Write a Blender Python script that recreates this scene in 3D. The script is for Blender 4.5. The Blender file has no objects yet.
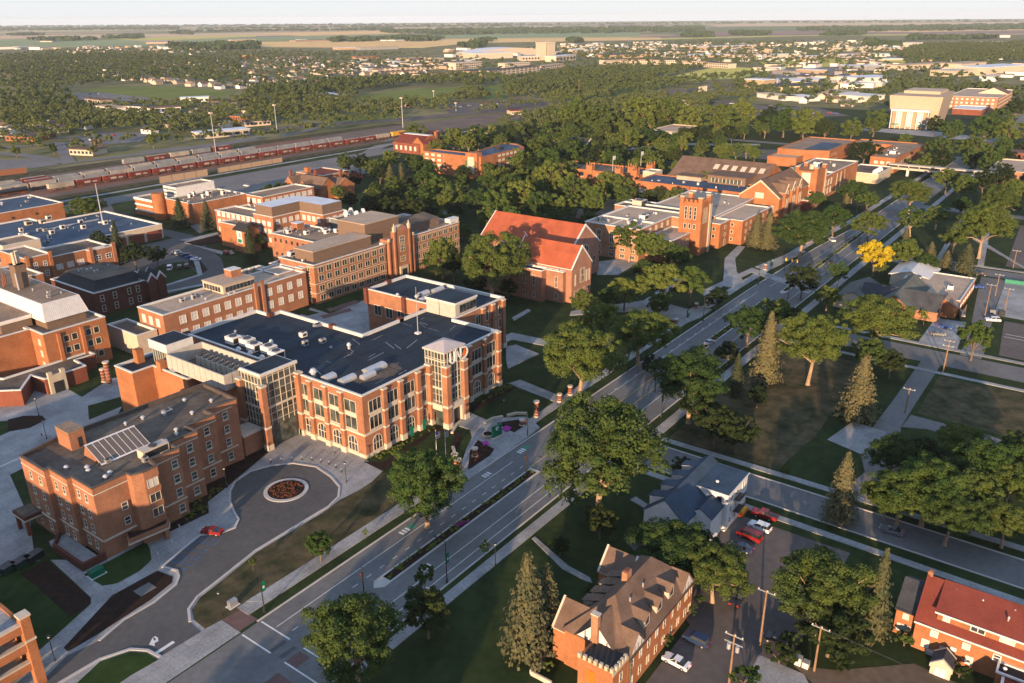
import bpy, math, random
import numpy as np
from mathutils import Vector, Matrix
R = math.radians
sc = bpy.context.scene
COL = sc.collection
# ---------------------------------------------------------------- camera
# x runs along the avenue, y across it (towards the rail yard), z up; the camera hangs 100 m over the origin
FPX, CX, CY, CAMH = 821.55, 512.0, 341.5, 100.0
RM = np.array([[0.59061824, -0.30077781, 0.74880091],
               [-0.80691588, -0.21146298, 0.55151625],
               [-0.00754017, -0.9299549, -0.36759628]])
cam = bpy.data.cameras.new('camera'); camo = bpy.data.objects.new('camera', cam); COL.objects.link(camo)
cam.sensor_width = 36; cam.lens = FPX / 1024 * 36; cam.clip_start = 1; cam.clip_end = 60000
rx, dy, fw = RM[:, 0], RM[:, 1], RM[:, 2]
camo.matrix_world = Matrix([[rx[0], -dy[0], -fw[0], 0], [rx[1], -dy[1], -fw[1], 0], [rx[2], -dy[2], -fw[2], CAMH], [0, 0, 0, 1]])
sc.camera = camo
# ---------------------------------------------------------------- sky, sun, exposure
AZ, EL = 19.0, 9.3
SUN_STRENGTH, SKY_STRENGTH = 5.0, 0.11
w = bpy.data.worlds.new('World'); sc.world = w; w.use_nodes = True
nt = w.node_tree; nt.nodes.clear()
tc = nt.nodes.new('ShaderNodeTexCoord'); sx = nt.nodes.new('ShaderNodeSeparateXYZ'); cxn = nt.nodes.new('ShaderNodeCombineXYZ')
mx = nt.nodes.new('ShaderNodeMath'); mx.operation = 'MAXIMUM'; mx.inputs[1].default_value = 0.012
sky = nt.nodes.new('ShaderNodeTexSky'); sky.sky_type = 'NISHITA'; sky.sun_disc = False
sky.sun_elevation = R(EL); sky.sun_rotation = math.atan2(-math.cos(R(AZ)), -math.sin(R(AZ)))
sky.altitude = 250; sky.air_density = 1.0; sky.dust_density = 0.6; sky.ozone_density = 1.0
bg = nt.nodes.new('ShaderNodeBackground'); bg.inputs[1].default_value = SKY_STRENGTH
out = nt.nodes.new('ShaderNodeOutputWorld')
L = nt.links.new
L(tc.outputs['Generated'], sx.inputs[0]); L(sx.outputs[0], cxn.inputs[0]); L(sx.outputs[1], cxn.inputs[1])
L(sx.outputs[2], mx.inputs[0]); L(mx.outputs[0], cxn.inputs[2]); L(cxn.outputs[0], sky.inputs[0])
gr = nt.nodes.new('ShaderNodeMapRange'); gr.inputs[1].default_value = 0.0; gr.inputs[2].default_value = 0.75; L(mx.outputs[0], gr.inputs[0])
pw = nt.nodes.new('ShaderNodeMath'); pw.operation = 'POWER'; pw.inputs[1].default_value = 0.7; L(gr.outputs[0], pw.inputs[0])
veil = nt.nodes.new('ShaderNodeMixRGB'); veil.inputs[1].default_value = (3.75, 3.85, 4.0, 1); veil.inputs[2].default_value = (1.75, 2.55, 4.0, 1); L(pw.outputs[0], veil.inputs[0])
blend = nt.nodes.new('ShaderNodeMixRGB'); blend.inputs[0].default_value = 0.94; L(sky.outputs[0], blend.inputs[1]); L(veil.outputs[0], blend.inputs[2]); L(blend.outputs[0], bg.inputs[0]); L(bg.outputs[0], out.inputs[0])
sl = bpy.data.lights.new('sun', 'SUN'); sl.energy = SUN_STRENGTH; sl.angle = R(0.5); sl.color = (1.0, 0.67, 0.39)
so = bpy.data.objects.new('sun', sl); COL.objects.link(so)
so.rotation_euler = Vector((math.cos(R(AZ)) * math.cos(R(EL)), math.sin(R(AZ)) * math.cos(R(EL)), -math.sin(R(EL)))).to_track_quat('-Z', 'Y').to_euler()
sc.view_settings.view_transform = 'Standard'; sc.view_settings.look = 'None'; sc.view_settings.gamma = 1
sc.view_settings.use_curve_mapping = False; sc.view_settings.exposure = 1.1
sc.cycles.max_bounces = 4; sc.cycles.diffuse_bounces = 2; sc.cycles.glossy_bounces = 2; sc.cycles.transmission_bounces = 2
sc.cycles.volume_bounces = 0; sc.cycles.caustics_reflective = False; sc.cycles.caustics_refractive = False

# ---------------------------------------------------------------- survey helpers: photo measurement -> point of the ground plan
def P(px, py, z=0.0):
    d = RM @ np.array([px - CX, py - CY, FPX]); t = (z - CAMH) / d[2]
    return (float(d[0] * t), float(d[1] * t))
def Q(x, y, z=0.0):
    c = RM.T @ np.array([x, y, z - CAMH]); return c[0] / c[2] * FPX + CX, c[1] / c[2] * FPX + CY, c[2]
def PS(pts, ox=0, oy=0, s=1.0, z=0.0): return [P(ox + x / s, oy + y / s, z) for x, y in pts]
def height_at(x, y, py):
    lo, hi = 0.0, 80.0
    for _ in range(30):
        m = (lo + hi) / 2
        if Q(x, y, m)[1] > py: lo = m
        else: hi = m
    return lo
def inpoly(x, y, poly):
    c = False; n = len(poly)
    for i in range(n):
        x1, y1 = poly[i]; x2, y2 = poly[i - 1]
        if (y1 > y) != (y2 > y) and x < (x2 - x1) * (y - y1) / (y2 - y1) + x1: c = not c
    return c
KEEP = []                      # ground plan shapes that trees keep clear of
def clear(x, y, m=0):
    for p, bb in KEEP:
        if bb[0] < x < bb[2] and bb[1] < y < bb[3] and inpoly(x, y, p): return False
    return True
def keep(poly): KEEP.append((poly, (min(p[0] for p in poly), min(p[1] for p in poly), max(p[0] for p in poly), max(p[1] for p in poly))))

# ---------------------------------------------------------------- materials
MATS = {}
def mat(name, col, rough=0.85, var=0.25, scale=0.3, col2=None, spec=0.25, fine=6.0, metal=0.0, bump=0.0):
    if name in MATS: return MATS[name]
    m = bpy.data.materials.new(name); m.use_nodes = True; t = m.node_tree; b = t.nodes['Principled BSDF']
    b.inputs['Roughness'].default_value = rough; b.inputs['Specular IOR Level'].default_value = spec; b.inputs['Metallic'].default_value = metal
    g = t.nodes.new('ShaderNodeNewGeometry'); n = t.nodes.new('ShaderNodeTexNoise'); n.inputs['Scale'].default_value = scale; n.inputs['Detail'].default_value = 6; n.inputs['Roughness'].default_value = 0.6
    n2 = t.nodes.new('ShaderNodeTexNoise'); n2.inputs['Scale'].default_value = fine; n2.inputs['Detail'].default_value = 3
    r = t.nodes.new('ShaderNodeMapRange'); r.inputs[1].default_value = 0.32; r.inputs[2].default_value = 0.68
    mixc = t.nodes.new('ShaderNodeMixRGB'); c2 = col2 or tuple(c * (1 - var) for c in col); c1 = tuple(min(1, c * (1 + var * .6)) for c in col) if not col2 else col
    mixc.inputs[1].default_value = (*c2, 1); mixc.inputs[2].default_value = (*c1, 1)
    mul = t.nodes.new('ShaderNodeMixRGB'); mul.blend_type = 'MULTIPLY'; mul.inputs[0].default_value = 1
    r2 = t.nodes.new('ShaderNodeMapRange'); r2.inputs[1].default_value = 0.3; r2.inputs[2].default_value = 0.7; r2.inputs[3].default_value = 1 - var * .7; r2.inputs[4].default_value = 1 + var * .3
    k = t.links.new
    k(g.outputs['Position'], n.inputs['Vector']); k(g.outputs['Position'], n2.inputs['Vector']); k(n.outputs[0], r.inputs[0]); k(r.outputs[0], mixc.inputs[0])
    k(n2.outputs[0], r2.inputs[0]); k(mixc.outputs[0], mul.inputs[1]); k(r2.outputs[0], mul.inputs[2]); k(mul.outputs[0], b.inputs['Base Color'])
    if bump:
        bp = t.nodes.new('ShaderNodeBump'); bp.inputs['Strength'].default_value = bump; bp.inputs['Distance'].default_value = .1; k(n2.outputs[0], bp.inputs['Height']); k(bp.outputs[0], b.inputs['Normal'])
    MATS[name] = m; return m
def leafmat(name, c1, c2, trans=0.25):
    m = bpy.data.materials.new(name); m.use_nodes = True; t = m.node_tree; b = t.nodes['Principled BSDF']; k = t.links.new
    b.inputs['Roughness'].default_value = 0.75; b.inputs['Specular IOR Level'].default_value = 0.15
    oi = t.nodes.new('ShaderNodeObjectInfo'); g = t.nodes.new('ShaderNodeNewGeometry'); n = t.nodes.new('ShaderNodeTexNoise'); n.inputs['Scale'].default_value = 0.35; n.inputs['Detail'].default_value = 5
    ad = t.nodes.new('ShaderNodeMath'); ad.operation = 'ADD'; r = t.nodes.new('ShaderNodeMapRange'); r.inputs[1].default_value = 0.55; r.inputs[2].default_value = 1.35
    mu = t.nodes.new('ShaderNodeMath'); mu.operation = 'MULTIPLY'; mu.inputs[1].default_value = .6
    mixc = t.nodes.new('ShaderNodeMixRGB'); mixc.inputs[1].default_value = (*c1, 1); mixc.inputs[2].default_value = (*c2, 1)
    k(g.outputs['Position'], n.inputs['Vector']); k(n.outputs[0], ad.inputs[0]); k(oi.outputs['Random'], mu.inputs[0]); k(mu.outputs[0], ad.inputs[1]); k(ad.outputs[0], r.inputs[0]); k(r.outputs[0], mixc.inputs[0])
    tr = t.nodes.new('ShaderNodeBsdfTranslucent'); ms = t.nodes.new('ShaderNodeMixShader'); ms.inputs[0].default_value = trans
    k(mixc.outputs[0], b.inputs['Base Color']); k(mixc.outputs[0], tr.inputs[0]); k(b.outputs[0], ms.inputs[1]); k(tr.outputs[0], ms.inputs[2]); k(ms.outputs[0], t.nodes['Material Output'].inputs[0])
    MATS[name] = m; return m
def flat(name, col, rough=.6, spec=.3, metal=0.0): return mat(name, col, rough, 0.12, .8, None, spec, 5, metal)
def emis(name, col, s):
    m = bpy.data.materials.new(name); m.use_nodes = True; b = m.node_tree.nodes['Principled BSDF']
    b.inputs['Base Color'].default_value = (*col, 1); b.inputs['Emission Color'].default_value = (*col, 1); b.inputs['Emission Strength'].default_value = s; MATS[name] = m; return m
def seam_mat(name, col, seam, bw, rh, ms, rough=.55):
    m = mat(name, col, rough, .3, .12, None, .12, 2.0); t = m.node_tree; k = t.links.new
    br = t.nodes.new('ShaderNodeTexBrick'); br.inputs['Scale'].default_value = 1; br.inputs['Mortar Size'].default_value = ms; br.inputs['Brick Width'].default_value = bw; br.inputs['Row Height'].default_value = rh
    br.inputs['Color1'].default_value = (1, 1, 1, 1); br.inputs['Color2'].default_value = (.86, .86, .88, 1); br.inputs['Mortar'].default_value = (*seam, 1)
    g = t.nodes.new('ShaderNodeNewGeometry'); k(g.outputs['Position'], br.inputs['Vector'])
    b = t.nodes['Principled BSDF']; src = b.inputs['Base Color'].links[0].from_socket
    mu = t.nodes.new('ShaderNodeMixRGB'); mu.blend_type = 'MULTIPLY'; mu.inputs[0].default_value = 1; k(src, mu.inputs[1]); k(br.outputs[0], mu.inputs[2]); k(mu.outputs[0], b.inputs['Base Color'])
    return m
def brick(name, col, var=.22):
    m = mat(name, col, .88, var, .22, None, .15, 1.6); t = m.node_tree; k = t.links.new
    g = t.nodes.new('ShaderNodeNewGeometry'); s = t.nodes.new('ShaderNodeSeparateXYZ'); wv = t.nodes.new('ShaderNodeMath'); wv.operation = 'MULTIPLY'; wv.inputs[1].default_value = 13.0
    sn = t.nodes.new('ShaderNodeMath'); sn.operation = 'SINE'; r = t.nodes.new('ShaderNodeMapRange'); r.inputs[1].default_value = -1; r.inputs[2].default_value = 1; r.inputs[3].default_value = .9; r.inputs[4].default_value = 1.05
    mu = t.nodes.new('ShaderNodeMixRGB'); mu.blend_type = 'MULTIPLY'; mu.inputs[0].default_value = 1
    b = t.nodes['Principled BSDF']; src = b.inputs['Base Color'].links[0].from_socket
    k(g.outputs['Position'], s.inputs[0]); k(s.outputs[2], wv.inputs[0]); k(wv.outputs[0], sn.inputs[0]); k(sn.outputs[0], r.inputs[0]); k(src, mu.inputs[1]); k(r.outputs[0], mu.inputs[2]); k(mu.outputs[0], b.inputs['Base Color'])
    return m
brick('brick_union', (.31, .145, .085)); brick('brick_orange', (.34, .14, .065)); brick('brick_tan', (.33, .175, .105)); brick('brick_red', (.20, .068, .044)); brick('brick_dark', (.12, .046, .035)); brick('brick_pink', (.33, .17, .115))
mat('stone', (.50, .44, .36), .85, .15, .5); mat('limestone', (.46, .40, .30), .85, .15, .5); mat('coping', (.55, .54, .52), .6, .12, .6); mat('coping_dark', (.09, .07, .06), .6, .2, .6)
seam_mat('membrane', (.023, .037, .054), (.45, .45, .45), 17.0, 9.0, .16, .8); seam_mat('blue_roof', (.055, .09, .14), (.75, .75, .8), 12.0, 5.0, .12, .75)
mat('gravel_roof', (.31, .225, .16), .95, .35, .10, (.19, .14, .105), .1, 1.2); mat('grey_roof', (.17, .135, .105), .95, .35, .12, (.075, .063, .054), .1, 1.0); mat('tan_roof', (.45, .34, .25), .95, .25, .1, (.33, .26, .20), .1, 1.0)
mat('dark_roof', (.028, .028, .032), .8, .3, .15); mat('white_roof', (.55, .58, .63), .6, .15, .2); flat('white_metal', (.66, .62, .58), .5); flat('cream', (.48, .41, .33), .7); flat('white_paint', (.62, .61, .60), .6); flat('louver_panel', (.40, .37, .33), .6)
flat('brown_metal', (.16, .11, .08), .7); flat('dark_metal', (.025, .025, .028), .45, .4); flat('grey_metal', (.30, .31, .33), .45, .4, .3); flat('galv', (.45, .46, .48), .4, .5, .4)
mat('red_tile', (.33, .085, .04), .8, .2, .3, None, .2, 2.5); mat('brown_shingle', (.15, .10, .075), .9, .25, .3, None, .1, 3.0); mat('tan_shingle', (.26, .19, .15), .9, .2, .3, None, .1, 3.0); mat('slate', (.05, .055, .065), .8, .3, .4, None, .2, 3.0); mat('blue_shingle', (.032, .058, .095), .7, .3, .3, None, .25, 2.5); mat('red_shingle', (.17, .042, .030), .85, .2, .3, None, .15, 3.0); mat('grey_green_shingle', (.10, .11, .10), .9, .25, .3)
def glass(name, col, rough=.08):
    m = bpy.data.materials.new(name); m.use_nodes = True; t = m.node_tree; b = t.nodes['Principled BSDF']; k = t.links.new
    oi = t.nodes.new('ShaderNodeObjectInfo'); g = t.nodes.new('ShaderNodeNewGeometry'); n = t.nodes.new('ShaderNodeTexNoise'); n.inputs['Scale'].default_value = .45; k(g.outputs['Position'], n.inputs['Vector'])
    r = t.nodes.new('ShaderNodeMapRange'); r.inputs[1].default_value = .35; r.inputs[2].default_value = .65; r.inputs[3].default_value = .5; r.inputs[4].default_value = 1.7; k(n.outputs[0], r.inputs[0])
    mu = t.nodes.new('ShaderNodeMixRGB'); mu.blend_type = 'MULTIPLY'; mu.inputs[0].default_value = 1; mu.inputs[1].default_value = (*col, 1); k(r.outputs[0], mu.inputs[2]); k(mu.outputs[0], b.inputs['Base Color'])
    b.inputs['Roughness'].default_value = rough; b.inputs['Specular IOR Level'].default_value = .5; MATS[name] = m
glass('glass', (.03, .035, .04)); glass('glass_green', (.05, .06, .055), .12); flat('blind', (.50, .48, .44), .7)
mat('asphalt', (.105, .102, .10), .9, .2, .06, (.07, .07, .072), .2, .8); mat('asphalt_light', (.17, .165, .16), .9, .2, .05, (.12, .118, .118), .2, .7); mat('asphalt_brown', (.13, .11, .10), .92, .25, .06, (.085, .075, .072), .2, .6)
seam_mat('concrete', (.31, .31, .305), (.72, .72, .72), 3.0, 3.0, .05, .85); seam_mat('road_concrete', (.185, .18, .178), (.75, .75, .75), 5.5, 4.2, .06, .85); mat('kerb', (.42, .40, .38), .85, .12, .4)
mat('brick_paving', (.14, .085, .075), .9, .2, .4); mat('mulch', (.03, .018, .014), .95, .4, .6, None, .1, 4.0); mat('ballast', (.17, .125, .105), .95, .3, .05, (.11, .085, .075), .1, .6); mat('dirt', (.17, .125, .09), .95, .3, .08, (.10, .08, .055), .1, .6)
mat('lawn', (.036, .052, .016), .95, .4, .12, (.013, .027, .009), .1, .5); mat('lawn_dry', (.115, .088, .050), .95, .4, .17, (.020, .030, .012), .1, .4); mat('lawn_lush', (.030, .055, .014), .95, .3, .12, (.015, .034, .009), .1, .5)
flat('line_white', (.62, .62, .60), .7); flat('line_yellow', (.55, .36, .06), .7); flat('line_blue', (.03, .12, .26), .7); flat('bike_green', (.04, .22, .14), .7)
mat('bark', (.16, .12, .09), .95, .3, 1.0); mat('bark_light', (.33, .23, .15), .9, .25, 1.0); mat('wood_pole', (.24, .15, .09), .9, .2, 1.0)
flat('banner_green', (.0, .16, .085), .6); flat('sign_green', (.0, .11, .06), .5); flat('red_paint', (.24, .012, .015), .35, .5); flat('blue_paint', (.03, .08, .30), .35, .5); flat('white_car', (.72, .72, .73), .3, .5); flat('black_paint', (.02, .02, .025), .3, .5); flat('navy_paint', (.02, .04, .10), .3, .5); flat('grey_paint', (.16, .17, .18), .35, .5); flat('silver_paint', (.42, .43, .45), .35, .5); flat('rubber', (.015, .015, .015), .8); flat('orange_paint', (.75, .14, .02), .6); flat('yellow_paint', (.70, .42, .04), .6); flat('tail_red', (.5, .02, .02), .4)
mat('rail_red', (.19, .042, .032), .8, .4, .25, None, .2, 1.2); mat('rail_cream', (.38, .33, .265), .8, .25, .2); flat('auditorium_concrete', (.42, .33, .24), .85); mat('rail_grey', (.25, .255, .26), .8, .25, .2); mat('rail_yellow', (.62, .33, .05), .8, .2, .2); flat('rust', (.20, .08, .045), .8); flat('noise_panel', (.38, .27, .18), .85)
flat('flower_purple', (.32, .03, .26), .9); flat('flower_orange', (.13, .045, .02), .9); flat('bulb', (.75, .72, .66), .3)
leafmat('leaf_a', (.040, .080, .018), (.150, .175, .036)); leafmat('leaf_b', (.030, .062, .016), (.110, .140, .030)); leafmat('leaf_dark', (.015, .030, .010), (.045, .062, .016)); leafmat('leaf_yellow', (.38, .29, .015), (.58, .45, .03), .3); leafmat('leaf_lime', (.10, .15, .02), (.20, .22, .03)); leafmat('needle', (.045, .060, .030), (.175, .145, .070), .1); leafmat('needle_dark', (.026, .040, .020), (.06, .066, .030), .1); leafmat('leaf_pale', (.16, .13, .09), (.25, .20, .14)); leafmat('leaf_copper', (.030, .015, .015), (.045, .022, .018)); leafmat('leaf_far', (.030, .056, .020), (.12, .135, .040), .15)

# ---------------------------------------------------------------- mesh building
class MB:
    def __init__(s): s.v = []; s.f = []; s.m = []; s.mats = []
    def mi(s, m):
        if m not in s.mats: s.mats.append(m)
        return s.mats.index(m)
    def face(s, pts, m):
        i = len(s.v); s.v += [tuple(p) for p in pts]; s.f.append(tuple(range(i, i + len(pts)))); s.m.append(s.mi(m))
    def box(s, x0, y0, z0, x1, y1, z1, m):
        i = len(s.v); k = s.mi(m)
        s.v += [(x0, y0, z0), (x1, y0, z0), (x1, y1, z0), (x0, y1, z0), (x0, y0, z1), (x1, y0, z1), (x1, y1, z1), (x0, y1, z1)]
        for q in ((0, 3, 2, 1), (4, 5, 6, 7), (0, 1, 5, 4), (1, 2, 6, 5), (2, 3, 7, 6), (3, 0, 4, 7)): s.f.append(tuple(i + a for a in q)); s.m.append(k)
        return s
    def prism(s, poly, z0, z1, m, top=None, bottom=False):
        if area(poly) < 0: poly = poly[::-1]
        n = len(poly)
        for a in range(n):
            p, q = poly[a], poly[(a + 1) % n]; s.face([(p[0], p[1], z0), (q[0], q[1], z0), (q[0], q[1], z1), (p[0], p[1], z1)], m)
        s.face([(p[0], p[1], z1) for p in poly], top or m)
        if bottom: s.face([(p[0], p[1], z0) for p in poly[::-1]], m)
        return s
    def tube(s, a, b, r0, r1, m, n=8, cap=True):
        a = Vector(a); b = Vector(b); d = (b - a).normalized(); u = d.cross(Vector((0, 0, 1)) if abs(d.z) < .9 else Vector((1, 0, 0))).normalized(); w_ = d.cross(u); i = len(s.v); k = s.mi(m)
        for c, r in ((a, r0), (b, r1)):
            for j in range(n):
                t = 2 * math.pi * j / n; s.v.append(tuple(c + u * math.cos(t) * r + w_ * math.sin(t) * r))
        for j in range(n): s.f.append((i + j, i + n + j, i + n + (j + 1) % n, i + (j + 1) % n)); s.m.append(k)
        if cap: s.f.append(tuple(i + n + j for j in range(n))[::-1]); s.m.append(k); s.f.append(tuple(i + j for j in range(n))); s.m.append(k)
        return s
    def obb(s, p0, p1, depth, z0, z1, m, top=None):      # box on base line p0-p1, running away from the camera by depth
        d = Vector((p1[0] - p0[0], p1[1] - p0[1])).normalized(); n = Vector((-d.y, d.x))
        if n.dot(Vector((p0[0], p0[1]))) < 0: n = -n
        n *= depth; s.prism([p0, p1, (p1[0] + n.x, p1[1] + n.y), (p0[0] + n.x, p0[1] + n.y)], z0, z1, m, top); return s
    def build(s, name, parent=None, loc=None, smooth=False):
        me = bpy.data.meshes.new(name); o_ = parent['_o'] if parent is not None and '_o' in parent else (0, 0, 0)
        if loc is not None: o_ = loc
        me.from_pydata([(x - o_[0], y - o_[1], z - o_[2]) for x, y, z in s.v], [], s.f)
        for m in s.mats: me.materials.append(MATS[m])
        me.polygons.foreach_set('material_index', s.m)
        if smooth: me.polygons.foreach_set('use_smooth', [True] * len(s.f))
        me.update(); o = bpy.data.objects.new(name, me); COL.objects.link(o)
        if parent is not None: o.parent = parent
        if loc is not None: o.location = loc
        return o
def area(p): return sum(p[i - 1][0] * p[i][1] - p[i][0] * p[i - 1][1] for i in range(len(p))) / 2
def inset(poly, d):
    if area(poly) < 0: poly = poly[::-1]
    n = len(poly); o = []
    for i in range(n):
        a, b, c = Vector(poly[i - 1]), Vector(poly[i]), Vector(poly[(i + 1) % n])
        e1 = (b - a).normalized(); e2 = (c - b).normalized(); n1 = Vector((-e1.y, e1.x)); n2 = Vector((-e2.y, e2.x)); s_ = n1 + n2; k = 1 + n1.dot(n2)
        s_ = s_ / max(k, .3); o.append((b.x + s_.x * d, b.y + s_.y * d))
    return o
def thing(name, label, cat, loc=(0, 0, 0), rz=0.0, group=None):
    o = bpy.data.objects.new(name, None); COL.objects.link(o); o.location = loc; o.rotation_euler = (0, 0, rz); o.empty_display_size = .5
    o['label'] = label; o['category'] = cat
    if group: o['group'] = group
    return o
def tag(o, label, cat, group=None):
    o['label'] = label; o['category'] = cat
    if group: o['group'] = group
    return o
def dup(t, loc, rz=0.0, label=None, group=None, scale=None):
    r = t.copy(); COL.objects.link(r); r.location = loc; r.rotation_euler = (0, 0, rz)
    if scale: r.scale = scale
    if label: r['label'] = label
    if group: r['group'] = group
    for c in t.children:
        c2 = c.copy(); COL.objects.link(c2); c2.parent = r
        for g in c.children:
            g2 = g.copy(); COL.objects.link(g2); g2.parent = c2
    return r
def ground(name, poly, z, m, kind='structure', k=True, thick=0):
    b = MB()
    if thick: b.prism(poly, z - thick, z, m)
    else:
        if area(poly) < 0: poly = poly[::-1]
        b.face([(x, y, z) for x, y in poly], m)
    o = b.build(name); o['kind'] = kind
    if k: keep(poly)
    return o
def strip(pts, wd):            # outline of a band of width wd along a line
    l, r = [], []
    for i, p in enumerate(pts):
        a = Vector(pts[max(0, i - 1)]); b = Vector(pts[min(len(pts) - 1, i + 1)]); d = (b - a).normalized(); n = Vector((-d.y, d.x)) * wd / 2
        l.append((p[0] + n.x, p[1] + n.y)); r.append((p[0] - n.x, p[1] - n.y))
    return l + r[::-1]
def rect(x0, y0, x1, y1): return [(x0, y0), (x1, y0), (x1, y1), (x0, y1)]

# ---------------------------------------------------------------- windows
WIN = {}
def win_mesh(w_, h, nx, nz, arch, fr, gl, fw_, sp=None):
    key = (w_, h, nx, nz, arch, fr, gl, fw_, sp)
    if key in WIN: return WIN[key]
    b = MB(); D = .10; hw = w_ / 2
    def out_(k): # outline points scaled in by k
        pts = [(-hw + k, k), (hw - k, k)]
        if arch:
            r = hw - k; zc = h - hw
            pts += [(math.cos(t) * r, zc + math.sin(t) * r) for t in [math.pi * i / 8 for i in range(9)]]
        else: pts += [(hw - k, h - k), (-hw + k, h - k)]
        return pts
    A, B_ = out_(0), out_(fw_); n = len(A)
    for i in range(n):
        j = (i + 1) % n
        b.face([(A[i][0], -D, A[i][1]), (A[j][0], -D, A[j][1]), (B_[j][0], -D, B_[j][1]), (B_[i][0], -D, B_[i][1])], fr)
        b.face([(A[i][0], .0, A[i][1]), (A[j][0], .0, A[j][1]), (A[j][0], -D, A[j][1]), (A[i][0], -D, A[i][1])], fr)
        b.face([(B_[j][0], -.02, B_[j][1]), (B_[i][0], -.02, B_[i][1]), (B_[i][0], -D, B_[i][1]), (B_[j][0], -D, B_[j][1])], fr)
    b.face([(x, -.02, z) for x, z in B_], gl)
    m = fw_ * .4
    for i in range(1, nx):
        x = -hw + w_ * i / nx; top = h - fw_ * .5
        if arch: top = h - hw + math.sqrt(max(0, (hw) ** 2 - x * x)) - fw_ * .5
        b.box(x - m, -.08, fw_ * .5, x + m, -.021, top, fr)
    for i in range(1, nz):
        z = h * i / nz
        b.box(-hw + fw_ * .5, -.075, z - m, hw - fw_ * .5, -.022, z + m, sp or fr)
    me_o = b.build('window'); me = me_o.data; bpy.data.objects.remove(me_o)
    s = MB().box(-hw - .12, -.2, -.18, hw + .12, 0, 0, 'stone').build('sill'); sm = s.data; bpy.data.objects.remove(s)
    WIN[key] = (me, sm); return WIN[key]
FACE = {'-y': 0.0, '-x': -math.pi / 2, '+y': math.pi, '+x': math.pi / 2}
def window(par, face, plane, a, z, w_, h, nx=2, nz=2, arch=False, fr='limestone', gl='glass', fw_=.16, sill=False, name='window', rot=None, xy=None):
    me, sm = win_mesh(w_, h, nx, nz, arch, fr, gl, fw_)
    o = bpy.data.objects.new(name, me); COL.objects.link(o); o.parent = par; b = par['_o'] if '_o' in par else (0, 0, 0)
    if xy: x, y = xy
    elif face in ('-y', '+y'): x, y = a, plane
    else: x, y = plane, a
    o.location = (x - b[0], y - b[1], z - b[2]); o.rotation_euler = (0, 0, FACE[face] if rot is None else rot)
    if sill:
        s = bpy.data.objects.new('sill', sm); COL.objects.link(s); s.parent = o
    return o
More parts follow.
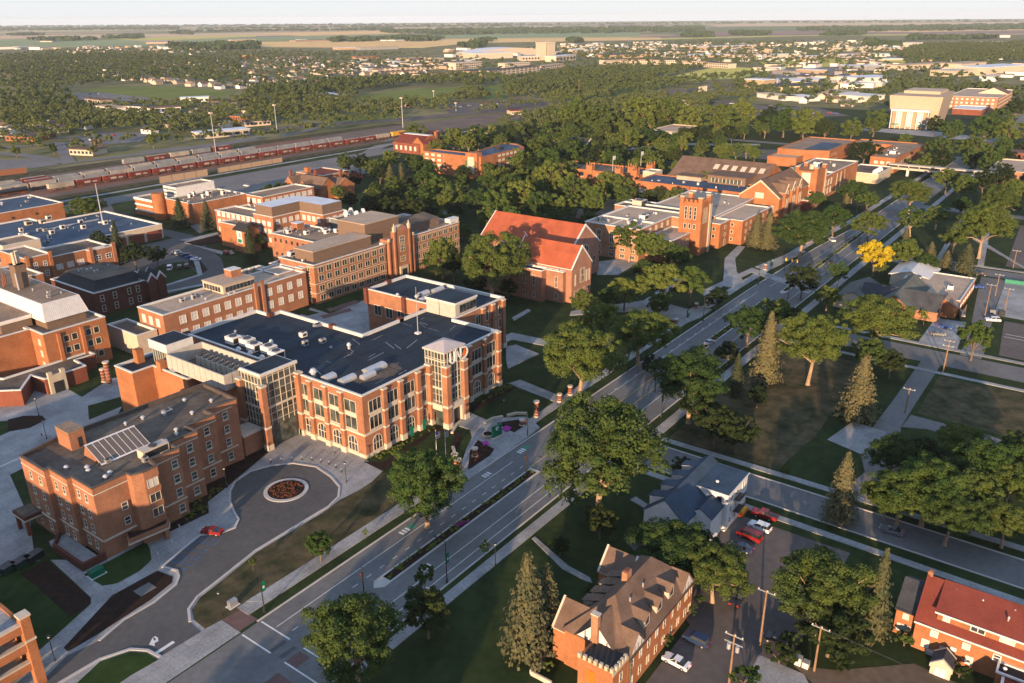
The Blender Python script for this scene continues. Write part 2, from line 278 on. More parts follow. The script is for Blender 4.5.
class Bld:
    def __init__(s, name, label, cat, loc, group=None):
        s.t = thing(name, label, cat, (loc[0], loc[1], 0), 0, group); s.t['_o'] = (float(loc[0]), float(loc[1]), 0.0); s.w = MB(); s.r = MB(); s.c = MB(); s.nt = 0
    def vol(s, poly, z0, z1, wall, roof='gravel_roof', cop='coping', par=.7, cw=.45, k=True):
        if len(poly) == 4 and not hasattr(poly[0], '__len__'): poly = rect(*poly)
        if area(poly) < 0: poly = poly[::-1]
        if k and z0 < 3: keep(inset(poly, -1.5))
        n = len(poly); I = inset(poly, cw); Oo = inset(poly, -.12); I2 = inset(poly, cw + .05)
        for a in range(n):
            p, q = poly[a], poly[(a + 1) % n]; s.w.face([(p[0], p[1], z0), (q[0], q[1], z0), (q[0], q[1], z1 - .25), (p[0], p[1], z1 - .25)], wall)
            p, q = I[a], I[(a + 1) % n]; s.w.face([(q[0], q[1], z1 - par), (p[0], p[1], z1 - par), (p[0], p[1], z1), (q[0], q[1], z1)], cop)
            p, q, e, f = Oo[a], Oo[(a + 1) % n], I[(a + 1) % n], I[a]
            s.c.face([(p[0], p[1], z1), (q[0], q[1], z1), (e[0], e[1], z1), (f[0], f[1], z1)], cop)
            s.c.face([(p[0], p[1], z1 - .3), (q[0], q[1], z1 - .3), (q[0], q[1], z1), (p[0], p[1], z1)], cop)
        s.r.face([(x, y, z1 - par) for x, y in I], roof); return s
    def plain(s, poly, z0, z1, wall, roof):
        if len(poly) == 4 and not hasattr(poly[0], '__len__'): poly = rect(*poly)
        if area(poly) < 0: poly = poly[::-1]
        if z0 < 3: keep(inset(poly, -1))
        n = len(poly)
        for a in range(n):
            p, q = poly[a], poly[(a + 1) % n]; s.w.face([(p[0], p[1], z0), (q[0], q[1], z0), (q[0], q[1], z1), (p[0], p[1], z1)], wall)
        if roof: s.r.face([(x, y, z1) for x, y in poly], roof)
        return s
    def gable(s, x0, y0, x1, y1, ze, zr, axis, wall, roof, ov=.5, trim=None, z0=0, shift=.5):
        if z0 < 3: keep(rect(x0 - 1, y0 - 1, x1 + 1, y1 + 1))
        g = lambda a, c, z: (a, c, z) if axis == 'x' else (c, a, z)   # a along ridge, c across
        a0, a1, c0, c1 = (x0, x1, y0, y1) if axis == 'x' else (y0, y1, x0, x1); cm = c0 + (c1 - c0) * shift
        W = s.w
        W.face([g(a0, c0, z0), g(a1, c0, z0), g(a1, c0, ze), g(a0, c0, ze)], wall); W.face([g(a0, c1, z0), g(a1, c1, z0), g(a1, c1, ze), g(a0, c1, ze)], wall)
        for a in (a0, a1): W.face([g(a, c0, z0), g(a, c1, z0), g(a, c1, ze), g(a, cm, zr), g(a, c0, ze)], wall)
        th = .25
        for c, sg in ((c0, -1), (c1, 1)):
            sl_ = (zr - ze) / abs(cm - c); ce = c + sg * ov; zee = ze - ov * sl_
            t = [g(a0 - ov * .6, ce, zee + th), g(a1 + ov * .6, ce, zee + th), g(a1 + ov * .6, cm, zr + th), g(a0 - ov * .6, cm, zr + th)]
            u = [(p[0], p[1], p[2] - th + .02) for p in t]
            s.r.face(t, roof); s.r.face(u, roof)
            for i in range(4): s.r.face([t[i], t[(i + 1) % 4], u[(i + 1) % 4], u[i]], trim or roof)
            if trim:
                for a, e in ((a0, -1), (a1, 1)):
                    aa, ab = a + e * (ov * .6 - .35), a + e * (ov * .6 + .05)
                    s.c.face([g(aa, ce, zee + th + .06), g(ab, ce, zee + th + .06), g(ab, cm, zr + th + .3), g(aa, cm, zr + th + .3)], trim)
                    s.c.face([g(ab, ce, zee + th + .06), g(ab, cm, zr + th + .3), g(ab, cm, zr - .5), g(ab, ce, zee - .4)], trim)
        return s
    def hip(s, x0, y0, x1, y1, ze, zr, roof, ins=None, ov=.5, wall=None):
        if wall: s.plain((x0, y0, x1, y1), 0, ze, wall, None)
        x0 -= ov; y0 -= ov; x1 += ov; y1 += ov; d = ins if ins else min(x1 - x0, y1 - y0) / 2 - .05
        A = [(x0, y0, ze), (x1, y0, ze), (x1, y1, ze), (x0, y1, ze)]; B_ = [(x0 + d, y0 + d, zr), (x1 - d, y0 + d, zr), (x1 - d, y1 - d, zr), (x0 + d, y1 - d, zr)]
        for i in range(4): s.r.face([A[i], A[(i + 1) % 4], B_[(i + 1) % 4], B_[i]], roof)
        s.r.face(B_, roof); s.r.face(A[::-1], roof); return s
    def wins(s, face, plane, a0, a1, n, zs, w_, h, **kw):
        for i in range(n):
            a = a0 + (a1 - a0) * (i + .5) / n
            for z in zs: window(s.t, face, plane, a, z, w_, h, **kw)
        return s
    def part(s, name, f):
        b = MB(); f(b); return b.build(name, s.t)
    def done(s):
        if s.w.f: s.w.build('wall', s.t)
        if s.r.f: s.r.build('roof', s.t)
        if s.c.f: s.c.build('coping', s.t)
        return s.t

# ================================================================ THE GROUND
def far_field_mat():
    m = mat('farmland', (.16, .12, .075), .95, .2, .0006, (.07, .08, .035), .05, .004); t = m.node_tree; k = t.links.new
    g = t.nodes.new('ShaderNodeNewGeometry'); mp = t.nodes.new('ShaderNodeMapping'); mp.inputs['Rotation'].default_value = (0, 0, .0); mp.inputs['Scale'].default_value = (.00062, .0013, 0)
    v = t.nodes.new('ShaderNodeTexVoronoi'); v.distance = 'CHEBYCHEV'; v.inputs['Randomness'].default_value = .75; v.inputs['Scale'].default_value = 1
    cr = t.nodes.new('ShaderNodeValToRGB'); cr.color_ramp.interpolation = 'CONSTANT'; s = t.nodes.new('ShaderNodeSeparateXYZ')
    cols = [(0, (.34, .24, .15)), (.2, (.15, .17, .07)), (.38, (.42, .31, .18)), (.52, (.22, .16, .13)), (.68, (.13, .16, .065)), (.82, (.40, .34, .17))]
    e = cr.color_ramp.elements
    while len(e) < len(cols): e.new(.5)
    for i, (p, c) in enumerate(cols): e[i].position = p; e[i].color = (*c, 1)
    k(g.outputs['Position'], mp.inputs[0]); k(mp.outputs[0], v.inputs['Vector']); k(v.outputs['Color'], s.inputs[0]); k(s.outputs[0], cr.inputs[0]); k(cr.outputs[0], t.nodes['Principled BSDF'].inputs['Base Color'])
far_field_mat()
for n_, c1, c2 in (('field_gold', (.72, .47, .20), (.64, .42, .18)), ('field_green', (.24, .29, .14), (.20, .25, .12)), ('field_lime', (.52, .47, .12), (.45, .41, .10)), ('field_plum', (.28, .19, .155), (.23, .155, .13)), ('field_tan', (.58, .41, .25), (.50, .35, .21)), ('turf_far', (.15, .18, .045), (.11, .14, .035)), ('town_ground', (.22, .19, .10), (.10, .115, .045))):
    mat(n_, c1, .95, .2, .004 if n_ != 'town_ground' else .02, c2, .05, .02)
ground('farmland', [(17500 * math.cos(a * math.pi / 64), 17500 * math.sin(a * math.pi / 64)) for a in range(128)], -1.5, 'farmland', k=False)
ground('town_land', PS([(-200, 62), (-60, 50), (120, 46), (260, 47), (420, 48), (470, 43), (640, 40), (800, 36), (1100, 34)]) + [(2600, -900), (1200, -700), (-150, -150), (-150, 600)], -.25, 'town_ground', k=False)
ground('campus_lawn', [(-60, -90), (330, -90), (700, -30), (1000, 20), (1000, 480), (560, 516), (130, 516), (-60, 300)], 0, 'lawn', k=False)
FIELDS = [('field_green', [(-40, 42), (20, 39), (130, 40), (190, 46), (120, 46), (-40, 47)]), ('field_tan', [(-40, 38.2), (10, 35), (128, 34), (256, 32.5), (340, 32), (350, 34), (200, 37), (60, 38.3)]),
          ('field_lime', [(100, 38.5), (256, 35), (256, 36.5), (150, 40)]), ('field_green', [(170, 40), (256, 37), (440, 33), (640, 31.5), (640, 36), (440, 38.4), (256, 41), (205, 43)]),
          ('field_gold', [(190, 45.5), (260, 41.5), (440, 38.8), (660, 37.2), (666, 41), (440, 47.5), (300, 48.5), (215, 47.8)]), ('field_gold', [(256, 33), (380, 30.5), (440, 32.5), (300, 35.8)]),
          ('field_lime', [(661, 38), (768, 35.5), (912, 33.8), (910, 38.5), (800, 40.5), (668, 42.5)]), ('field_plum', [(700, 35.6), (700, 32), (860, 29.5), (1060, 27.5), (1060, 33), (912, 34), (800, 34.6)]), ('field_plum', [(800, 41.5), (912, 38.5), (1060, 38), (1060, 44), (900, 45)]),
          ('field_gold', [(840, 31.8), (912, 30.3), (1060, 28.8), (1060, 29.5), (912, 31.9)]), ('field_green', [(912, 37.5), (1060, 34.8), (1060, 37.4), (925, 39)]), ('field_tan', [(256, 29.8), (512, 26.5), (700, 25.5), (700, 26.6), (400, 29.5)]), ('field_tan', [(700, 24.5), (1060, 21.5), (1060, 23.8), (720, 26.5)]),
          ('field_lime', [(230, 43.5), (256, 42.6), (256, 41.9), (215, 43)])]
for i, (m_, p) in enumerate(FIELDS): ground('field', PS(p), -1.2 + .03 * i, m_, k=False)
TURF = [[(76, 91), (100, 87), (170, 86.5), (236, 92), (225, 96), (160, 98.5), (100, 95)], [(352, 97), (385, 92), (420, 88.5), (466, 87), (462, 97), (425, 103), (380, 102)], [(480, 88), (500, 83), (508, 100), (484, 98)], [(170, 54.5), (188, 54.5), (186, 58), (170, 57)],
        [(525, 85), (560, 76), (640, 73), (690, 80), (640, 93), (560, 100)], [(395, 132), (430, 126), (520, 116), (520, 121), (430, 133)], [(320, 115), (400, 113), (400, 119), (330, 122)], [(760, 62), (815, 58), (850, 59), (845, 66), (770, 68)], [(880, 59), (905, 58), (905, 66), (882, 66)], [(640, 83), (720, 66), (770, 69), (745, 78)]]
for i, p in enumerate(TURF): ground('grass_field', PS(p), -.12 + .006 * i, 'turf_far' if i < 7 else 'field_lime', k=i not in (4, 6, 7))
# rail yard
ground('rail_yard', [(120, 520), (1000, 521), (1150, 524), (1150, 548), (900, 556), (620, 585), (560, 606), (120, 636)], .05, 'ballast')
ground('yard_grass', [(120, 606), (560, 592), (620, 590), (620, 606), (430, 616), (120, 628)], .11, 'lawn_dry')
ground('yard_grass', [(200, 509), (640, 509), (640, 518), (200, 518)], .1, 'lawn_dry')
ground('path', rect(190, 500, 640, 504), .1, 'concrete'); ground('road', rect(200, 470, 560, 490), .06, 'asphalt_light')
ground('parking_lot', [(262, 420), (420, 420), (420, 470), (262, 470)], .06, 'asphalt_light')
ground('road', strip(PS([(200, 136), (255, 131), (325, 124), (400, 120), (470, 113), (560, 106.5), (624, 99), (687, 90.5), (760, 80), (850, 72), (960, 66)]), 26), .06, 'asphalt_brown')
for p, wd in (([(0, 147.5), (51, 144.5), (110, 141), (170, 138)], 12), ([(0, 153), (30, 156), (70, 163), (110, 158), (200, 147), (260, 139)], 12), ([(70, 163), (62, 150), (58, 142)], 9), ([(0, 161), (40, 160), (75, 163)], 10), ([(140, 152), (200, 146), (260, 137)], 10), ([(280, 137), (330, 125)], 9), ([(330, 90), (395, 84), (440, 79)], 10), ([(40, 139), (150, 132)], 10)):
    ground('road', strip(PS(p), wd), .08 + wd * .001, 'asphalt_light')
ground('parking_lot', PS([(66, 140), (100, 132), (150, 133), (140, 142), (90, 146)]), .07, 'asphalt_light'); ground('parking_lot', PS([(68, 94), (96, 92), (150, 98), (140, 105), (80, 104)]), .07, 'asphalt_light')
ground('parking_lot', PS([(720, 155), (728, 148), (778, 150), (772, 160)]), .06, 'asphalt'); ground('parking_lot', PS([(0, 160), (50, 158), (60, 165), (0, 172)]), .07, 'asphalt_light')
ground('parking_lot', PS([(818, 108), (768, 106), (720, 100), (700, 112), (740, 118), (850, 116)]), .07, 'asphalt_brown')
ground('parking_lot', PS([(440, 105), (520, 98), (560, 104), (450, 113)]), .07, 'asphalt_brown'); ground('plaza', PS([(850, 127), (930, 131), (990, 138), (985, 142), (900, 134), (860, 130)]), .06, 'concrete')
ground('parking_lot', PS([(770, 70), (845, 66), (850, 72), (800, 80), (765, 78)]), .07, 'asphalt_light')
# the avenue
mat('road_grey', (.165, .163, .160), .9, .22, .06, (.110, .111, .113), .25, .8)
ROAD_N, ROAD_S = 106.5, 86.0
ground('avenue', [(-60, 84.5), (60, 85), (86, 86.2), (260, 85.5), (440, 84.5), (700, 84), (1400, 83), (1400, 93), (860, 93), (700, 97), (570, 98.5), (440, 100), (380, 104.5), (300, 106.5), (-60, 106.8)], .02, 'road_grey')
ground('side_street', [(156.5, -120), (165.5, -120), (167.5, 50), (168, 85.8), (156, 85.8), (158, 50)], .024, 'road_grey')
ground('side_street', rect(263, -60, 275, 85.6), .024, 'road_grey'); ground('side_street', rect(374, -60, 385, 85.2), .024, 'road_grey'); ground('side_street', rect(495, -60, 505, 84.6), .024, 'road_grey')
ground('side_street', rect(690, -60, 700, 300), .03, 'road_grey'); ground('lane', PS([(200, 234), (262, 210), (300, 205), (300, 200), (380, 150), (415, 133), (409, 129), (370, 148), (290, 196), (250, 208), (190, 226)]), .08, 'asphalt_light', k=False)
def kerb(pts, z=.16, wd=.35, name='kerb'):
    b = MB()
    for i in range(len(pts) - 1):
        a = Vector(pts[i]); c = Vector(pts[i + 1]); d = (c - a)
        if d.length < .05: continue
        d.normalize(); n = Vector((-d.y, d.x)) * wd / 2; a = a - d * .1; c = c + d * .1
        b.prism([(a.x + n.x, a.y + n.y), (a.x - n.x, a.y - n.y), (c.x - n.x, c.y - n.y), (c.x + n.x, c.y + n.y)], 0, z + .002 * (i % 2), 'kerb')
    o = b.build(name); o['kind'] = 'structure'; return o
for p in ([(68, 106.9), (300, 106.8), (380, 104.8), (440, 100.2), (690, 97.3)], [(-40, 84.3), (60, 84.8), (86, 86.0), (155.6, 86)], [(168.4, 85.8), (262.6, 85.3)], [(275.3, 85.2), (373.7, 84.6)], [(385.3, 84.5), (494, 84.1)], [(156.2, 85.6), (157.8, 50), (156, -100)], [(168.2, 85.5), (167.7, 50), (166, -100)]): kerb(p)
SL = [0]
def slab(name, poly, m='concrete', z=.12): SL[0] += 1; z += .003 * SL[0]; return ground(name, poly, z, m, thick=z)
# avenue sidewalks
slab('sidewalk', [(68, 109.6), (150, 109.4), (165, 110.5), (240, 110.4), (300, 110.2), (380, 108.5), (450, 104.5), (700, 101), (700, 103.6), (450, 107.5), (380, 111.8), (300, 113.4), (180, 113.4), (150, 112.6), (68, 112.9)])
slab('sidewalk', [(70, 82.4), (156.8, 81.8), (156.8, 84.4), (70, 84.6)]); slab('sidewalk', [(168.4, 80.2), (262, 80), (262, 82.8), (168.4, 83)]); slab('sidewalk', [(275.6, 79.6), (373.6, 78.8), (373.6, 81.6), (275.6, 82.4)]); slab('sidewalk', [(385.5, 78.6), (494, 78), (700, 76.5), (700, 79), (494, 80.6), (385.5, 81.4)])
slab('sidewalk', rect(170.3, -80, 172.3, 79)); slab('sidewalk', [(150.2, -80), (152, -80), (155.4, 79), (153.4, 79)]); slab('sidewalk', rect(277.8, -60, 279.8, 79)); slab('sidewalk', rect(386.8, -60, 389, 78)); slab('sidewalk', rect(255.5, -60, 257.3, 79))
slab('footpath', PS([(532, 539), (535, 537), (568, 566), (590, 578), (592, 583), (585, 581), (562, 569)])); slab('footpath', PS([(636, 497), (645, 503), (668, 517), (664, 520), (630, 500)]))
# median with planting, kerbed
for (a, c) in ((86.5, 140), (214, 296), (304, 366), (372, 430)):
    y0, y1 = (95.1, 98.0) if a < 300 else (93.6, 96.0)
    ground('median', [(a, (y0 + y1) / 2), (a + 1.5, y0), (c, y0), (c, y1), (a + 1.5, y1)], .14, 'kerb', thick=.14); ground('planting_bed', rect(a + 3.5, y0 + .5, c - 1, y1 - .5), .2, 'mulch', thick=.05)
slab('median', rect(38, 97, 52, 99.4), 'kerb', .14); ground('planting_bed', rect(40, 97.4, 51, 99), .2, 'mulch', thick=.05)
# junction paving
ground('junction_paving', [(14, 107), (64.4, 107), (64.4, 113), (66, 124), (62, 120.5), (44, 120), (30, 116)], .027, 'concrete')
for r_ in ((64.5, 107.4, 68.3, 113.2), (64, 92.4, 67.4, 95), (59, 86, 62, 94), (176, 109, 181, 113.4)): ground('crosswalk', rect(*r_), .033, 'brick_paving', k=False)
# lane markings (one sheet per line)
def line(pts, wd=.14, m='line_white', z=.032, name='lane_line'): return ground(name, strip(pts, wd), z, m, k=False)
line([(69, 91), (140, 91)]); line([(69, 103.0), (140, 103.2)]); line([(172, 91), (262, 90.8)]); line([(172, 103.2), (300, 103)]); line([(280, 90), (430, 89)]); line([(310, 101.5), (430, 97)])
line([(69, 88.3), (155, 88.3)]); line([(68.3, 86), (68.3, 95)], .3); line([(68.3, 98.6), (68.3, 106.3)], .3); line([(64.2, 86), (64.2, 95)], .3, z=.036); line([(64.2, 98.6), (64.2, 106.3)], .3, z=.036); line([(64.4, 98.9), (67.6, 98.9)], .9, 'asphalt', .036, 'drain_grate'); line([(64.4, 96.4), (67.6, 96.4)], .9, 'asphalt', .036, 'drain_grate'); line([(140, 94.6), (172, 94.8)], .15, 'line_yellow'); line([(140, 98.3), (214, 98.5)], .15, 'line_yellow'); line([(180, 94.8), (214, 94.6)], .15, 'line_yellow')
b = MB()
for i in range(34):
    x = 70 + i * 3.6
    if x < 140: b.face([(x, 99.9, .032), (x + 1.3, 99.9, .032), (x + 1.3, 100.05, .032), (x, 100.05, .032)], 'line_white')
for i in range(20): x = 172 + i * 6; b.face([(x, 106.0 - 2.5, .034), (x + 1.8, 103.5, .034), (x + 1.8, 103.64, .034), (x, 103.64, .034)], 'line_white')
o = b.build('lane_dashes'); o['kind'] = 'structure'
for x, y, m_ in ((92, 88.2, 'line_white'), (104, 104.6, 'bike_green'), (146, 104.6, 'bike_green'), (132, 104.6, 'line_white'), (178, 104.8, 'line_white'), (97.5, 92.8, 'line_white')):
    b = MB()
    if m_ == 'bike_green': b.box(x, y - .6, .03, x + 2.6, y + .6, .037, m_)
    for j in range(3): b.box(x - 1.6 + j * .9, y - .7, .03, x - 1.1 + j * .9, y + .7, .038, 'line_white')
    o = b.build('lane_symbol'); o['kind'] = 'structure'
# ---- forecourt west of the union: concrete apron, loop drive, beds
CONC = PS([(363, 458), (383, 470.5), (380, 479), (352, 494), (340, 500), (262, 560), (200, 618), (75, 683), (28, 700), (-40, 720), (-140, 560), (-60, 420), (10, 398), (60, 372), (118, 376), (128, 395), (115, 420), (60, 450), (10, 475), (30, 520), (35, 560), (90, 560), (125, 550), (200, 500), (235, 462), (256, 440), (300, 424)])
ground('paved_court', CONC, .06, 'concrete')
LOOP = PS([(40, 683), (67.5, 655.7), (100, 640.7), (125, 619.5), (155, 602), (176, 585), (179, 577), (177, 571), (162.5, 567), (182, 550), (200, 535.7), (222, 533), (235, 528), (238.5, 520), (234, 512), (230, 502), (230, 492), (235, 482), (250, 472), (271, 466), (293.5, 463.5), (316, 467), (331, 477), (339.5, 487), (338.5, 497), (328.5, 507), (318.5, 512.7), (256, 550.7), (220, 579.5), (197.5, 597), (188.7, 609.5), (190, 622), (201, 632), (160, 657), (147.5, 650.7), (130, 649.5), (100, 659.5), (60, 683), (50, 690)])
ground('loop_drive', LOOP, .07, 'asphalt'); kerb(LOOP[2:32], .2, .5); kerb(LOOP[33:], .2, .5)
# verge between loop and avenue
ground('verge', PS([(321, 514), (341, 501), (352, 495), (372, 482), (383, 471), (398, 478), (425, 492), (400, 508), (300, 578), (205, 629), (194, 620), (192, 610), (200, 598), (222, 581), (256, 553)]), .1, 'lawn_dry', thick=.1)
ground('verge', PS([(147, 653), (158, 660), (130, 676), (110, 690), (70, 690), (100, 662), (130, 652)]), .1, 'lawn_lush', thick=.1)
slab('sidewalk', [(72, 110.3), (110, 109.4), (124, 110), (124, 113), (108, 112.4), (70, 113)])
# islands and beds
def disc(cx, cy, r, n=40, a0=0): return [(cx + r * math.cos(2 * math.pi * i / n), cy + r * math.sin(2 * math.pi * i / n)) for i in range(n)]
ground('island_rim', disc(99.6, 137.6, 5.0), .22, 'kerb', thick=.22); ground('planting_bed', disc(99.6, 137.6, 4.1), .26, 'mulch', thick=.05)
ground('planting_bed', PS([(173, 577), (157.5, 571), (112, 596), (64, 648), (68, 652), (97, 635), (150, 600.5), (172, 583)]), .12, 'mulch', thick=.05)
ground('lawn_patch', PS([(150, 549), (151.5, 560), (140, 571), (117.5, 583.5), (102.5, 586), (84, 575), (108, 562), (146, 542)]), .12, 'lawn_lush', thick=.05)
ground('lawn_patch', PS([(91, 598), (91, 604), (40, 650), (10, 652), (-10, 640), (-10, 580), (10, 572), (48, 558)]), .12, 'lawn_lush', thick=.05)
ground('planting_bed', PS([(91, 598), (91, 604), (70, 618), (40, 590), (20, 574), (48, 561)]), .128, 'mulch', thick=.01)
ground('planting_bed', PS([(166, 534), (209, 513), (208, 502), (232, 483), (256, 463), (281, 442), (274, 432), (245, 448), (200, 490), (160, 520)]), .12, 'mulch', thick=.05)
ground('lawn_patch', PS([(62, 386), (98, 366), (120, 362), (123, 378), (112, 378), (82, 397)]), .12, 'lawn', thick=.05); ground('lawn_patch', PS([(88, 406), (125, 396), (128, 404), (89, 420)]), .12, 'lawn', thick=.05)
ground('planting_bed', PS([(8, 420), (24, 416), (42, 416), (46, 420), (30, 428), (8, 432)]), .125, 'mulch', thick=.05); ground('lawn_patch', PS([(-20, 424), (8, 421), (9, 432), (-20, 445)]), .12, 'lawn_lush', thick=.05); ground('lawn_patch', PS([(37, 448.5), (56, 442), (58, 444), (41, 450.5)]), .12, 'lawn_lush', thick=.05)
line(PS([(0, 467), (36, 451)]), .4, z=.075); line(PS([(154, 655), (174, 642)]), .7, z=.085, name='stop_line')
b = MB(); b.face([(x, y, .085) for x, y in PS([(149, 645), (153, 637.5), (154, 641), (156, 640.5), (155.5, 638.5), (153.5, 637.5), (155, 636.5), (158, 638), (158.5, 641.5), (154.5, 643.5), (155, 646.5)])], 'line_white'); o = b.build('turn_arrow'); o['kind'] = 'structure'
b = MB()
for bay in ([(198.3, 535.8), (219.8, 539.8), (214.5, 545.5), (193.6, 541.5)], [(177, 555.5), (198, 560), (191.5, 566), (171.5, 561.5)]):
    q = PS(bay); A = [Vector(p) for p in q]
    def seg(p0, p1):
        for f in (strip([tuple(p0), tuple(p1)], .15),): b.face([(x, y, .082) for x, y in f], 'line_blue')
    for i in range(4): seg(A[i], A[(i + 1) % 4])
    for i in range(1, 4): seg(A[0].lerp(A[1], i / 4), A[3].lerp(A[2], i / 4))
seg(Vector(P(185, 548.5)), Vector(P(205, 553.5)))
for p in ((206, 550.5), (199, 557), (184.5, 569.5), (221, 536)):
    c = P(*p); b.face([(x, y, .083) for x, y in disc(c[0], c[1], .32, 10)], 'line_blue')
o = b.build('bay_markings'); o['kind'] = 'structure'
# ---- union east side paths and lawns
slab('footpath', PS([(452, 424), (470, 413), (486, 420), (505, 418), (525, 417), (532, 420), (540, 428), (528, 437), (468, 480), (457, 478), (466, 450), (472, 438), (470, 430)]))
ground('planting_bed', PS([(468, 470), (470, 452), (478, 441), (494, 450), (490, 456), (472, 468)]), .33, 'mulch', thick=.3); ground('planting_bed', PS([(497, 424), (518, 420.5), (528, 424), (514, 433)]), .33, 'mulch', thick=.3)
for p in ([(482, 444), (487, 442), (489, 445), (483, 447)], [(502, 430), (506, 427), (512, 429), (507, 433)]): ground('flower_bed', PS(p), .5, 'flower_purple', thick=.2)
ground('planting_bed', PS([(364, 462), (384, 462), (440, 424), (448, 424), (438, 430), (462, 432), (460, 443), (452, 460), (448, 458), (455, 436), (436, 430), (388, 468), (382, 471)]), .1, 'mulch', thick=.06)
ground('planting_bed', PS([(468, 408), (506, 386), (512, 383), (516, 388), (474, 412)]), .1, 'mulch', thick=.06)
slab('footpath', PS([(508, 384), (520, 380), (569, 400), (560, 404), (506, 383)])); slab('footpath', PS([(506, 347), (516, 345), (539, 354), (508, 369), (506, 360)])); slab('footpath', PS([(486, 344), (512, 333), (566, 344), (562, 349), (512, 340), (490, 349)]))
slab('footpath', PS([(512, 318), (528, 309), (531, 311), (514, 321)])); slab('footpath', PS([(600, 345), (660, 300), (664, 302), (604, 350)]))
# courtyard plaza north of the union
ground('plaza', PS([(296, 318), (311, 308), (330, 314), (374, 296), (366, 292), (395, 300), (395, 325), (350, 345), (300, 330)]), .08, 'concrete'); ground('lawn_patch', PS([(322, 305), (366, 288), (370, 294), (332, 308)]), .13, 'lawn_lush', thick=.05); ground('lawn_patch', PS([(295, 313), (302, 308), (319, 313), (308, 316)]), .13, 'lawn_lush', thick=.05)
for p in ([(326, 309), (356, 300), (360, 303), (330, 312)], [(320, 316), (350, 308), (352, 311), (324, 319)]): ground('paving_band', PS(p), .09, 'brick_paving', k=False)
# library forecourt
slab('footpath', [(252, 113.4), (266, 113.4), (268, 128), (300, 133), (300, 137), (266, 134), (240, 150), (236, 148), (256, 128)]); slab('footpath', PS([(755, 267), (800, 249), (806, 252), (768, 271), (800, 285), (824, 302), (815, 306), (790, 290), (752, 272)][0:4]))
slab('footpath', [(300, 113.4), (312, 113.4), (322, 120), (340, 128), (362, 132), (362, 135.5), (338, 132), (318, 124), (300, 117)]); slab('footpath', PS([(700, 292), (752, 268), (757, 270), (704, 296)]))
slab('footpath', PS([(752, 268), (790, 281), (812, 291), (808, 294), (786, 285), (750, 272)])); slab('footpath', PS([(672, 316), (698, 306), (712, 310), (700, 318), (680, 326), (676, 322)]))
ground('lawn_patch', [(238, 116), (250, 116), (254, 126), (236, 142), (222, 140), (224, 124)], .06, 'lawn_lush', thick=.03)
ground('forecourt', PS([(596, 262), (625, 258), (640, 262), (618, 275), (597, 275)]), .07, 'concrete'); ground('dirt_lot', PS([(580, 205), (600, 190), (640, 188), (640, 205), (610, 225), (575, 218)]), .07, 'dirt'); ground('lane', PS([(548, 222), (600, 190), (606, 192), (572, 212), (556, 226)]), .1, 'asphalt_light')
ground('service_road', strip([(236, 500), (240, 470), (226, 440), (222, 424), (224, 366), (206, 318), (196, 300), (160, 299)], 9), .07, 'asphalt'); ground('parking_lot', [(160, 290), (186, 290), (224, 352), (226, 368), (180, 368), (166, 340)], .065, 'asphalt')
ground('lawn_patch', [(168, 302), (190, 304), (198, 326), (190, 330), (176, 322), (168, 316)], .1, 'lawn', thick=.05); ground('planting_bed', [(196, 306), (203, 322), (203, 330), (197, 322), (190, 303)], .12, 'mulch', thick=.05)
for p in ([(168, 299.5), (190, 301), (202, 321), (204, 331), (202.6, 331), (200, 322), (189, 303), (168, 301)], [(152, 296), (182, 288), (196, 280), (197, 282), (183, 290), (153, 298.5)]): slab('footpath', p)
ground('planting_bed', PS([(180, 240), (232, 231), (236, 240), (200, 246)]), .1, 'mulch', thick=.05); slab('footpath', PS([(179, 240.5), (228, 230.5), (230, 232), (184, 243), (225, 252), (222, 255)]))
for p in ([(640, 172), (700, 190), (702, 193), (640, 175)], [(438, 214), (452, 202), (458, 200), (447, 216)], [(405, 200), (436, 195), (470, 187), (470, 189), (436, 198)], [(600, 150), (680, 143), (760, 144), (760, 146), (680, 145), (600, 153)]): ground('footpath', PS(p), .09, 'concrete')
# ---- east side: field, alley, lots
ground('alley', [(192, 36), (209, 37.4), (232, 37), (263, 36.8), (263, 31.2), (232, 31.5), (213, 31.5), (200, 29), (190, 25), (172.6, 26), (172.6, 35), (184, 33)], .05, 'asphalt_light')
ground('lane', [(213, 31.4), (222, 31), (221, 12), (219, 6), (215, 8), (215.5, 26)], .055, 'asphalt_light'); ground('pad', [(191, 32), (195, 45), (209, 42.5), (208, 34)], .065, 'concrete')
ground('meadow', [(173, 50), (196, 48), (250, 50), (254, 76), (200, 78), (173, 78)], .03, 'lawn_dry'); ground('meadow', [(223, 4), (254, 4), (254, 30), (224, 30)], .03, 'lawn_dry')
ground('parking_lot', [(86, 30), (106, 27), (149.8, 27), (150, 62), (128, 66), (112, 44), (86, 44)], .04, 'asphalt_brown'); ground('drive', [(98, 12), (112, 24), (112, 31.5), (104, 31), (86, 18)], .045, 'concrete')
ground('dirt_yard', [(100, -12), (124, -2), (125, 10), (116, 20), (113, 26), (104, 10)], .035, 'dirt')
ground('parking_lot', [(280, 29.5), (309, 31.5), (308, 41), (280, 41)], .05, 'concrete'); ground('lane', [(275.4, 22), (281, 22), (340, 26), (372, 27), (372, 36), (340, 33), (300, 29), (275.4, 28)], .045, 'asphalt_light')
ground('parking_lot', [(280, -30), (282, 18), (318, 21), (320, -40)], .05, 'asphalt_brown'); ground('parking_lot', [(321, -40), (323, 25), (370, 27), (368, -40)], .05, 'concrete'); ground('parking_lot', [(392, -40), (394, 30), (480, 34), (480, -40)], .05, 'asphalt_brown')
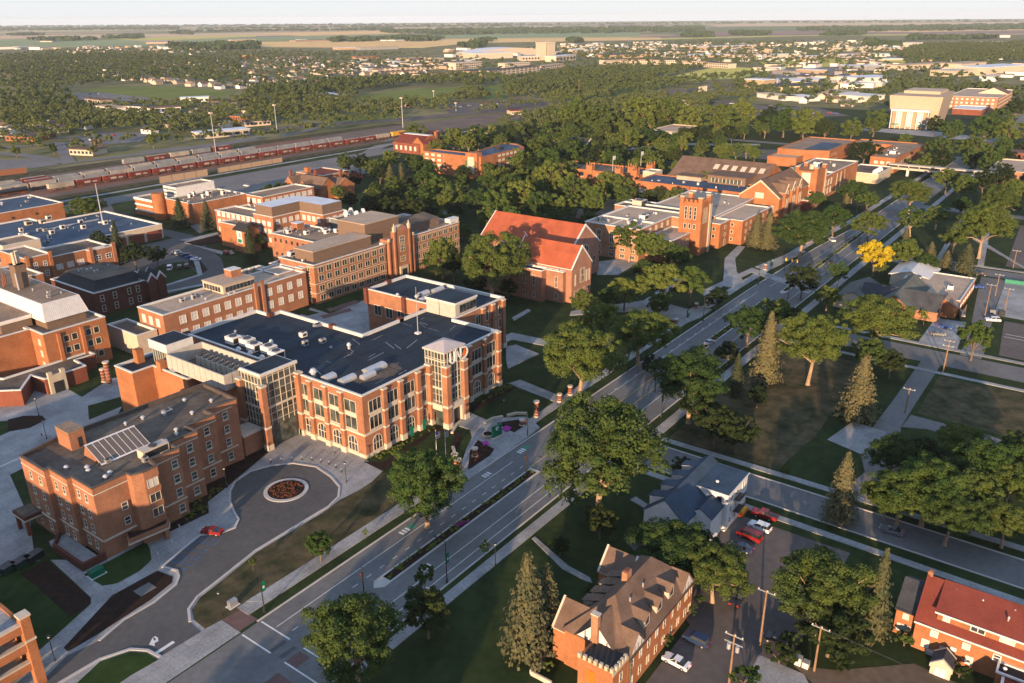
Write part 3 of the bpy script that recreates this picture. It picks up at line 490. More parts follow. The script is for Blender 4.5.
b = MB(); b.face([(x, y, .06) for x, y in strip([(300, -20), (301, 19)], .3)], 'line_white'); b.face([(x, y, .06) for x, y in strip([(303, -20), (304, 19)], .3)], 'line_white'); o = b.build('lot_lines'); o['kind'] = 'structure'
slab('footpath', [(389, 40), (389, 37.5), (490, 48), (490, 51)]); slab('footpath', [(386, 56), (386, 54), (490, 60), (490, 62)]); slab('footpath', [(389, 20), (391, 20), (440, 48), (436, 49)])

# ================================================================ BUILDINGS
def vent(par, x, y, z, r=.5, h=.9, m='galv'):
    b = MB().tube((x, y, z), (x, y, z + h * .6), r * .6, r * .6, m, 8).tube((x, y, z + h * .6), (x, y, z + h), r, r * .5, m, 8); return b.build('roof_vent', par)
def unit(par, x0, y0, x1, y1, z0, z1, m='galv'):
    b = MB().box(x0, y0, z0, x1, y1, z1, m); b.box(x0 + .3, y0 - .04, z0 + .3, x1 - .3, y0 - .002, z1 - .3, 'dark_metal'); b.tube(((x0 + x1) / 2, (y0 + y1) / 2, z1), ((x0 + x1) / 2, (y0 + y1) / 2, z1 + .25), min(x1 - x0, y1 - y0) * .35, min(x1 - x0, y1 - y0) * .35, 'dark_metal', 12); return b.build('rooftop_unit', par)
def rooftop(b, x0, y0, x1, y1, z, n, seed):
    g = random.Random(seed)
    for i in range(n):
        x, y = g.uniform(x0, x1), g.uniform(y0, y1)
        if g.random() < .55: vent(b.t, x, y, z, g.uniform(.25, .5), g.uniform(.5, 1.1), g.choice(('galv', 'white_metal', 'grey_metal')))
        else: s_ = g.uniform(.8, 2.2); unit(b.t, x, y, x + s_, y + s_ * g.uniform(.6, 1), z, z + g.uniform(.6, 1.6), g.choice(('galv', 'white_metal', 'grey_metal')))
def duct(par, x0, y0, x1, y1, z, r=1.1):       # barrel-topped duct along its long side
    b = MB(); n = 8; al = (x1 - x0) >= (y1 - y0)
    L0, L1 = (x0, x1) if al else (y0, y1); c = (y0 + y1) / 2 if al else (x0 + x1) / 2; hw = (y1 - y0) / 2 if al else (x1 - x0) / 2
    prof = [(c - hw, z), (c - hw, z + r * .4)] + [(c - hw * math.cos(math.pi * i / n), z + r * .4 + r * .6 * math.sin(math.pi * i / n)) for i in range(1, n)] + [(c + hw, z + r * .4), (c + hw, z)]
    pt = lambda a, q: (a, q[0], q[1]) if al else (q[0], a, q[1])
    for i in range(len(prof) - 1): b.face([pt(L0, prof[i]), pt(L1, prof[i]), pt(L1, prof[i + 1]), pt(L0, prof[i + 1])], 'galv')
    b.face([pt(L0, q) for q in prof], 'grey_metal'); b.face([pt(L1, q) for q in prof], 'grey_metal'); return b.build('duct', par)
def pilasters(par, face, plane, As, w_, d, z0, z1, m='brick_union', cap='stone', base=1.6, mid=None):
    for a in As:
        b = MB()
        def bx(a0, a1, q, za, zb, mm):
            if face == '-y': b.box(a0, plane - q, za, a1, plane + .02, zb, mm)
            else: b.box(plane - q, a0, za, plane + .02, a1, zb, mm)
        bx(a - w_ / 2 - .2, a + w_ / 2 + .2, d + .2, z0, z0 + base, cap); bx(a - w_ / 2, a + w_ / 2, d, z0 + base, z1, m)
        for zz in (mid or []): bx(a - w_ / 2 - .08, a + w_ / 2 + .08, d + .08, zz, zz + .5, cap)
        bx(a - w_ / 2 - .12, a + w_ / 2 + .12, d + .12, z1, z1 + .35, cap); b.build('pilaster', par)
def band(par, face, plane, a0, a1, z, h, d=.1, m='stone', name='stone_band'):
    b = MB()
    if face == '-y': b.box(a0, plane - d, z, a1, plane + .01, z + h, m)
    elif face == '-x': b.box(plane - d, a0, z, plane + .01, a1, z + h, m)
    elif face == '+y': b.box(a0, plane - .01, z, a1, plane + d, z + h, m)
    return b.build(name, par)
# ---- student union
U = Bld('union_building', 'three storey orange brick student union with dark flat roof and glass corner tower', 'building', (120, 133))
UP = [(120.5, 133), (174, 133), (174, 149.5), (199, 149.5), (199, 192), (180, 192), (180, 162.5), (149.5, 162.5), (149.5, 198), (145.5, 198), (145.5, 204.5), (121, 204.5), (121, 164), (120.5, 158)]
U.vol(UP, 0, 17, 'brick_union', 'membrane', 'coping', .9, .5)
U.vol([(100, 197.5), (106, 197.5), (106, 182), (112, 182), (112, 168.5), (120.9, 168.5), (120.9, 206), (100, 206)], 0, 14, 'brick_orange', 'dark_roof')
YB = [134.4, 140.0, 145.6, 151.2, 156.6]
U.wins('-x', 120.5, 135.6, 157.4, 4, [], 0, 0)
for i in range(4):
    a = (YB[i] + YB[i + 1]) / 2 + (.15 if i == 0 else 0)
    window(U.t, '-x', 120.5, a, .9, 3.4, 4.4, 3, 2, True, 'stone', 'glass', .24, name='arched_window')
    for z, h in ((7.0, 3.5), (11.5, 3.3)): window(U.t, '-x', 120.5, a, z, 4.1, h, 2, 1, False, 'stone', 'glass_green', .15, sill=True)
    band(U.t, '-x', 120.5, a - 2.05, a + 2.05, 10.52, .78, .06, 'stone', 'spandrel')
pilasters(U.t, '-x', 120.5, YB[1:4] + [156.4], 1.3, .8, 0, 16.2, mid=[6, 10.6]); band(U.t, '-x', 120.5, 133, 158, 6.1, .6, .22); band(U.t, '-x', 120.5, 133, 158, 0, 1.0, .2)
XB = [121.6, 127.4, 133.2, 139.6, 143.8]
for i in range(4):
    a = (XB[i] + XB[i + 1]) / 2
    window(U.t, '-y', 133, a, .9, 3.2 if i < 3 else 2.2, 4.3, 3, 2, True, 'stone', 'glass', .22)
    for z, h in ((7.0, 3.5), (11.5, 3.3)): window(U.t, '-y', 133, a, z, (4.3 if i < 3 else 2.5), h, 3, 1, False, 'stone', 'glass', .15, sill=True)
    band(U.t, '-y', 133, a - 1.9, a + 1.9, 10.52, .78, .06, 'stone', 'spandrel')
pilasters(U.t, '-y', 133, XB[1:4], 1.3, .8, 0, 16.2, mid=[6, 10.6]); band(U.t, '-y', 133, 120.5, 143.5, 6.1, .6, .22); band(U.t, '-y', 133, 120.5, 174, 0, 1.0, .2)
XB2 = [153.4, 160.4, 167.0, 173.6]
for i in range(3):
    a = (XB2[i] + XB2[i + 1]) / 2
    window(U.t, '-y', 133, a, .9, 3.4, 4.2, 3, 2, True, 'stone', 'glass', .34)
    for z, h in ((6.9, 3.4), (11.3, 3.3)): window(U.t, '-y', 133, a, z, 4.5, h, 3, 1, False, 'stone', 'glass', .15, sill=True)
pilasters(U.t, '-y', 133, XB2[1:], 1.3, .8, 0, 16.4, mid=[6, 10.6]); band(U.t, '-y', 133, 152, 174, 6.1, .6, .22); band(U.t, '-y', 133, 152, 174, 10.4, .5, .1)
for z in (1.2, 7.2, 11.6): U.wins('-y', 149.5, 183.5, 199, 4, [z], 2.6, 3.2, nx=2, nz=1, fr='stone', fw_=.2)
pilasters(U.t, '-y', 149.5, [187.6, 192.6, 198], 1.3, .8, 0, 16.2)
flat('tower_metal', (.40, .36, .36), .5)
def tower(x0, y0, x1, y1, z1, name, roof, zr):
    U.part(name, lambda b: (b.box(x0, y0, 0, x1, y1, z1 - 3.0, 'glass_green'), b.box(x0 - .15, y0 - .15, z1 - 3.0, x1 + .15, y1 + .15, z1 - 2.7, 'stone'), b.box(x0, y0, z1 - 2.7, x1, y1, z1 - .4, 'glass_green'), b.box(x0 - .5, y0 - .5, z1 - .4, x1 + .5, y1 + .5, z1, 'stone')))
    def mull(b):
        n = 6
        for i in range(n + 1):
            x = x0 + (x1 - x0) * i / n; y = y0 + (y1 - y0) * i / n
            b.box(x - .09, y0 - .12, 5.8, x + .09, y0 - .003, z1 - .4, 'stone'); b.box(x0 - .12, y - .09, 5.8, x0 - .003, y + .09, z1 - .4, 'stone')
        for z in range(7, int(z1), 2): b.box(x0 - .1, y0 - .1, z, x1, y0 - .004, z + .12, 'stone'); b.box(x0 - .1, y0 - .1, z + .003, x0 - .004, y1, z + .12, 'stone')
        for z in (10.6,): b.box(x0 - .2, y0 - .2, z, x1, y0 - .006, z + .6, 'stone'); b.box(x0 - .2, y0 - .2, z, x0 - .006, y1, z + .6, 'stone')
    U.part('mullions', mull)
    if zr:
        def rf(b):
            c = ((x0 + x1) / 2, (y0 + y1) / 2, zr); q = [(x0 - .6, y0 - .6, z1), (x1 + .6, y0 - .6, z1), (x1 + .6, y1 + .6, z1), (x0 - .6, y1 + .6, z1)]
            for i in range(4): b.face([q[i], q[(i + 1) % 4], c], roof)
        U.part('tower_roof', rf)
    else: U.part('tower_roof', lambda b: (b.box(x0 - .5, y0 - .5, z1, x1 + .5, y0, z1 + .4, 'coping'), b.box(x0 - .5, y0, z1, x0, y1, z1 + .4, 'coping'), b.box(x0, y0, z1, x1, y1, z1 + .1, 'membrane')))
tower(144.2, 127.6, 151.6, 134.0, 21.4, 'corner_tower', 'tower_metal', 23.0)
for (x, y) in ((143.9, 132.2), (144.4, 126.9), (151.4, 127.0)):
    zt = 16.9 if x != 144.4 else 17.4
    U.part('brick_pier', lambda b: (b.box(x - .9, y - .6, 0, x + .9, y + 1.3, 1.6, 'stone'), b.box(x - .8, y - .5, 1.6, x + .8, y + 1.2, zt, 'brick_union'), b.box(x - .9, y - .6, 6, x + .9, y + 1.2, 6.7, 'stone'), b.box(x - .9, y - .6, zt - 2.5, x + .9, y + 1.2, zt - 2.1, 'stone'), b.box(x - .9, y - .6, zt, x + .9, y + 1.3, zt + .4, 'stone')))
U.part('entrance_arch', lambda b: (b.box(145.35, 126.7, 4.9, 150.4, 127.5, 6.6, 'stone'), b.box(145.35, 126.7, 0, 146.2, 127.5, 4.9, 'stone'), b.box(149.6, 126.7, 0, 150.4, 127.5, 4.9, 'stone'), b.box(143.4, 128.2, 4.9, 144.15, 131.5, 6.6, 'stone'), b.box(146.2, 127.52, 0, 149.6, 127.58, 4.9, 'dark_metal')))
tower(110, 156.5, 120.4, 164, 20, 'glass_stair_tower', None, None)
for (x, y) in ((109.6, 156), (120.3, 155.4), (109.6, 164.4)):
    U.part('brick_pier', lambda b: (b.box(x - .8, y - .8, 0, x + .9, y + .9, 1.6, 'stone'), b.box(x - .7, y - .7, 1.6, x + .8, y + .8, 17.2, 'brick_union'), b.box(x - .8, y - .8, 6, x + .9, y + .9, 6.6, 'stone'), b.box(x - .8, y - .8, 17.2, x + .9, y + .9, 17.6, 'stone')))
U.part('porch', lambda b: (b.box(104, 158, 0, 109.6, 163, 5.2, 'brick_union'), b.box(103.8, 157.8, 5.2, 109.4, 163.2, 5.9, 'stone')))
U.part('corridor_link', lambda b: (b.box(100.5, 162.5, 0, 110, 169, 3.2, 'glass_green'), b.box(100, 162, 3.2, 110.2, 169.5, 4.0, 'stone'), b.box(100.5, 162.5, 4.0, 110, 169, 4.1, 'grey_roof')))
# UND sign on the tower, flame in the D
def letters(b):
    y0, y1 = 126.2, 126.45
    def bar(x, z, x2, z2, t=.42, m='white_paint'):
        d = Vector((x2 - x, z2 - z)).normalized(); n = Vector((-d.y, d.x)) * t / 2
        q = [(x + n.x, z + n.y), (x - n.x, z - n.y), (x2 - n.x, z2 - n.y), (x2 + n.x, z2 + n.y)]
        b.face([(a, y0, c) for a, c in q], m)
        for i in range(4): b.face([(q[i][0], y0, q[i][1]), (q[(i + 1) % 4][0], y0, q[(i + 1) % 4][1]), (q[(i + 1) % 4][0], y1, q[(i + 1) % 4][1]), (q[i][0], y1, q[i][1])], m)
    z = 18.2; H = 2.9
    X = 145.2
    bar(X, z + H, X, z + .5); bar(X, z + .5, X + .5, z + .05); bar(X + .5, z + .05, X + 1.2, z + .05); bar(X + 1.2, z + .05, X + 1.7, z + .5); bar(X + 1.7, z + .5, X + 1.7, z + H)
    X = 147.4
    bar(X, z, X, z + H + .3); bar(X, z + H + .3, X + 1.9, z + .1); bar(X + 1.9, z + .1, X + 1.9, z + H + .3)
    X = 149.9
    pts = [(X - .1, z + H + .1)] + [(X + .2 + 1.9 * math.sin(t), z + H / 2 + (H / 2 + .1) * math.cos(t)) for t in [math.pi * i / 8 for i in range(9)]] + [(X - .1, z - .1)]
    for i in range(len(pts) - 1): bar(*pts[i], *pts[i + 1])
    b.face([(a, y0 - .02, c) for a, c in [(X + .0, z + .3), (X + .9, z + .5), (X + 1.35, z + 1.4), (X + 1.0, z + 2.1), (X + .95, z + 2.8), (X + .35, z + 2.0), (X - .05, z + 1.2)]], 'orange_paint')
U.part('letter_sign', letters)
# mechanical screen, roof gear
U.part('mechanical_screen', lambda b: (b.box(107, 167.2, 14.1, 107.4, 192, 18.2, 'louver_panel'), b.box(107.4, 167.2, 14.1, 118, 167.6, 18.2, 'louver_panel'), b.box(117.6, 167.6, 14.1, 118, 192, 18.2, 'louver_panel'), b.box(107.4, 191.6, 14.1, 117.6, 192, 18.2, 'louver_panel'), b.box(107.4, 167.6, 14.1, 117.6, 191.6, 14.4, 'grey_roof')))
def seams(b):
    for i in range(1, 10): b.box(106.93, 167.2 + i * 2.5, 14.2, 106.995, 167.3 + i * 2.5, 18.1, 'grey_metal')
    for i in range(1, 5): b.box(107 + i * 2.2, 167.13, 14.2, 107.1 + i * 2.2, 167.195, 18.1, 'grey_metal')
U.part('panel_seams', seams)
U.part('cooling_units', lambda b: [(b.box(112.5, 170 + i * 2.2, 14.5, 115.5, 171.8 + i * 2.2, 17.0, 'cream'), b.tube((113.3, 170.9 + i * 2.2, 17.0), (113.3, 170.9 + i * 2.2, 17.5), .6, .6, 'dark_metal', 10), b.tube((114.7, 170.9 + i * 2.2, 17.0), (114.7, 170.9 + i * 2.2, 17.5), .6, .6, 'dark_metal', 10)) for i in range(8)])
U.part('stair_penthouse', lambda b: (b.box(108.5, 193.5, 13.5, 115.5, 201, 19.6, 'glass_green'), b.box(108, 193, 17.6, 116, 201.5, 20, 'coping'), b.box(108.3, 193.3, 20, 115.7, 201.2, 20.05, 'membrane'), *[b.box(108.38, 194 + i * 1.1, 13.5, 108.49, 194.1 + i * 1.1, 17.6, 'coping') for i in range(7)]))
U.part('brick_pier', lambda b: b.box(105, 203, 13, 107, 205, 17.2, 'brick_orange')); U.part('brick_pier', lambda b: b.box(105.5, 193, 13.3, 107.5, 195, 16, 'brick_orange'))
for a in ((110.5, 183.5, 113, 191), (107.2, 194, 109, 199)): pass
duct(U.t, 101.2, 186.5, 106.2, 189.5, 13.3, 1.7) if False else None
duct(U.t, 107.2, 183.2, 111.6, 186.4, 13.3, 1.6); duct(U.t, 106.6, 188.6, 111, 191, 13.3, 1.3)
for a in ((122.5, 147.2, 125.8, 149.6), (123.6, 142.6, 128.2, 144.8), (131.4, 141.6, 138.0, 144.4), (128.4, 140.2, 132.6, 142.0)): duct(U.t, *a, 16.1, 1.3)
def scuffs(b):
    g = random.Random(2)
    for _ in range(26):
        x, y = g.uniform(123, 172), g.uniform(135, 160); a = g.choice((.1, .3, 1.5, 1.2)); l = g.uniform(1, 7); b.face([(p[0], p[1], 16.12) for p in strip([(x, y), (x + l * math.cos(a), y + l * math.sin(a))], g.uniform(.08, .22))], 'grey_metal')
    for q in (((121.5, 158), (173, 158.5)), ((138, 134), (138.6, 161)), ((121.5, 180), (149, 180)), ((152, 149.8), (198, 150.4))): b.face([(p[0], p[1], 16.14) for p in strip(list(q), .35)], 'dark_roof')
U.part('roof_seams', scuffs)
U.part('gravel_patch', lambda b: b.face([(x, y, 16.13) for x, y in ((126.5, 140), (135, 136.5), (139.5, 137.8), (141, 142), (137, 146), (130, 146.2), (126.5, 143.5))], 'grey_roof'))
vent(U.t, 122.8, 152.6, 16.1, 1.1, 2.2); vent(U.t, 141, 159, 16.1, .7, 1.8); vent(U.t, 130, 178, 16.1, .7, 2.0)
for i in range(5):
    unit(U.t, 124 + (i % 2) * 1.2, 168.5 + i * 4.6, 127 + (i % 2) * 1.2, 172 + i * 4.6, 16.2, 18.2, 'white_metal')
for i in range(3): vent(U.t, 122.2, 172 + i * 5, 16.1, .8, 1.4)
for a in ((186, 173, 190, 175), (182, 169, 186, 171), (186, 166, 190, 168), (191, 172, 196, 173.6)): duct(U.t, *a, 16.1, 1.2)
vent(U.t, 183, 172.5, 16.1, .8, 1.6); vent(U.t, 181, 179, 16.1, .7, 1.4)
U.part('gravel_patch', lambda b: b.face([(x, y, 16.13) for x, y in ((180, 166), (182, 159), (188, 156), (191, 160), (190, 170), (195, 176), (191, 177), (186, 171))], 'grey_roof'))
U.part('roof_mast', lambda b: (b.tube((160.5, 151.5, 16.1), (160.5, 151.5, 30), .14, .06, 'galv', 6), b.box(159.8, 150.8, 16.1, 161.2, 152.2, 16.5, 'white_metal')))
U.part('penthouse', lambda b: (b.box(172.3, 138.8, 16, 183, 148.5, 21, 'louver_panel'), b.box(172, 138.5, 20.4, 183.3, 148.8, 21.3, 'coping'), b.box(172.3, 138.8, 21.3, 183, 148.5, 21.35, 'membrane')) if False else (b.box(176, 150.5, 16, 186, 162, 20.4, 'louver_panel'), b.box(175.7, 150.2, 20.4, 186.3, 162.3, 21, 'coping'), b.box(176, 150.5, 21, 186, 162, 21.05, 'membrane'), *[b.box(178 + i * 1.6, 150.3, 17.4, 179.2 + i * 1.6, 150.49, 19.8, 'glass') for i in range(5)]))
for q in ((130, 205, 13),): pass
for (x, y) in ((145.5, 198), (149.5, 175), (165, 162.7), (180, 175), (180, 192), (190, 192), (121.2, 204.3)):
    U.part('brick_pier', lambda b: b.box(x - .9, y - .7, 12, x + .9, y + .7, 17.3, 'brick_dark'))
U.wins('-x', 149.4 if False else 180, 164, 190, 5, [8.5], 3.2, 3.6, nx=2, nz=1, fr='stone')
rooftop(U, 125, 162, 147, 200, 16.15, 8, 14); U.done()
# one storey court roof
C = Bld('court_pavilion', 'low dark roofed pavilion in the courtyard behind the union', 'pavilion', (155, 170))
C.vol((152, 164, 179, 176), 0, 5.2, 'brick_union', 'dark_roof', 'coping'); C.done()
# ---- brick residence hall, saw-tooth front
D = Bld('residence_hall', 'four storey brick residence hall with stepped saw-tooth side and tilted skylight', 'building', (62, 146))
DP = [(62, 146.3), (69, 146.3), (69.2, 144.9), (71.2, 144), (74.4, 144), (75, 147.4), (81.2, 147), (81.2, 150.9), (88, 150.6), (88, 154.6), (95.2, 154.4), (95.2, 158), (103.2, 157.4), (104, 171.5), (69, 173), (60, 171), (60, 161), (61, 161), (61, 154), (62, 154)]
D.vol(DP, 0, 16.4, 'brick_union', 'grey_roof', 'coping_dark', .9, .4)
for (y, x) in ((149.3, 62), (152.2, 62), (156, 61), (159, 61), (163.5, 60), (167.5, 60)):
    for z in (1.4, 5.2, 8.6, 12.1): window(D.t, '-x', x, y, z, 1.1, 1.9, 1, 2, fr='stone', gl='glass', fw_=.14, sill=True)
for (x0, x1, y) in ((75.4, 81.2, 147.2), (81.4, 88, 150.8), (88.2, 95.2, 154.5), (95.4, 103.2, 157.7)):
    for z in (1.4, 5.2, 8.6, 12.1): window(D.t, '-y', y - (.12), x0 + 4.3, z, 1.5, 2.0, 1, 2, fr='stone', gl='glass_green', fw_=.16, sill=True)
    band(D.t, '-y', y - .1, x0, x1, 4.2, .35, .12)
for x0, x1, y in ((75.4, 81.2, 147.2), (81.4, 88, 150.8), (88.2, 95.2, 154.5), (95.4, 103.2, 157.7), (62, 69, 146.3)): band(D.t, '-y', y - .1, x0, x1, 14.6, .22, .1)
for (y0, y1, x) in ((146.3, 153.9, 62), (154, 160.9, 61), (161, 171, 60)): band(D.t, '-x', x, y0, y1, 14.6, .22, .1); band(D.t, '-x', x, y0, y1, 4.0, .4, .14)
band(D.t, '-y', 146.2, 62, 69, 4.0, .4, .14)
for z in (5.4, 8.8, 12.2): window(D.t, '-y', 143.9, 72.8, z, 2.4, 2.0, 2, 1, fr='cream', gl='blind' if z > 12 else 'glass', fw_=.12)
for z in (5.4, 8.8): window(D.t, '-y', 146.1, 67.4, z, 1.4, 1.8, 1, 2, fr='stone', gl='glass')
D.part('stair_hut', lambda b: (b.box(68, 165.5, 15.5, 71.2, 171, 19.6, 'brick_union'), b.box(67.9, 165.4, 19.6, 71.3, 171.1, 19.8, 'gravel_roof'), b.box(69.6, 165.42, 15.7, 70.4, 165.49, 18, 'dark_metal')))
def skyl(b):
    x0, x1, y0, y1 = 68.5, 79.2, 154.4, 161.6; z0, z1, yr = 15.6, 18.3, 160.2
    b.face([(x0, y0, z0), (x0, yr, z1), (x0, y1, z0)], 'brick_union'); b.face([(x1, y0, z0), (x1, yr, z1), (x1, y1, z0)], 'brick_union'); b.face([(x0, y1, z0), (x1, y1, z0), (x1, yr, z1), (x0, yr, z1)], 'galv')
    b.face([(x0, y0, z0), (x1, y0, z0), (x1, yr, z1), (x0, yr, z1)], 'skylight_glass')
    for i in range(9):
        x = x0 + (x1 - x0) * i / 8; b.face([(x - .07, y0, z0 + .05), (x + .07, y0, z0 + .05), (x + .07, yr, z1 + .05), (x - .07, yr, z1 + .05)], 'white_metal')
    for (ya, za, yb, zb) in ((y0 - .1, z0 + .07, y0 + .35, z0 + .2), (yr - .3, z1 - .02, yr + .15, z1 + .09)): b.face([(x0 - .2, ya, za), (x1 + .2, ya, za), (x1 + .2, yb, zb), (x0 - .2, yb, zb)], 'white_paint')
flat('skylight_glass', (.12, .095, .075), .35, .4); D.part('skylight', skyl)
unit(D.t, 74.6, 149.2, 80.4, 151.6, 15.5, 17.4, 'cream')
for (x, y) in ((63.5, 159), (66, 155.6), (65.5, 154.2), (66.2, 149), (67.6, 149.8), (78, 163.5), (85, 167), (89, 164.8), (90.2, 165), (96, 167.5), (99.5, 162), (93, 160), (86, 155.5), (81.6, 152.6)): vent(D.t, x, y, 15.5, .55, .9)
D.part('terrace', lambda b: (b.box(57.6, 147, 0, 60.9, 160.5, .9, 'concrete'), b.box(57.0, 146.2, 0, 57.59, 157.5, 1.7, 'brick_dark'), b.box(57.6, 146.2, 0, 61.9, 146.79, 1.7, 'brick_dark'), b.prism([(57, 157.5), (57.59, 157.5), (60.3, 160.8), (59.7, 161)], 0, 1.7, 'brick_dark')))
D.part('entry_canopy', lambda b: (b.box(56.4, 166.8, 3.9, 60.0, 172, 4.6, 'brick_dark'), b.box(56.7, 167.1, 4.6, 59.9, 171.7, 4.62, 'grey_roof'), b.box(56.6, 167, 0, 57.3, 167.7, 3.6, 'brick_red'), b.box(56.6, 171.2, 0, 57.3, 171.9, 3.6, 'brick_red'), b.box(56.3, 166.7, 3.6, 60.0, 172.1, 3.9, 'stone')))
D.part('porch', lambda b: (b.prism([(69.5, 143.8), (74.6, 143.8), (73.4, 142.2), (65.4, 143.4), (66.6, 146)], 2.8, 3.7, 'brick_union'), b.prism([(69.6, 143.8), (74.2, 143.8), (73.1, 142.5), (65.8, 143.7), (66.8, 146)], 3.7, 3.74, 'mulch'), b.prism([(69.4, 143.9), (74.8, 143.9), (73.5, 142.05), (65.2, 143.25), (66.5, 146)], 2.5, 2.8, 'stone')))
D.part('porch_pier', lambda b: b.box(72.6, 142.4, 0, 73.4, 143.2, 2.5, 'brick_union'))
rooftop(D, 62, 148, 102, 169, 15.55, 7, 18); D.done()
# ---- laboratory with white mansard top
A = Bld('laboratory_building', 'orange brick laboratory block with slanted white metal top storey', 'building', (100, 245))
A.vol((100, 245, 119, 300), 0, 14.3, 'brick_orange', 'gravel_roof', 'coping', .6)
A.part('white_upper_storey', lambda b: (b.face([(102.5, 248, 16.4), (116, 248, 16.4), (115, 250.2, 21.5), (103.6, 250.2, 21.5)], 'white_metal'), b.face([(102.5, 248, 16.4), (103.6, 250.2, 21.5), (103.6, 300, 21.5), (102.5, 300, 16.4)], 'white_metal'), b.face([(116, 248, 16.4), (115, 250.2, 21.5), (115, 300, 21.5), (116, 300, 16.4)], 'white_metal'), b.face([(103.6, 250.2, 21.5), (115, 250.2, 21.5), (115, 300, 21.5), (103.6, 300, 21.5)], 'white_metal'), b.face([(104, 250.6, 21.54), (114.6, 250.6, 21.54), (114.6, 300, 21.54), (104, 300, 21.54)], 'gravel_roof'), b.face([(102.5, 248, 16.4), (116, 248, 16.4), (116, 300, 16.4), (102.5, 300, 16.4)], 'brown_metal'), b.box(103.5, 249.2, 13.6, 115.4, 299, 16.4, 'brown_metal')))
def ms(b):
    for i in range(1, 22): x = 102.5 + 13.5 * i / 22; xt = 103.6 + 11.4 * i / 22; b.face([(x - .05, 247.96, 16.4), (x + .05, 247.96, 16.4), (xt + .05, 250.14, 21.5), (xt - .05, 250.14, 21.5)], 'galv')
A.part('panel_seams', ms)
A.part('lower_penthouse', lambda b: (b.box(93.5, 256, 13.6, 102.4, 300, 16.6, 'brown_metal'), b.box(93, 255.5, 16.6, 102.4, 300.5, 17.6, 'white_metal'), b.box(93.4, 256, 17.6, 102.2, 300, 17.64, 'gravel_roof')))
A.vol((88, 253, 99.9, 300), 0, 14.3, 'brick_orange', 'gravel_roof', 'coping', .6)
A.part('flue_tower', lambda b: (b.box(107, 271, 21.5, 110.4, 275, 29, 'brown_metal'), b.box(106.8, 270.8, 28.6, 110.6, 275.2, 29, 'brown_metal'), b.tube((107.8, 272.4, 29), (107.8, 272.4, 33), .5, .5, 'cream', 10), b.tube((109.5, 273.6, 29), (109.5, 273.6, 33), .6, .6, 'cream', 10), b.tube((106.4, 270, 21.5), (106.4, 270, 27), .3, .3, 'galv', 8)))
A.part('exhaust_pipes', lambda b: [b.tube((105 + (i % 3), 277 + i * 1.5, 21.5), (105 + (i % 3), 277 + i * 1.5, 24.5 + (i % 2)), .22, .22, 'rust', 6) for i in range(9)])
for x in (104.2, 111.2):
    for z in (5.2, 9.4): pass
for x in (107.6, 114.4):
    for z in (2.0, 6.2, 9.8)[(0 if x > 110 else 0):]:
        for d in (-1.25, 1.25): window(A.t, '-y', 245, x + d, z, 1.9, 2.2, 1, 1, fr='limestone', gl='glass', fw_=.2)
A.part('pilaster', lambda b: (b.box(103.6, 244.3, 0, 104.6, 245.01, 13.4, 'brick_orange'), b.box(110.6, 244.2, 0, 111.6, 245.01, 13.2, 'brick_orange')))
for i in range(7):
    for z in (2.5, 6.2, 9.8):
        y = 250 + i * 6.6
        if i == 0: window(A.t, '-x', 100, 248.2, z, 1.6, 2.2, 1, 2, fr='limestone', gl='blind', fw_=.2)
    for z in (2.5, 6.2, 9.8):
        for d in (-1.1, 1.1): window(A.t, '-x', 88, 255.8 + i * 6 + d, z, 1.5, 2.0, 1, 1, fr='limestone', gl='glass' if (i + int(z)) % 3 else 'blind', fw_=.2)
A.vol([(86, 232.5), (92.5, 240.5), (93.5, 234.5), (105.5, 234.5), (106, 241.5), (112, 241.5), (112, 244.9), (87, 244.9), (70, 275), (60, 262)], 0, 5.0, 'brick_red', 'grey_roof', 'coping', .5)
A.part('entrance', lambda b: (b.box(93.6, 238.9, 0, 99.5, 240.2, 4.6, 'stone'), b.box(94.8, 238.8, 0, 98.2, 238.89, 3.2, 'dark_metal')) if False else (b.box(94.2, 233.6, 0, 99.0, 234.4, 5.6, 'limestone'), b.box(95.2, 233.5, 0, 98.0, 233.59, 3.4, 'dark_metal'), b.box(94.2, 233.5, 5.6, 95.4, 234.6, 6.6, 'limestone'), b.box(97.8, 233.5, 5.6, 99, 234.6, 6.6, 'limestone')))
rooftop(A, 90, 255, 98, 262, 13.75, 3, 6); rooftop(A, 105, 252, 113, 268, 21.56, 4, 7); A.done()
# ---- dark gothic hall
G = Bld('auditorium_hall', 'dark red brick hall with tall narrow windows and black mansard roof', 'building', (137, 288))
G.vol((137, 287, 161, 318), 0, 9, 'brick_dark', 'dark_roof', 'coping', .5); G.hip(139, 291, 160, 318, 8.4, 11.2, 'dark_roof', 3, 0); G.part('roof_deck', lambda b: b.box(141.6, 293.8, 11.22, 157.4, 315.4, 11.35, 'grey_roof'))
for x in (139.8, 144.6, 150.2, 153.6):
    for z in (1.2, 5.0): window(G.t, '-y', 287, x, z, 1.5, 2.6, 1, 2, fr='limestone', gl='glass', fw_=.22)
for x in (157, 160.6): G.gable(x, 285, x + 3.4, 293, 9, 11.2, 'y', 'brick_dark', 'dark_roof', .3, 'coping')
rooftop(G, 143, 296, 156, 313, 11.36, 4, 13); G.done()
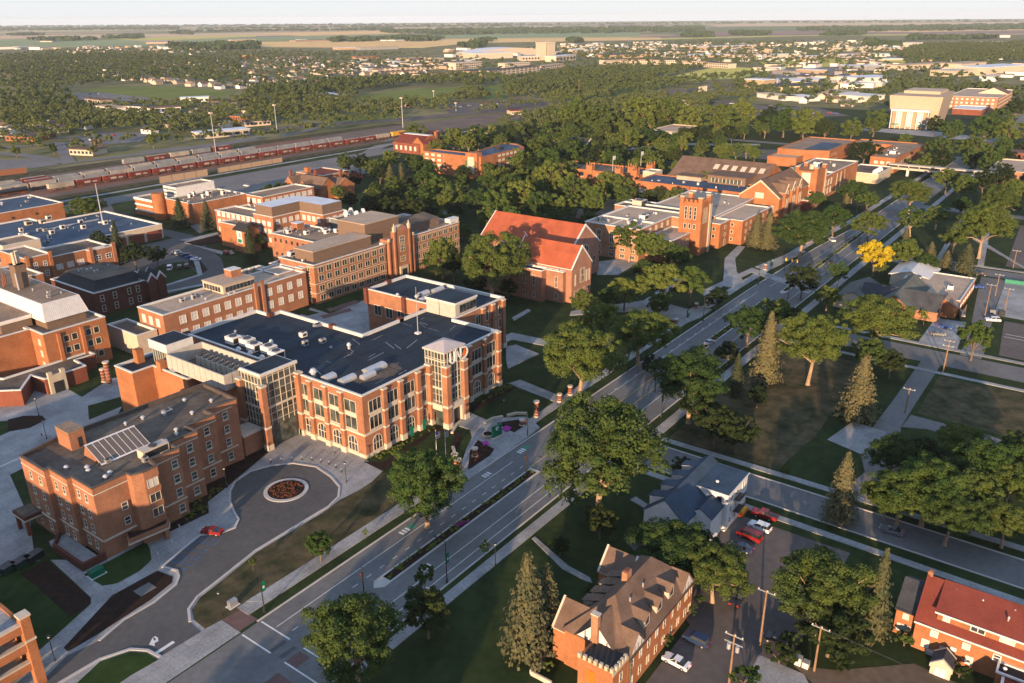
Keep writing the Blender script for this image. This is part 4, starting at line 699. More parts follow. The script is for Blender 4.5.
# annexes
X = Bld('annex', 'small pale annex with flat dark roof between the brick blocks', 'annex', (125, 239)); X.vol((124.5, 238.5, 131.4, 256), 0, 7.6, 'cream', 'grey_roof'); X.done()
X2 = Bld('annex', 'low red brick annex with flat roof tucked behind the dorm and union', 'annex', (117, 212)); X2.vol((117.5, 212, 131, 226), 0, 6, 'brick_red', 'grey_roof'); X2.done()
H7 = Bld('office_block', 'long two storey brick block with tan gravel roof and cream clerestory box', 'building', (132, 235))
H7.vol((132, 234.5, 190, 249), 0, 13, 'brick_union', 'tan_roof', 'coping', .6)
H7.part('clerestory_box', lambda b: (b.box(157, 238, 12.2, 170, 249.5, 15.2, 'cream'), b.box(156.8, 237.8, 15.2, 170.2, 249.7, 15.6, 'tan_roof'), *[b.box(158 + i * 1.5, 237.86, 12.9, 159.1 + i * 1.5, 237.99, 14.6, 'glass') for i in range(8)], *[b.box(156.86, 239.5 + i * 1.6, 12.9, 156.99, 240.7 + i * 1.6, 14.6, 'glass') for i in range(6)]))
H7.part('roof_hut', lambda b: (b.box(164.5, 243, 15.6, 168.6, 247, 18, 'brick_union'), b.box(164.4, 242.9, 18, 168.7, 247.1, 18.2, 'coping')))
H7.wins('-y', 234.5, 136.5, 166.5, 7, [3.5, 8.2], 2.4, 2.8, fr='white_paint', gl='blind', fw_=.2); H7.wins('-y', 234.5, 171, 189, 4, [3.5, 8.2], 2.2, 2.8, fr='white_paint', gl='blind', fw_=.2); H7.wins('-x', 132, 236, 248, 3, [8.2], 2, 2.8, fr='white_paint', gl='blind')
pilasters(H7.t, '-y', 234.5, [167.4, 170.2], 1.2, .7, 0, 14.2, 'brick_union', 'brick_union', .2)
H7.vol((170, 250, 190, 262), 0, 11, 'brick_union', 'grey_roof'); 
for i in range(5): vent(H7.t, 172 + i * 3.4, 257, 10.4, 1.0, 2.2, 'cream')
for x, y in ((158, 236.4), (150, 238), (160, 236)): vent(H7.t, x, y, 12.4, .6, .8)
rooftop(H7, 134, 236, 155, 247, 12.35, 6, 11); H7.done()
# ---- big four storey classroom block
K = Bld('classroom_building', 'long four storey brick classroom block with gothic entrance tower and rows of dark windows', 'building', (192, 232))
K.vol([(192, 232), (229.5, 232), (229.5, 234.5), (246, 234.5), (246, 232), (276, 232), (276, 246), (246, 247), (246, 252), (192, 252)], 0, 15.4, 'brick_union', 'gravel_roof', 'coping', .7)
K.vol((189.8, 236, 191.9, 240), 0, 14, 'brick_union', 'gravel_roof'); K.vol((182, 240, 191.9, 252), 0, 13, 'brick_union', 'gravel_roof')
K.wins('-y', 232, 193.2, 229, 9, [1.0, 4.7, 8.5, 11.7], 2.7, 2.4, nx=2, nz=1, fr='limestone', gl='glass', fw_=.2); K.wins('-y', 232, 247, 275.4, 8, [1.0, 4.7, 8.5, 11.7], 2.5, 2.3, nx=2, nz=1, fr='limestone', gl='glass', fw_=.2)
K.wins('-x', 192, 233.4, 239.6, 2, [1.4, 4.7, 8.5, 11.7], 1.2, 2.2, nx=1, nz=2, fr='limestone', gl='glass')
for z in (4.1, 7.7, 14.2): band(K.t, '-y', 232, 192, 229.4, z, .28, .1); band(K.t, '-y', 232, 246.1, 276, z, .28, .1); band(K.t, '-x', 192, 232, 236, z, .28, .1)
K.part('brown_penthouse', lambda b: (b.box(196, 236.5, 14.6, 226, 247, 18.6, 'brown_metal'), b.box(195.8, 236.3, 18.6, 226.2, 247.2, 18.9, 'tan_roof')))
K.part('brown_penthouse', lambda b: (b.box(226.5, 240, 14.6, 246, 256, 22.5, 'brown_metal'), b.box(226.3, 239.8, 22.5, 246.2, 256.2, 22.8, 'tan_roof')))
K.part('brown_penthouse', lambda b: (b.box(246.5, 236.8, 14.6, 268, 245.6, 18.2, 'brown_metal'), b.face([(246.4, 236.6, 18.2), (268.2, 236.6, 18.2), (268.2, 245.8, 19.6), (246.4, 245.8, 19.6)], 'grey_roof')))
def gothic(b):
    b.box(230.5, 231.2, 0, 245, 236, 16.5, 'brick_union'); b.box(233.8, 230.6, 0, 241.8, 231.19, 19.5, 'brick_union'); b.box(233.8, 231.19, 16.5, 241.8, 233, 19.5, 'brick_union')
    for i in range(8):
        t0, t1 = math.pi * i / 8, math.pi * (i + 1) / 8; f = lambda t: (237.8 - 3 * math.cos(t), 19.5 + 2.2 * math.sin(t))
        b.face([(f(t0)[0], 230.6, 19.5), (f(t1)[0], 230.6, 19.5), (f(t1)[0], 230.6, f(t1)[1]), (f(t0)[0], 230.6, f(t0)[1])], 'brick_pink'); b.face([(f(t0)[0], 230.6, f(t0)[1]), (f(t1)[0], 230.6, f(t1)[1]), (f(t1)[0], 232.5, f(t1)[1]), (f(t0)[0], 232.5, f(t0)[1])], 'limestone')
    for x in (233.2, 241.8): b.box(x - .2, 230.2, 0, x + .6, 231.1, 19.5, 'brick_union'); b.box(x - .3, 230.1, 19.5, x + .7, 231.2, 21.5, 'limestone'); b.tube((x + .2, 230.6, 21.5), (x + .2, 230.6, 23), .45, .08, 'limestone', 6)
    for x in (230.2, 244.4): b.box(x, 230.7, 0, x + .7, 231.19, 16, 'brick_union'); b.box(x - .1, 230.6, 16, x + .8, 231.3, 17.2, 'limestone')
    b.box(235.4, 230.1, 0, 240.2, 230.59, 4.6, 'limestone'); b.box(236.4, 230.0, 0, 239.2, 230.09, 3.4, 'dark_metal')
K.part('entrance_tower', gothic)
for z in (6.4, 10.6, 14.2): window(K.t, '-y', 230.6, 237.8, z, 3.0, 3.0 if z > 7 else 2.4, 3, 2, fr='limestone', gl='glass', fw_=.25)
K.vol((192, 252.1, 205, 258), 0, 12, 'brick_union', 'gravel_roof'); K.vol((255, 247.1, 272, 262), 0, 16, 'brick_union', 'gravel_roof')
unit(K.t, 195.5, 249, 198.5, 251, 15, 16.8, 'white_metal'); unit(K.t, 200, 248, 203, 250.5, 15, 16.4, 'dark_metal'); unit(K.t, 262, 248, 266, 252, 15.5, 17, 'galv')
K.part('ribbed_canopy', lambda b: b.box(271, 233, 15.4, 277, 236, 17.2, 'coping')) 
rooftop(K, 248, 233, 274, 236, 14.75, 4, 1); rooftop(K, 193.5, 233, 195.5, 250, 14.75, 4, 2); K.done()
# 3 storey block behind
S3 = Bld('science_wing', 'three storey brick wing with pale parapet and roof vents behind the classroom block', 'building', (219, 262))
S3.vol((218.5, 262, 238, 290), 0, 14, 'brick_union', 'gravel_roof', 'coping', .6); S3.wins('-x', 218.5, 264, 289, 7, [4.4, 10.6], 1.3, 1.5, nx=1, nz=1, fr='brick_dark', gl='glass', fw_=.1); S3.wins('-y', 262, 219.5, 237, 4, [4.4, 8], 1.5, 1.8, nx=1, nz=2, fr='limestone')
for (x, y) in ((223, 284), (226, 276), (232, 270), (234, 274), (236, 268)): unit(S3.t, x, y, x + 2, y + 1.6, 13.4, 15, 'white_metal')
S3.part('stair_hut', lambda b: (b.box(229, 285, 13.4, 233, 289, 16.4, 'brick_union'), b.box(228.9, 284.9, 16.4, 233.1, 289.1, 16.6, 'white_roof')))
rooftop(S3, 220, 264, 236, 288, 13.35, 7, 3); S3.done()
L2_ = Bld('geology_building', 'brick wing with brown metal attic and white flat roof behind the science wing', 'building', (234, 293))
L2_.vol([(234, 308), (250, 308), (250, 292), (264, 292), (264, 312), (258, 322), (234, 322)], 0, 15.6, 'brick_union', 'gravel_roof', 'coping', .5)
L2_.plain([(234.8, 309), (251, 309), (251, 293.2), (263, 293.2), (263, 311), (257, 321), (234.8, 321)], 14.8, 19.8, 'brown_metal', 'white_roof')
L2_.wins('-x', 250, 293.4, 307, 4, [3.2, 7.2, 11.6], 2.2, 2.4, fr='white_paint', gl='blind', fw_=.2); L2_.wins('-y', 308, 235, 250, 4, [3.2, 7.2, 11.6], 2.2, 2.4, fr='white_paint', gl='blind', fw_=.2); L2_.wins('-y', 292, 251, 263, 3, [7.2, 11.6], 2.2, 2.4, fr='white_paint', gl='blind')
L2_.vol((234, 322.1, 246, 352), 0, 13.5, 'brick_union', 'gravel_roof'); L2_.wins('-x', 234, 309, 351, 11, [3.2, 7.2, 10.8], 2.4, 2.2, fr='white_paint', gl='blind', fw_=.2)
L2_.vol((254, 268, 270, 291.9), 0, 13.5, 'grey_paint', 'dark_roof', 'coping'); 
for i, (x, y) in enumerate(((257, 284), (262, 286), (259, 279), (264, 280))): vent(L2_.t, x, y, 13, 1.4, 4.5, 'white_metal')
unit(L2_.t, 256, 272, 262, 277, 13, 16, 'white_metal'); L2_.done()
# ---- white and brick block with round stair, far left middle
W4 = Bld('power_plant_building', 'brick block with white louvred upper storey and round brick stair tower', 'building', (245, 384))
W4.vol((243, 384, 276, 409), 0, 11, 'brick_orange', 'gravel_roof'); W4.vol((250, 409.1, 274, 421), 0, 15.5, 'white_paint', 'gravel_roof'); W4.vol((239.5, 415, 249.9, 434), 0, 9.6, 'brick_orange', 'gravel_roof')
W4.vol((276.1, 370, 312, 386), 0, 10.5, 'brick_orange', 'gravel_roof'); W4.wins('-y', 370, 277, 311, 8, [1.5, 6.2], 3, 2.8, fr='white_paint', gl='blind', fw_=.25); W4.wins('-x', 276.1, 371, 384, 3, [1.5, 6.2], 3, 2.8, fr='white_paint', gl='blind', fw_=.25)
for z in (2.4, 5.4, 8.4): W4.part('white_band', lambda b: (b.box(239.2, 414.7, z, 249.9, 414.99, z + 1, 'white_paint'), b.box(239.2, 415, z, 239.49, 434, z + 1, 'white_paint')))
for i in range(5): W4.part('louvre', lambda b: b.box(249.8, 409.3, 5.5 + i * 2, 249.99, 420.5, 6.4 + i * 2, 'grey_paint'))
W4.part('round_stair_tower', lambda b: b.tube((240.5, 411.5, 0), (240.5, 411.5, 14), 3.4, 3.4, 'brick_orange', 24)); 
for (x, y, s) in ((252, 400, 2), (257, 404, 1.5), (262, 398, 2.4), (267, 392, 2), (256, 394, 1.4)): unit(W4.t, x, y, x + s, y + s, 10.4, 12.6, 'white_metal')
rooftop(W4, 245, 387, 273, 406, 10.35, 9, 10); W4.done()
W5 = Bld('law_building', 'low brick building with carved panel gable and dark tented roof by the two spruces', 'building', (224, 317))
W5.vol((247, 337, 268, 372), 0, 8, 'brick_orange', 'gravel_roof'); W5.wins('-x', 247, 340, 370, 6, [1, 4.6], 2.6, 2.2, fr='white_paint', gl='blind')
W5.vol((236, 322, 262, 336.9), 0, 9, 'brick_orange', 'blue_roof'); W5.wins('-y', 322, 237, 261, 5, [1, 5], 2.6, 2.4, fr='white_paint', gl='blind')
W5.vol((225, 323, 235.9, 336), 0, 11.5, 'brick_orange', 'gravel_roof'); W5.gable(222.5, 313.5, 230, 323, 10, 12.5, 'y', 'brick_orange', 'dark_roof', .2); W5.part('carved_panel', lambda b: (b.box(222.3, 316.4, 4.2, 222.49, 320, 10, 'white_paint'), b.box(222.25, 316.8, 4.6, 222.29, 319.6, 6.2, 'banner_green'), b.box(222.24, 317, 7, 222.29, 318.6, 9, 'rail_cream')))
rooftop(W5, 249, 340, 266, 370, 7.35, 7, 12); W5.done()
# ---- big low buildings, left edge
B4 = Bld('recreation_hall', 'sprawling low building with blue flat roof, cream fascia and brick panels', 'building', (217, 372))
B4.vol([(161, 373), (217, 372), (217, 424), (186, 424), (186, 440), (140, 440), (140, 389), (161, 389)], 0, 7.2, 'cream', 'blue_roof', 'white_metal', .6, .8)
for i in range(5): B4.part('brick_panel', lambda b: b.box(216 - 9.2 * i - 7.6, 371.7, .2, 216 - 9.2 * i, 371.99, 4.6, 'brick_red'))
for x, y, s in ((178, 426, 3), (184, 424, 3), (190, 430, 2.4), (170, 415, 1.6), (176, 398, 2), (190, 396, 2), (184, 404, 2), (195, 408, 2), (165, 404, 2), (171, 390, 1.6), (201, 396, 2), (198, 383, 1.6)): unit(B4.t, x, y, x + s, y + s * .7, 6.6, 8.4, 'white_metal' if s < 3 else 'cream')
B4.part('pipe_run', lambda b: b.box(180, 408, 6.7, 205, 408.8, 7.2, 'galv')); B4.part('roof_mast', lambda b: (b.tube((203, 401, 6.6), (203, 401, 26), .35, .15, 'galv', 6), b.box(201.4, 399.6, 6.6, 204.6, 402.4, 7.1, 'white_metal')))
rooftop(B4, 163, 376, 214, 420, 6.65, 14, 9); B4.done()
B5 = Bld('gymnasium', 'large brick gymnasium with blue flat roof at the left edge', 'building', (211, 455)); B5.vol((150, 455, 211, 492), 0, 9, 'brick_orange', 'blue_roof', 'coping', .6); B5.part('wall_lamp', lambda b: [b.box(x, 454.6, 5, x + .5, 454.99, 6, 'dark_metal') for x in (160, 172, 184, 196)]); vent(B5.t, 190, 478, 8.4, 1, 1.6); rooftop(B5, 160, 458, 208, 490, 8.35, 9, 16); B5.done()
B6 = Bld('plant_house', 'plain cream stucco block with flat gravel roof standing at the gymnasium corner', 'building', (151, 372)); B6.vol((145, 374, 160.5, 388.5), 0, 11.5, 'cream', 'gravel_roof'); B6.vol((130, 366, 144.9, 380), 0, 7, 'cream', 'blue_roof'); B6.part('door', lambda b: b.box(138, 365.8, 2, 141, 365.99, 5, 'dark_metal')); B6.done()
B3_ = Bld('engineering_hall', 'brick engineering hall with white trimmed windows and buttressed corners', 'building', (149, 345))
B3_.vol((140, 344, 150.5, 366), 0, 12, 'brick_orange', 'gravel_roof'); B3_.vol((150.6, 347, 176, 364), 0, 9.5, 'brick_union', 'grey_roof'); B3_.vol((166, 343.5, 177, 346.9), 0, 9.5, 'brick_union', 'grey_roof')
B3_.wins('-y', 344, 142, 149.5, 2, [3, 7], 1.6, 2.4, fr='white_paint', gl='glass', fw_=.2); B3_.wins('-y', 347, 152, 165.5, 3, [3.5], 2.8, 2.4, fr='white_paint', gl='blind', fw_=.2); B3_.wins('-y', 343.5, 167, 176, 2, [4.6], 2.6, 2.2, fr='white_paint', gl='glass', fw_=.2); B3_.part('arch', lambda b: b.tube((139.85, 358, 5.5), (139.99, 358, 5.5), 2.2, 2.2, 'brick_dark', 16))
pilasters(B3_.t, '-y', 343.5, [166.4, 176.4], 1.4, .6, 0, 10.5, 'brick_union', 'brick_union', .2); pilasters(B3_.t, '-y', 344, [141, 150], 1.2, .6, 0, 12.4, 'brick_orange', 'brick_orange', .2)
B3_.vol((96, 330, 139.9, 352), 0, 8.5, 'brick_union', 'gravel_roof'); pilasters(B3_.t, '-y', 330, [100, 105, 110, 115, 120, 125, 130, 135], .9, .5, 0, 8.6, 'brick_union', 'limestone', .3); B3_.part('louvre_box', lambda b: b.box(100, 340, 8, 118, 346, 11, 'brown_metal'))
B3_.done()
# ---- red roofed music hall
M_ = Bld('red_roof_hall', 'steep red tiled twin gable hall of pink brick with white stone verges', 'building', (248, 155))
M_.gable(248, 155, 262, 181, 13.2, 20.4, 'y', 'brick_pink', 'red_tile', .35, 'white_paint'); M_.gable(267, 168, 290, 213, 13.2, 22, 'y', 'brick_pink', 'red_tile', .35, 'white_paint')
M_.vol([(243, 165), (246, 165), (246, 157.5), (247.9, 157.5), (247.9, 181), (243, 181)], 0, 12.2, 'brick_pink', 'dark_roof', 'white_paint'); M_.vol((262.1, 160, 266.9, 185), 0, 12, 'brick_pink', 'dark_roof')
M_.vol((243, 181.1, 266.8, 200), 0, 12.5, 'brick_pink', 'slate'); M_.gable(258, 186, 267, 194, 14, 18.2, 'x', 'brick_pink', 'red_tile', .2, 'white_paint', z0=12)
window(M_.t, '-y', 155, 255.6, 6.4, 3.4, 5.6, 3, 2, fr='cream', gl='glass', fw_=.3)
for x in (250.6, 258.6, 260.6): window(M_.t, '-y', 155, x, 6, .9, 4.6, 1, 2, fr='cream', gl='blind', fw_=.18)
for x in (250.6, 253.2, 257, 260.4): window(M_.t, '-y', 155, x, 1.6, 1.4, 2.6, 1, 2, fr='cream', gl='glass', fw_=.2)
window(M_.t, '-y', 168, 279, 7.5, 4.6, 6.6, 3, 2, True, 'cream', 'glass', .4); 
for x in (272, 286): window(M_.t, '-y', 168, x, 3.4, 1.6, 4.4, 1, 2, fr='cream', gl='glass')
for y in (160.5, 168.5, 173): window(M_.t, '-x', 246 if y < 165 else 243, y, 5.6, 1.1, 4.4, 1, 2, fr='cream', gl='glass', fw_=.2); window(M_.t, '-x', 246 if y < 165 else 243, y, 1.2, 1.1, 2.4, 1, 1, fr='cream', gl='glass', fw_=.2)
for x, y in ((246.6, 175), (246.9, 160.5)): vent(M_.t, x, y, 11.5, .7, 1.2, 'cream')
M_.done()
# ---- library
Y = Bld('library_building', 'orange brick library with square crenellated tower and flat tan roofs', 'building', (312, 160))
Y.vol([(311, 160.5), (342, 160.5), (342, 150), (352, 150), (352, 188), (311, 188)], 0, 14.6, 'brick_tan', 'tan_roof', 'coping', .6, .7)
Y.part('roof_curb', lambda b: (b.box(326, 161.2, 14, 326.8, 187.4, 14.7, 'coping'), b.box(311.6, 176, 14, 325.9, 176.6, 14.4, 'coping')))
Y.vol((317, 148, 341.9, 160.4), 0, 10.2, 'brick_tan', 'tan_roof', 'coping', .5, .6)
Y.vol((362, 148, 414, 184), 0, 12.4, 'brick_tan', 'tan_roof', 'coping', .5, .6); Y.vol((364, 135, 400, 147.9), 0, 11.6, 'brick_orange', 'tan_roof', 'coping', .5, .5); Y.vol((352.1, 141, 363.9, 160), 0, 11.6, 'brick_orange', 'tan_roof', 'coping'); Y.vol((352.1, 160.1, 361.9, 196), 0, 14, 'brick_tan', 'grey_roof', 'coping')
def tow(b):
    b.box(335.5, 143.6, 0, 345.5, 153.6, 23.6, 'brick_orange')
    for x, y in ((335.2, 143.3), (343.9, 143.3), (335.2, 151.9), (343.9, 151.9)): b.box(x, y, 0, x + 1.9, y + 1.9, 25.6, 'brick_orange'); b.box(x - .1, y - .1, 25.6, x + 2, y + 2, 26, 'limestone')
    for i in range(3): b.box(337.6 + i * 2.2, 143.4, 23.6, 338.7 + i * 2.2, 144, 24.8, 'brick_orange'); b.box(335.3, 145.9 + i * 2.1, 23.6, 336, 147 + i * 2.1, 24.8, 'brick_orange')
    b.box(343.6, 142.9, 0, 345.8, 143.29, 22, 'limestone')
Y.part('square_tower', tow)
for d in (-2.2, 0, 2.2): window(Y.t, '-x', 335.5, 148.6 + d, 16, 1.3, 5.6, 1, 3, fr='cream', gl='glass', fw_=.2); window(Y.t, '-x', 335.5, 148.6 + d, 11.6, 1.3, 2.4, 1, 1, fr='cream', gl='glass', fw_=.2); window(Y.t, '-y', 143.6, 339.6 + d, 14, 1.2, 7, 1, 3, fr='cream', gl='glass')
for y in (163.5, 168.5, 174, 180.5): window(Y.t, '-x', 311, y, 6.6, 2.4 if y > 165 else 1.4, 5.6, 2, 2, fr='cream', gl='glass', fw_=.3); window(Y.t, '-x', 311, y, 3.6, 2.4, 1.6, 2, 1, fr='cream', gl='glass', fw_=.25); window(Y.t, '-x', 311, y, .6, 2.4, 2, 2, 1, fr='cream', gl='glass', fw_=.25)
Y.wins('-x', 317, 149.5, 160, 3, [3], 2, 4.6, nx=2, nz=2, fr='cream', gl='glass', fw_=.2); Y.wins('-y', 160.5, 318, 341, 4, [11], 2, 2.6, nx=2, nz=1, fr='cream', gl='blind', fw_=.2); Y.wins('-y', 148, 318, 335, 4, [3], 1.8, 5, nx=2, nz=2, fr='cream', gl='glass', fw_=.2)
Y.wins('-x', 364, 138, 142, 1, [1.4, 4.8, 8.2], 1.5, 1.8, nx=1, nz=1, fr='cream', gl='glass', fw_=.25); Y.wins('-y', 135, 366, 399, 6, [1.4, 4.8, 8.2], 1.4, 1.8, nx=1, nz=1, fr='cream', gl='glass', fw_=.25); Y.wins('-y', 141, 356.5, 360.5, 1, [4.6, 8], 2, 1.8, nx=1, nz=1, fr='cream', gl='glass', fw_=.3); window(Y.t, '-y', 141, 358.5, .2, 2, 3.4, 1, 1, True, 'cream', 'glass', .3); Y.wins('-x', 352.1, 142, 150, 2, [4.6, 8], 1.4, 1.8, nx=1, nz=1, fr='cream', gl='glass')
unit(Y.t, 330, 168, 334, 171, 14, 16, 'white_metal'); unit(Y.t, 319, 180, 320.5, 181.5, 14, 15, 'galv'); unit(Y.t, 319, 183, 320.5, 184.5, 14, 15, 'galv'); unit(Y.t, 357, 184, 363, 189, 12, 16, 'cream'); Y.vol((362, 184.1, 376, 200), 0, 12, 'brick_tan', 'dark_roof')
rooftop(Y, 313, 163, 350, 186, 14.05, 9, 4); rooftop(Y, 364, 150, 411, 182, 11.95, 9, 5); Y.done()
# ---- education hall with long brown roof
E_ = Bld('lecture_hall', 'orange brick lecture hall with long brown sloping roof, glazed monitor and red gable front', 'building', (412, 135))
E_.gable(412, 135, 458, 156, 13.6, 21.5, 'x', 'brick_orange', 'brown_shingle', .3, 'limestone')
for x in (417, 427, 437): E_.gable(x, 133.6, x + 6, 146, 15.6, 19.4, 'y', 'brick_orange', 'brown_shingle', .15, 'limestone', z0=0)
for x in (420, 430, 440):
    for dx in (-1.2, 1.2): window(E_.t, '-y', 133.6, x + dx, 7, 1.1, 5.6, 1, 3, fr='limestone', gl='blind', fw_=.25); window(E_.t, '-y', 133.6, x + dx, 1, 1.1, 3.6, 1, 2, fr='limestone', gl='blind')
    window(E_.t, '-y', 133.6, x, 14.6, 1.4, 2.2, 1, 1, fr='limestone', gl='blind')
for y in (138.5, 142.5, 148.5, 152.5): window(E_.t, '-x', 412, y, 4, 1.9, 5.6, 2, 3, fr='limestone', gl='blind', fw_=.3)
window(E_.t, '-x', 412, 145.5, 12.6, 4.6, 3.0, 3, 2, fr='limestone', gl='blind', fw_=.3)
E_.vol((421, 156.1, 446, 222), 0, 12.6, 'brick_orange', 'blue_roof', 'brick_orange', .6, .6); E_.vol((414, 156.1, 420.9, 172), 0, 9.8, 'brick_orange', 'gravel_roof')
for y in (176, 181, 186, 191): E_.part('glass_bay', lambda b: (b.box(420.2, y - 1.8, 2, 420.99, y + 1.8, 10.6, 'glass_green'), b.box(419.8, y + 1.8, 0, 420.99, y + 2.8, 12.4, 'brick_orange'), b.box(419.9, y - 1.9, 10.6, 421, y + 1.9, 10.9, 'stone')))
for y in (201, 209, 217): window(E_.t, '-x', 421, y, 3, 4, 5.6, 2, 2, fr='limestone', gl='blind', fw_=.3)
E_.part('brown_roof_slope', lambda b: (b.face([(446, 157, 11.9), (466, 157, 21.5), (466, 214, 21.5), (446, 214, 11.9)], 'brown_shingle'), b.face([(466, 157, 21.5), (486, 157, 12), (486, 214, 12), (466, 214, 21.5)], 'brown_shingle'), b.face([(446, 214, 11.9), (466, 214, 21.5), (486, 214, 12), (486, 214, 0), (446, 214, 0)], 'brick_orange'), b.face([(446, 157, 11.9), (466, 157, 21.5), (486, 157, 12)], 'brick_orange'), b.box(445.6, 214.1, 11.6, 486, 214.6, 12.6, 'cream')))
E_.part('roof_monitor', lambda b: (b.box(440, 164, 11.9, 458, 186, 16.0, 'brown_metal'), b.box(439.9, 166, 12.8, 439.99, 184.5, 15, 'glass_green'), b.box(439.4, 163.4, 16.0, 458, 186.6, 16.6, 'brown_shingle'), *[b.box(439.8, 166 + i * 2.2, 12.8, 439.89, 166.4 + i * 2.2, 15, 'cream') for i in range(9)]))
E_.part('roof_monitor', lambda b: (b.box(440, 190, 11.9, 448, 205, 14.2, 'rail_cream'), b.box(439.6, 189.6, 14.2, 448.4, 205.4, 14.6, 'brown_shingle')))
for i in range(6): E_.part('skylight', lambda b: b.face([(455.4, 160 + i * 5.4, 17.2), (459.4, 160 + i * 5.4, 19.4), (459.4, 163 + i * 5.4, 19.4), (455.4, 163 + i * 5.4, 17.2)], 'cream'))
def tw(b):
    b.box(459, 131.5, 0, 475, 143, 20.5, 'brick_orange')
    for x, y in ((458.7, 131.2), (473.3, 131.2), (458.7, 141.4), (473.3, 141.4)): b.box(x, y, 0, x + 2, y + 2, 22.4, 'brick_orange'); b.box(x - .1, y - .1, 22.4, x + 2.1, y + 2.1, 22.8, 'limestone')
    b.tube((467, 137, 20.5), (467, 137, 23), 1.4, 1.4, 'cream', 10); b.box(474.0, 130.9, 0, 475.4, 131.19, 20, 'limestone')
E_.part('square_tower', tw)
window(E_.t, '-x', 459, 137.2, 12, 5, 7.6, 3, 3, fr='cream', gl='blind', fw_=.4)
for z in (3, 8.2): window(E_.t, '-x', 459, 134, z, 2, 2, 1, 1, True, 'cream', 'glass', .3)
E_.vol((447, 131, 458.9, 134.9), 0, 7, 'brick_red', 'coping'); E_.vol((475.1, 135, 504.9, 160), 0, 13.5, 'brick_orange', 'brown_shingle'); E_.wins('-y', 135, 476, 504, 5, [2, 7], 2.6, 4, nx=2, nz=2, fr='limestone', gl='blind')
rooftop(E_, 423, 160, 437, 218, 12.05, 8, 15); E_.done()
T1 = Bld('administration_hall', 'tall orange brick hall with pale vertical window strips and gravel roof', 'building', (505, 135)); T1.vol([(505, 135), (553, 134), (551, 160), (505, 160)], 0, 13.6, 'brick_orange', 'gravel_roof')
for x in (511, 519, 527, 535, 543): window(T1.t, '-y', 134.6, x, 1, 1.8, 11, 1, 4, fr='cream', gl='blind', fw_=.3)
for y in (140, 150): window(T1.t, '-x', 505, y, 1, 1.8, 11, 1, 4, fr='cream', gl='blind', fw_=.3)
unit(T1.t, 520, 148, 525, 152, 13, 15.6, 'white_metal'); rooftop(T1, 508, 137, 548, 158, 12.95, 8, 8); T1.done()
T2 = Bld('link_building', 'low link building with grey roof and three white domes', 'building', (556, 121)); T2.vol((554, 121, 588, 141), 0, 6.4, 'limestone', 'grey_roof')
for x in (560, 566, 572): T2.part('dome_skylight', lambda b: (b.tube((x, 124.5, 5.8), (x, 124.5, 7.2), 2.0, 1.7, 'white_paint', 14), b.tube((x, 124.5, 7.2), (x, 124.5, 8.2), 1.7, .5, 'white_paint', 14)))
T2.done()
T3 = Bld('classroom_wing', 'brick wing with dark roof recess beside the footbridge', 'building', (600, 123)); T3.vol([(600, 122), (684, 119), (684, 166), (664, 166), (664, 138), (600, 138)], 0, 10, 'brick_orange', 'gravel_roof', 'brick_orange'); T3.wins('-y', 120.6, 604, 680, 14, [1.4, 5.4], 2.2, 2, nx=1, nz=1, fr='cream', gl='glass'); T3.wins('-x', 600, 124, 136, 3, [1.4, 5.4], 2.6, 2, fr='cream', gl='blind'); unit(T3.t, 622, 127, 628, 131, 9.4, 11.4, 'white_metal'); rooftop(T3, 603, 124, 660, 136, 9.35, 7, 17); T3.done()
T4 = Bld('union_annex', 'brick courtyard block with bright blue roof panel among dark trees', 'building', (603, 168)); T4.vol([(603, 184), (610, 168), (676, 167), (676, 203), (603, 203)], 0, 10, 'brick_orange', 'gravel_roof', 'brick_orange'); T4.part('blue_roof_panel', lambda b: b.face([(614, 171, 9.7), (652, 171, 9.7), (652, 186, 9.7), (610, 186, 9.7)], 'blue_roof')); T4.wins('-y', 167.8, 612, 674, 12, [1.4, 5.4], 2.2, 2, nx=1, nz=1, fr='cream', gl='glass'); T4.done()
T5 = Bld('bookstore', 'low brick building with tan flat roof beside the dark parking lot', 'building', (588, 186)); T5.vol([(586, 204), (588, 184), (616, 184), (616, 206)], 0, 6.4, 'brick_orange', 'tan_roof', 'brick_orange'); T5.done()
# ---- auditorium
F_ = Bld('concert_auditorium', 'tall cream auditorium with flared blank walls and tan columned portico', 'building', (850, 182))
F_.part('flared_fly_tower', lambda b: (b.face([(860, 184, 0), (860, 146, 0), (856, 142, 29), (856, 188, 29)], 'auditorium_concrete'), b.face([(860, 146, 0), (930, 150, 0), (935, 146, 29), (856, 142, 29)], 'auditorium_concrete'), b.face([(856, 142, 29), (935, 146, 29), (935, 186, 29), (856, 188, 29)], 'tan_roof'), b.face([(860, 184, 0), (930, 184, 0), (935, 186, 29), (856, 188, 29)], 'auditorium_concrete'), b.box(885, 150, 29, 925, 182, 31.5, 'auditorium_concrete')))
F_.part('portico', lambda b: (b.box(852, 151, 0, 859.5, 182, 15.6, 'noise_panel'), b.box(848.6, 150, 15.6, 859.5, 183, 17.4, 'white_paint'), *[b.box(849, 150.6 + i * 4.5, 0, 850, 151.3 + i * 4.5, 15.6, 'white_paint') for i in range(8)], *[b.box(851.7, 155.5 + i * 9, 2, 851.99, 159.5 + i * 9, 15, 'white_paint') for i in range(3)], b.box(848, 152, 3.6, 851.9, 158, 4.2, 'bike_green'), b.box(848, 175, 3.6, 851.9, 181, 4.2, 'bike_green')))
keep(rect(845, 140, 936, 190)); F_.done()
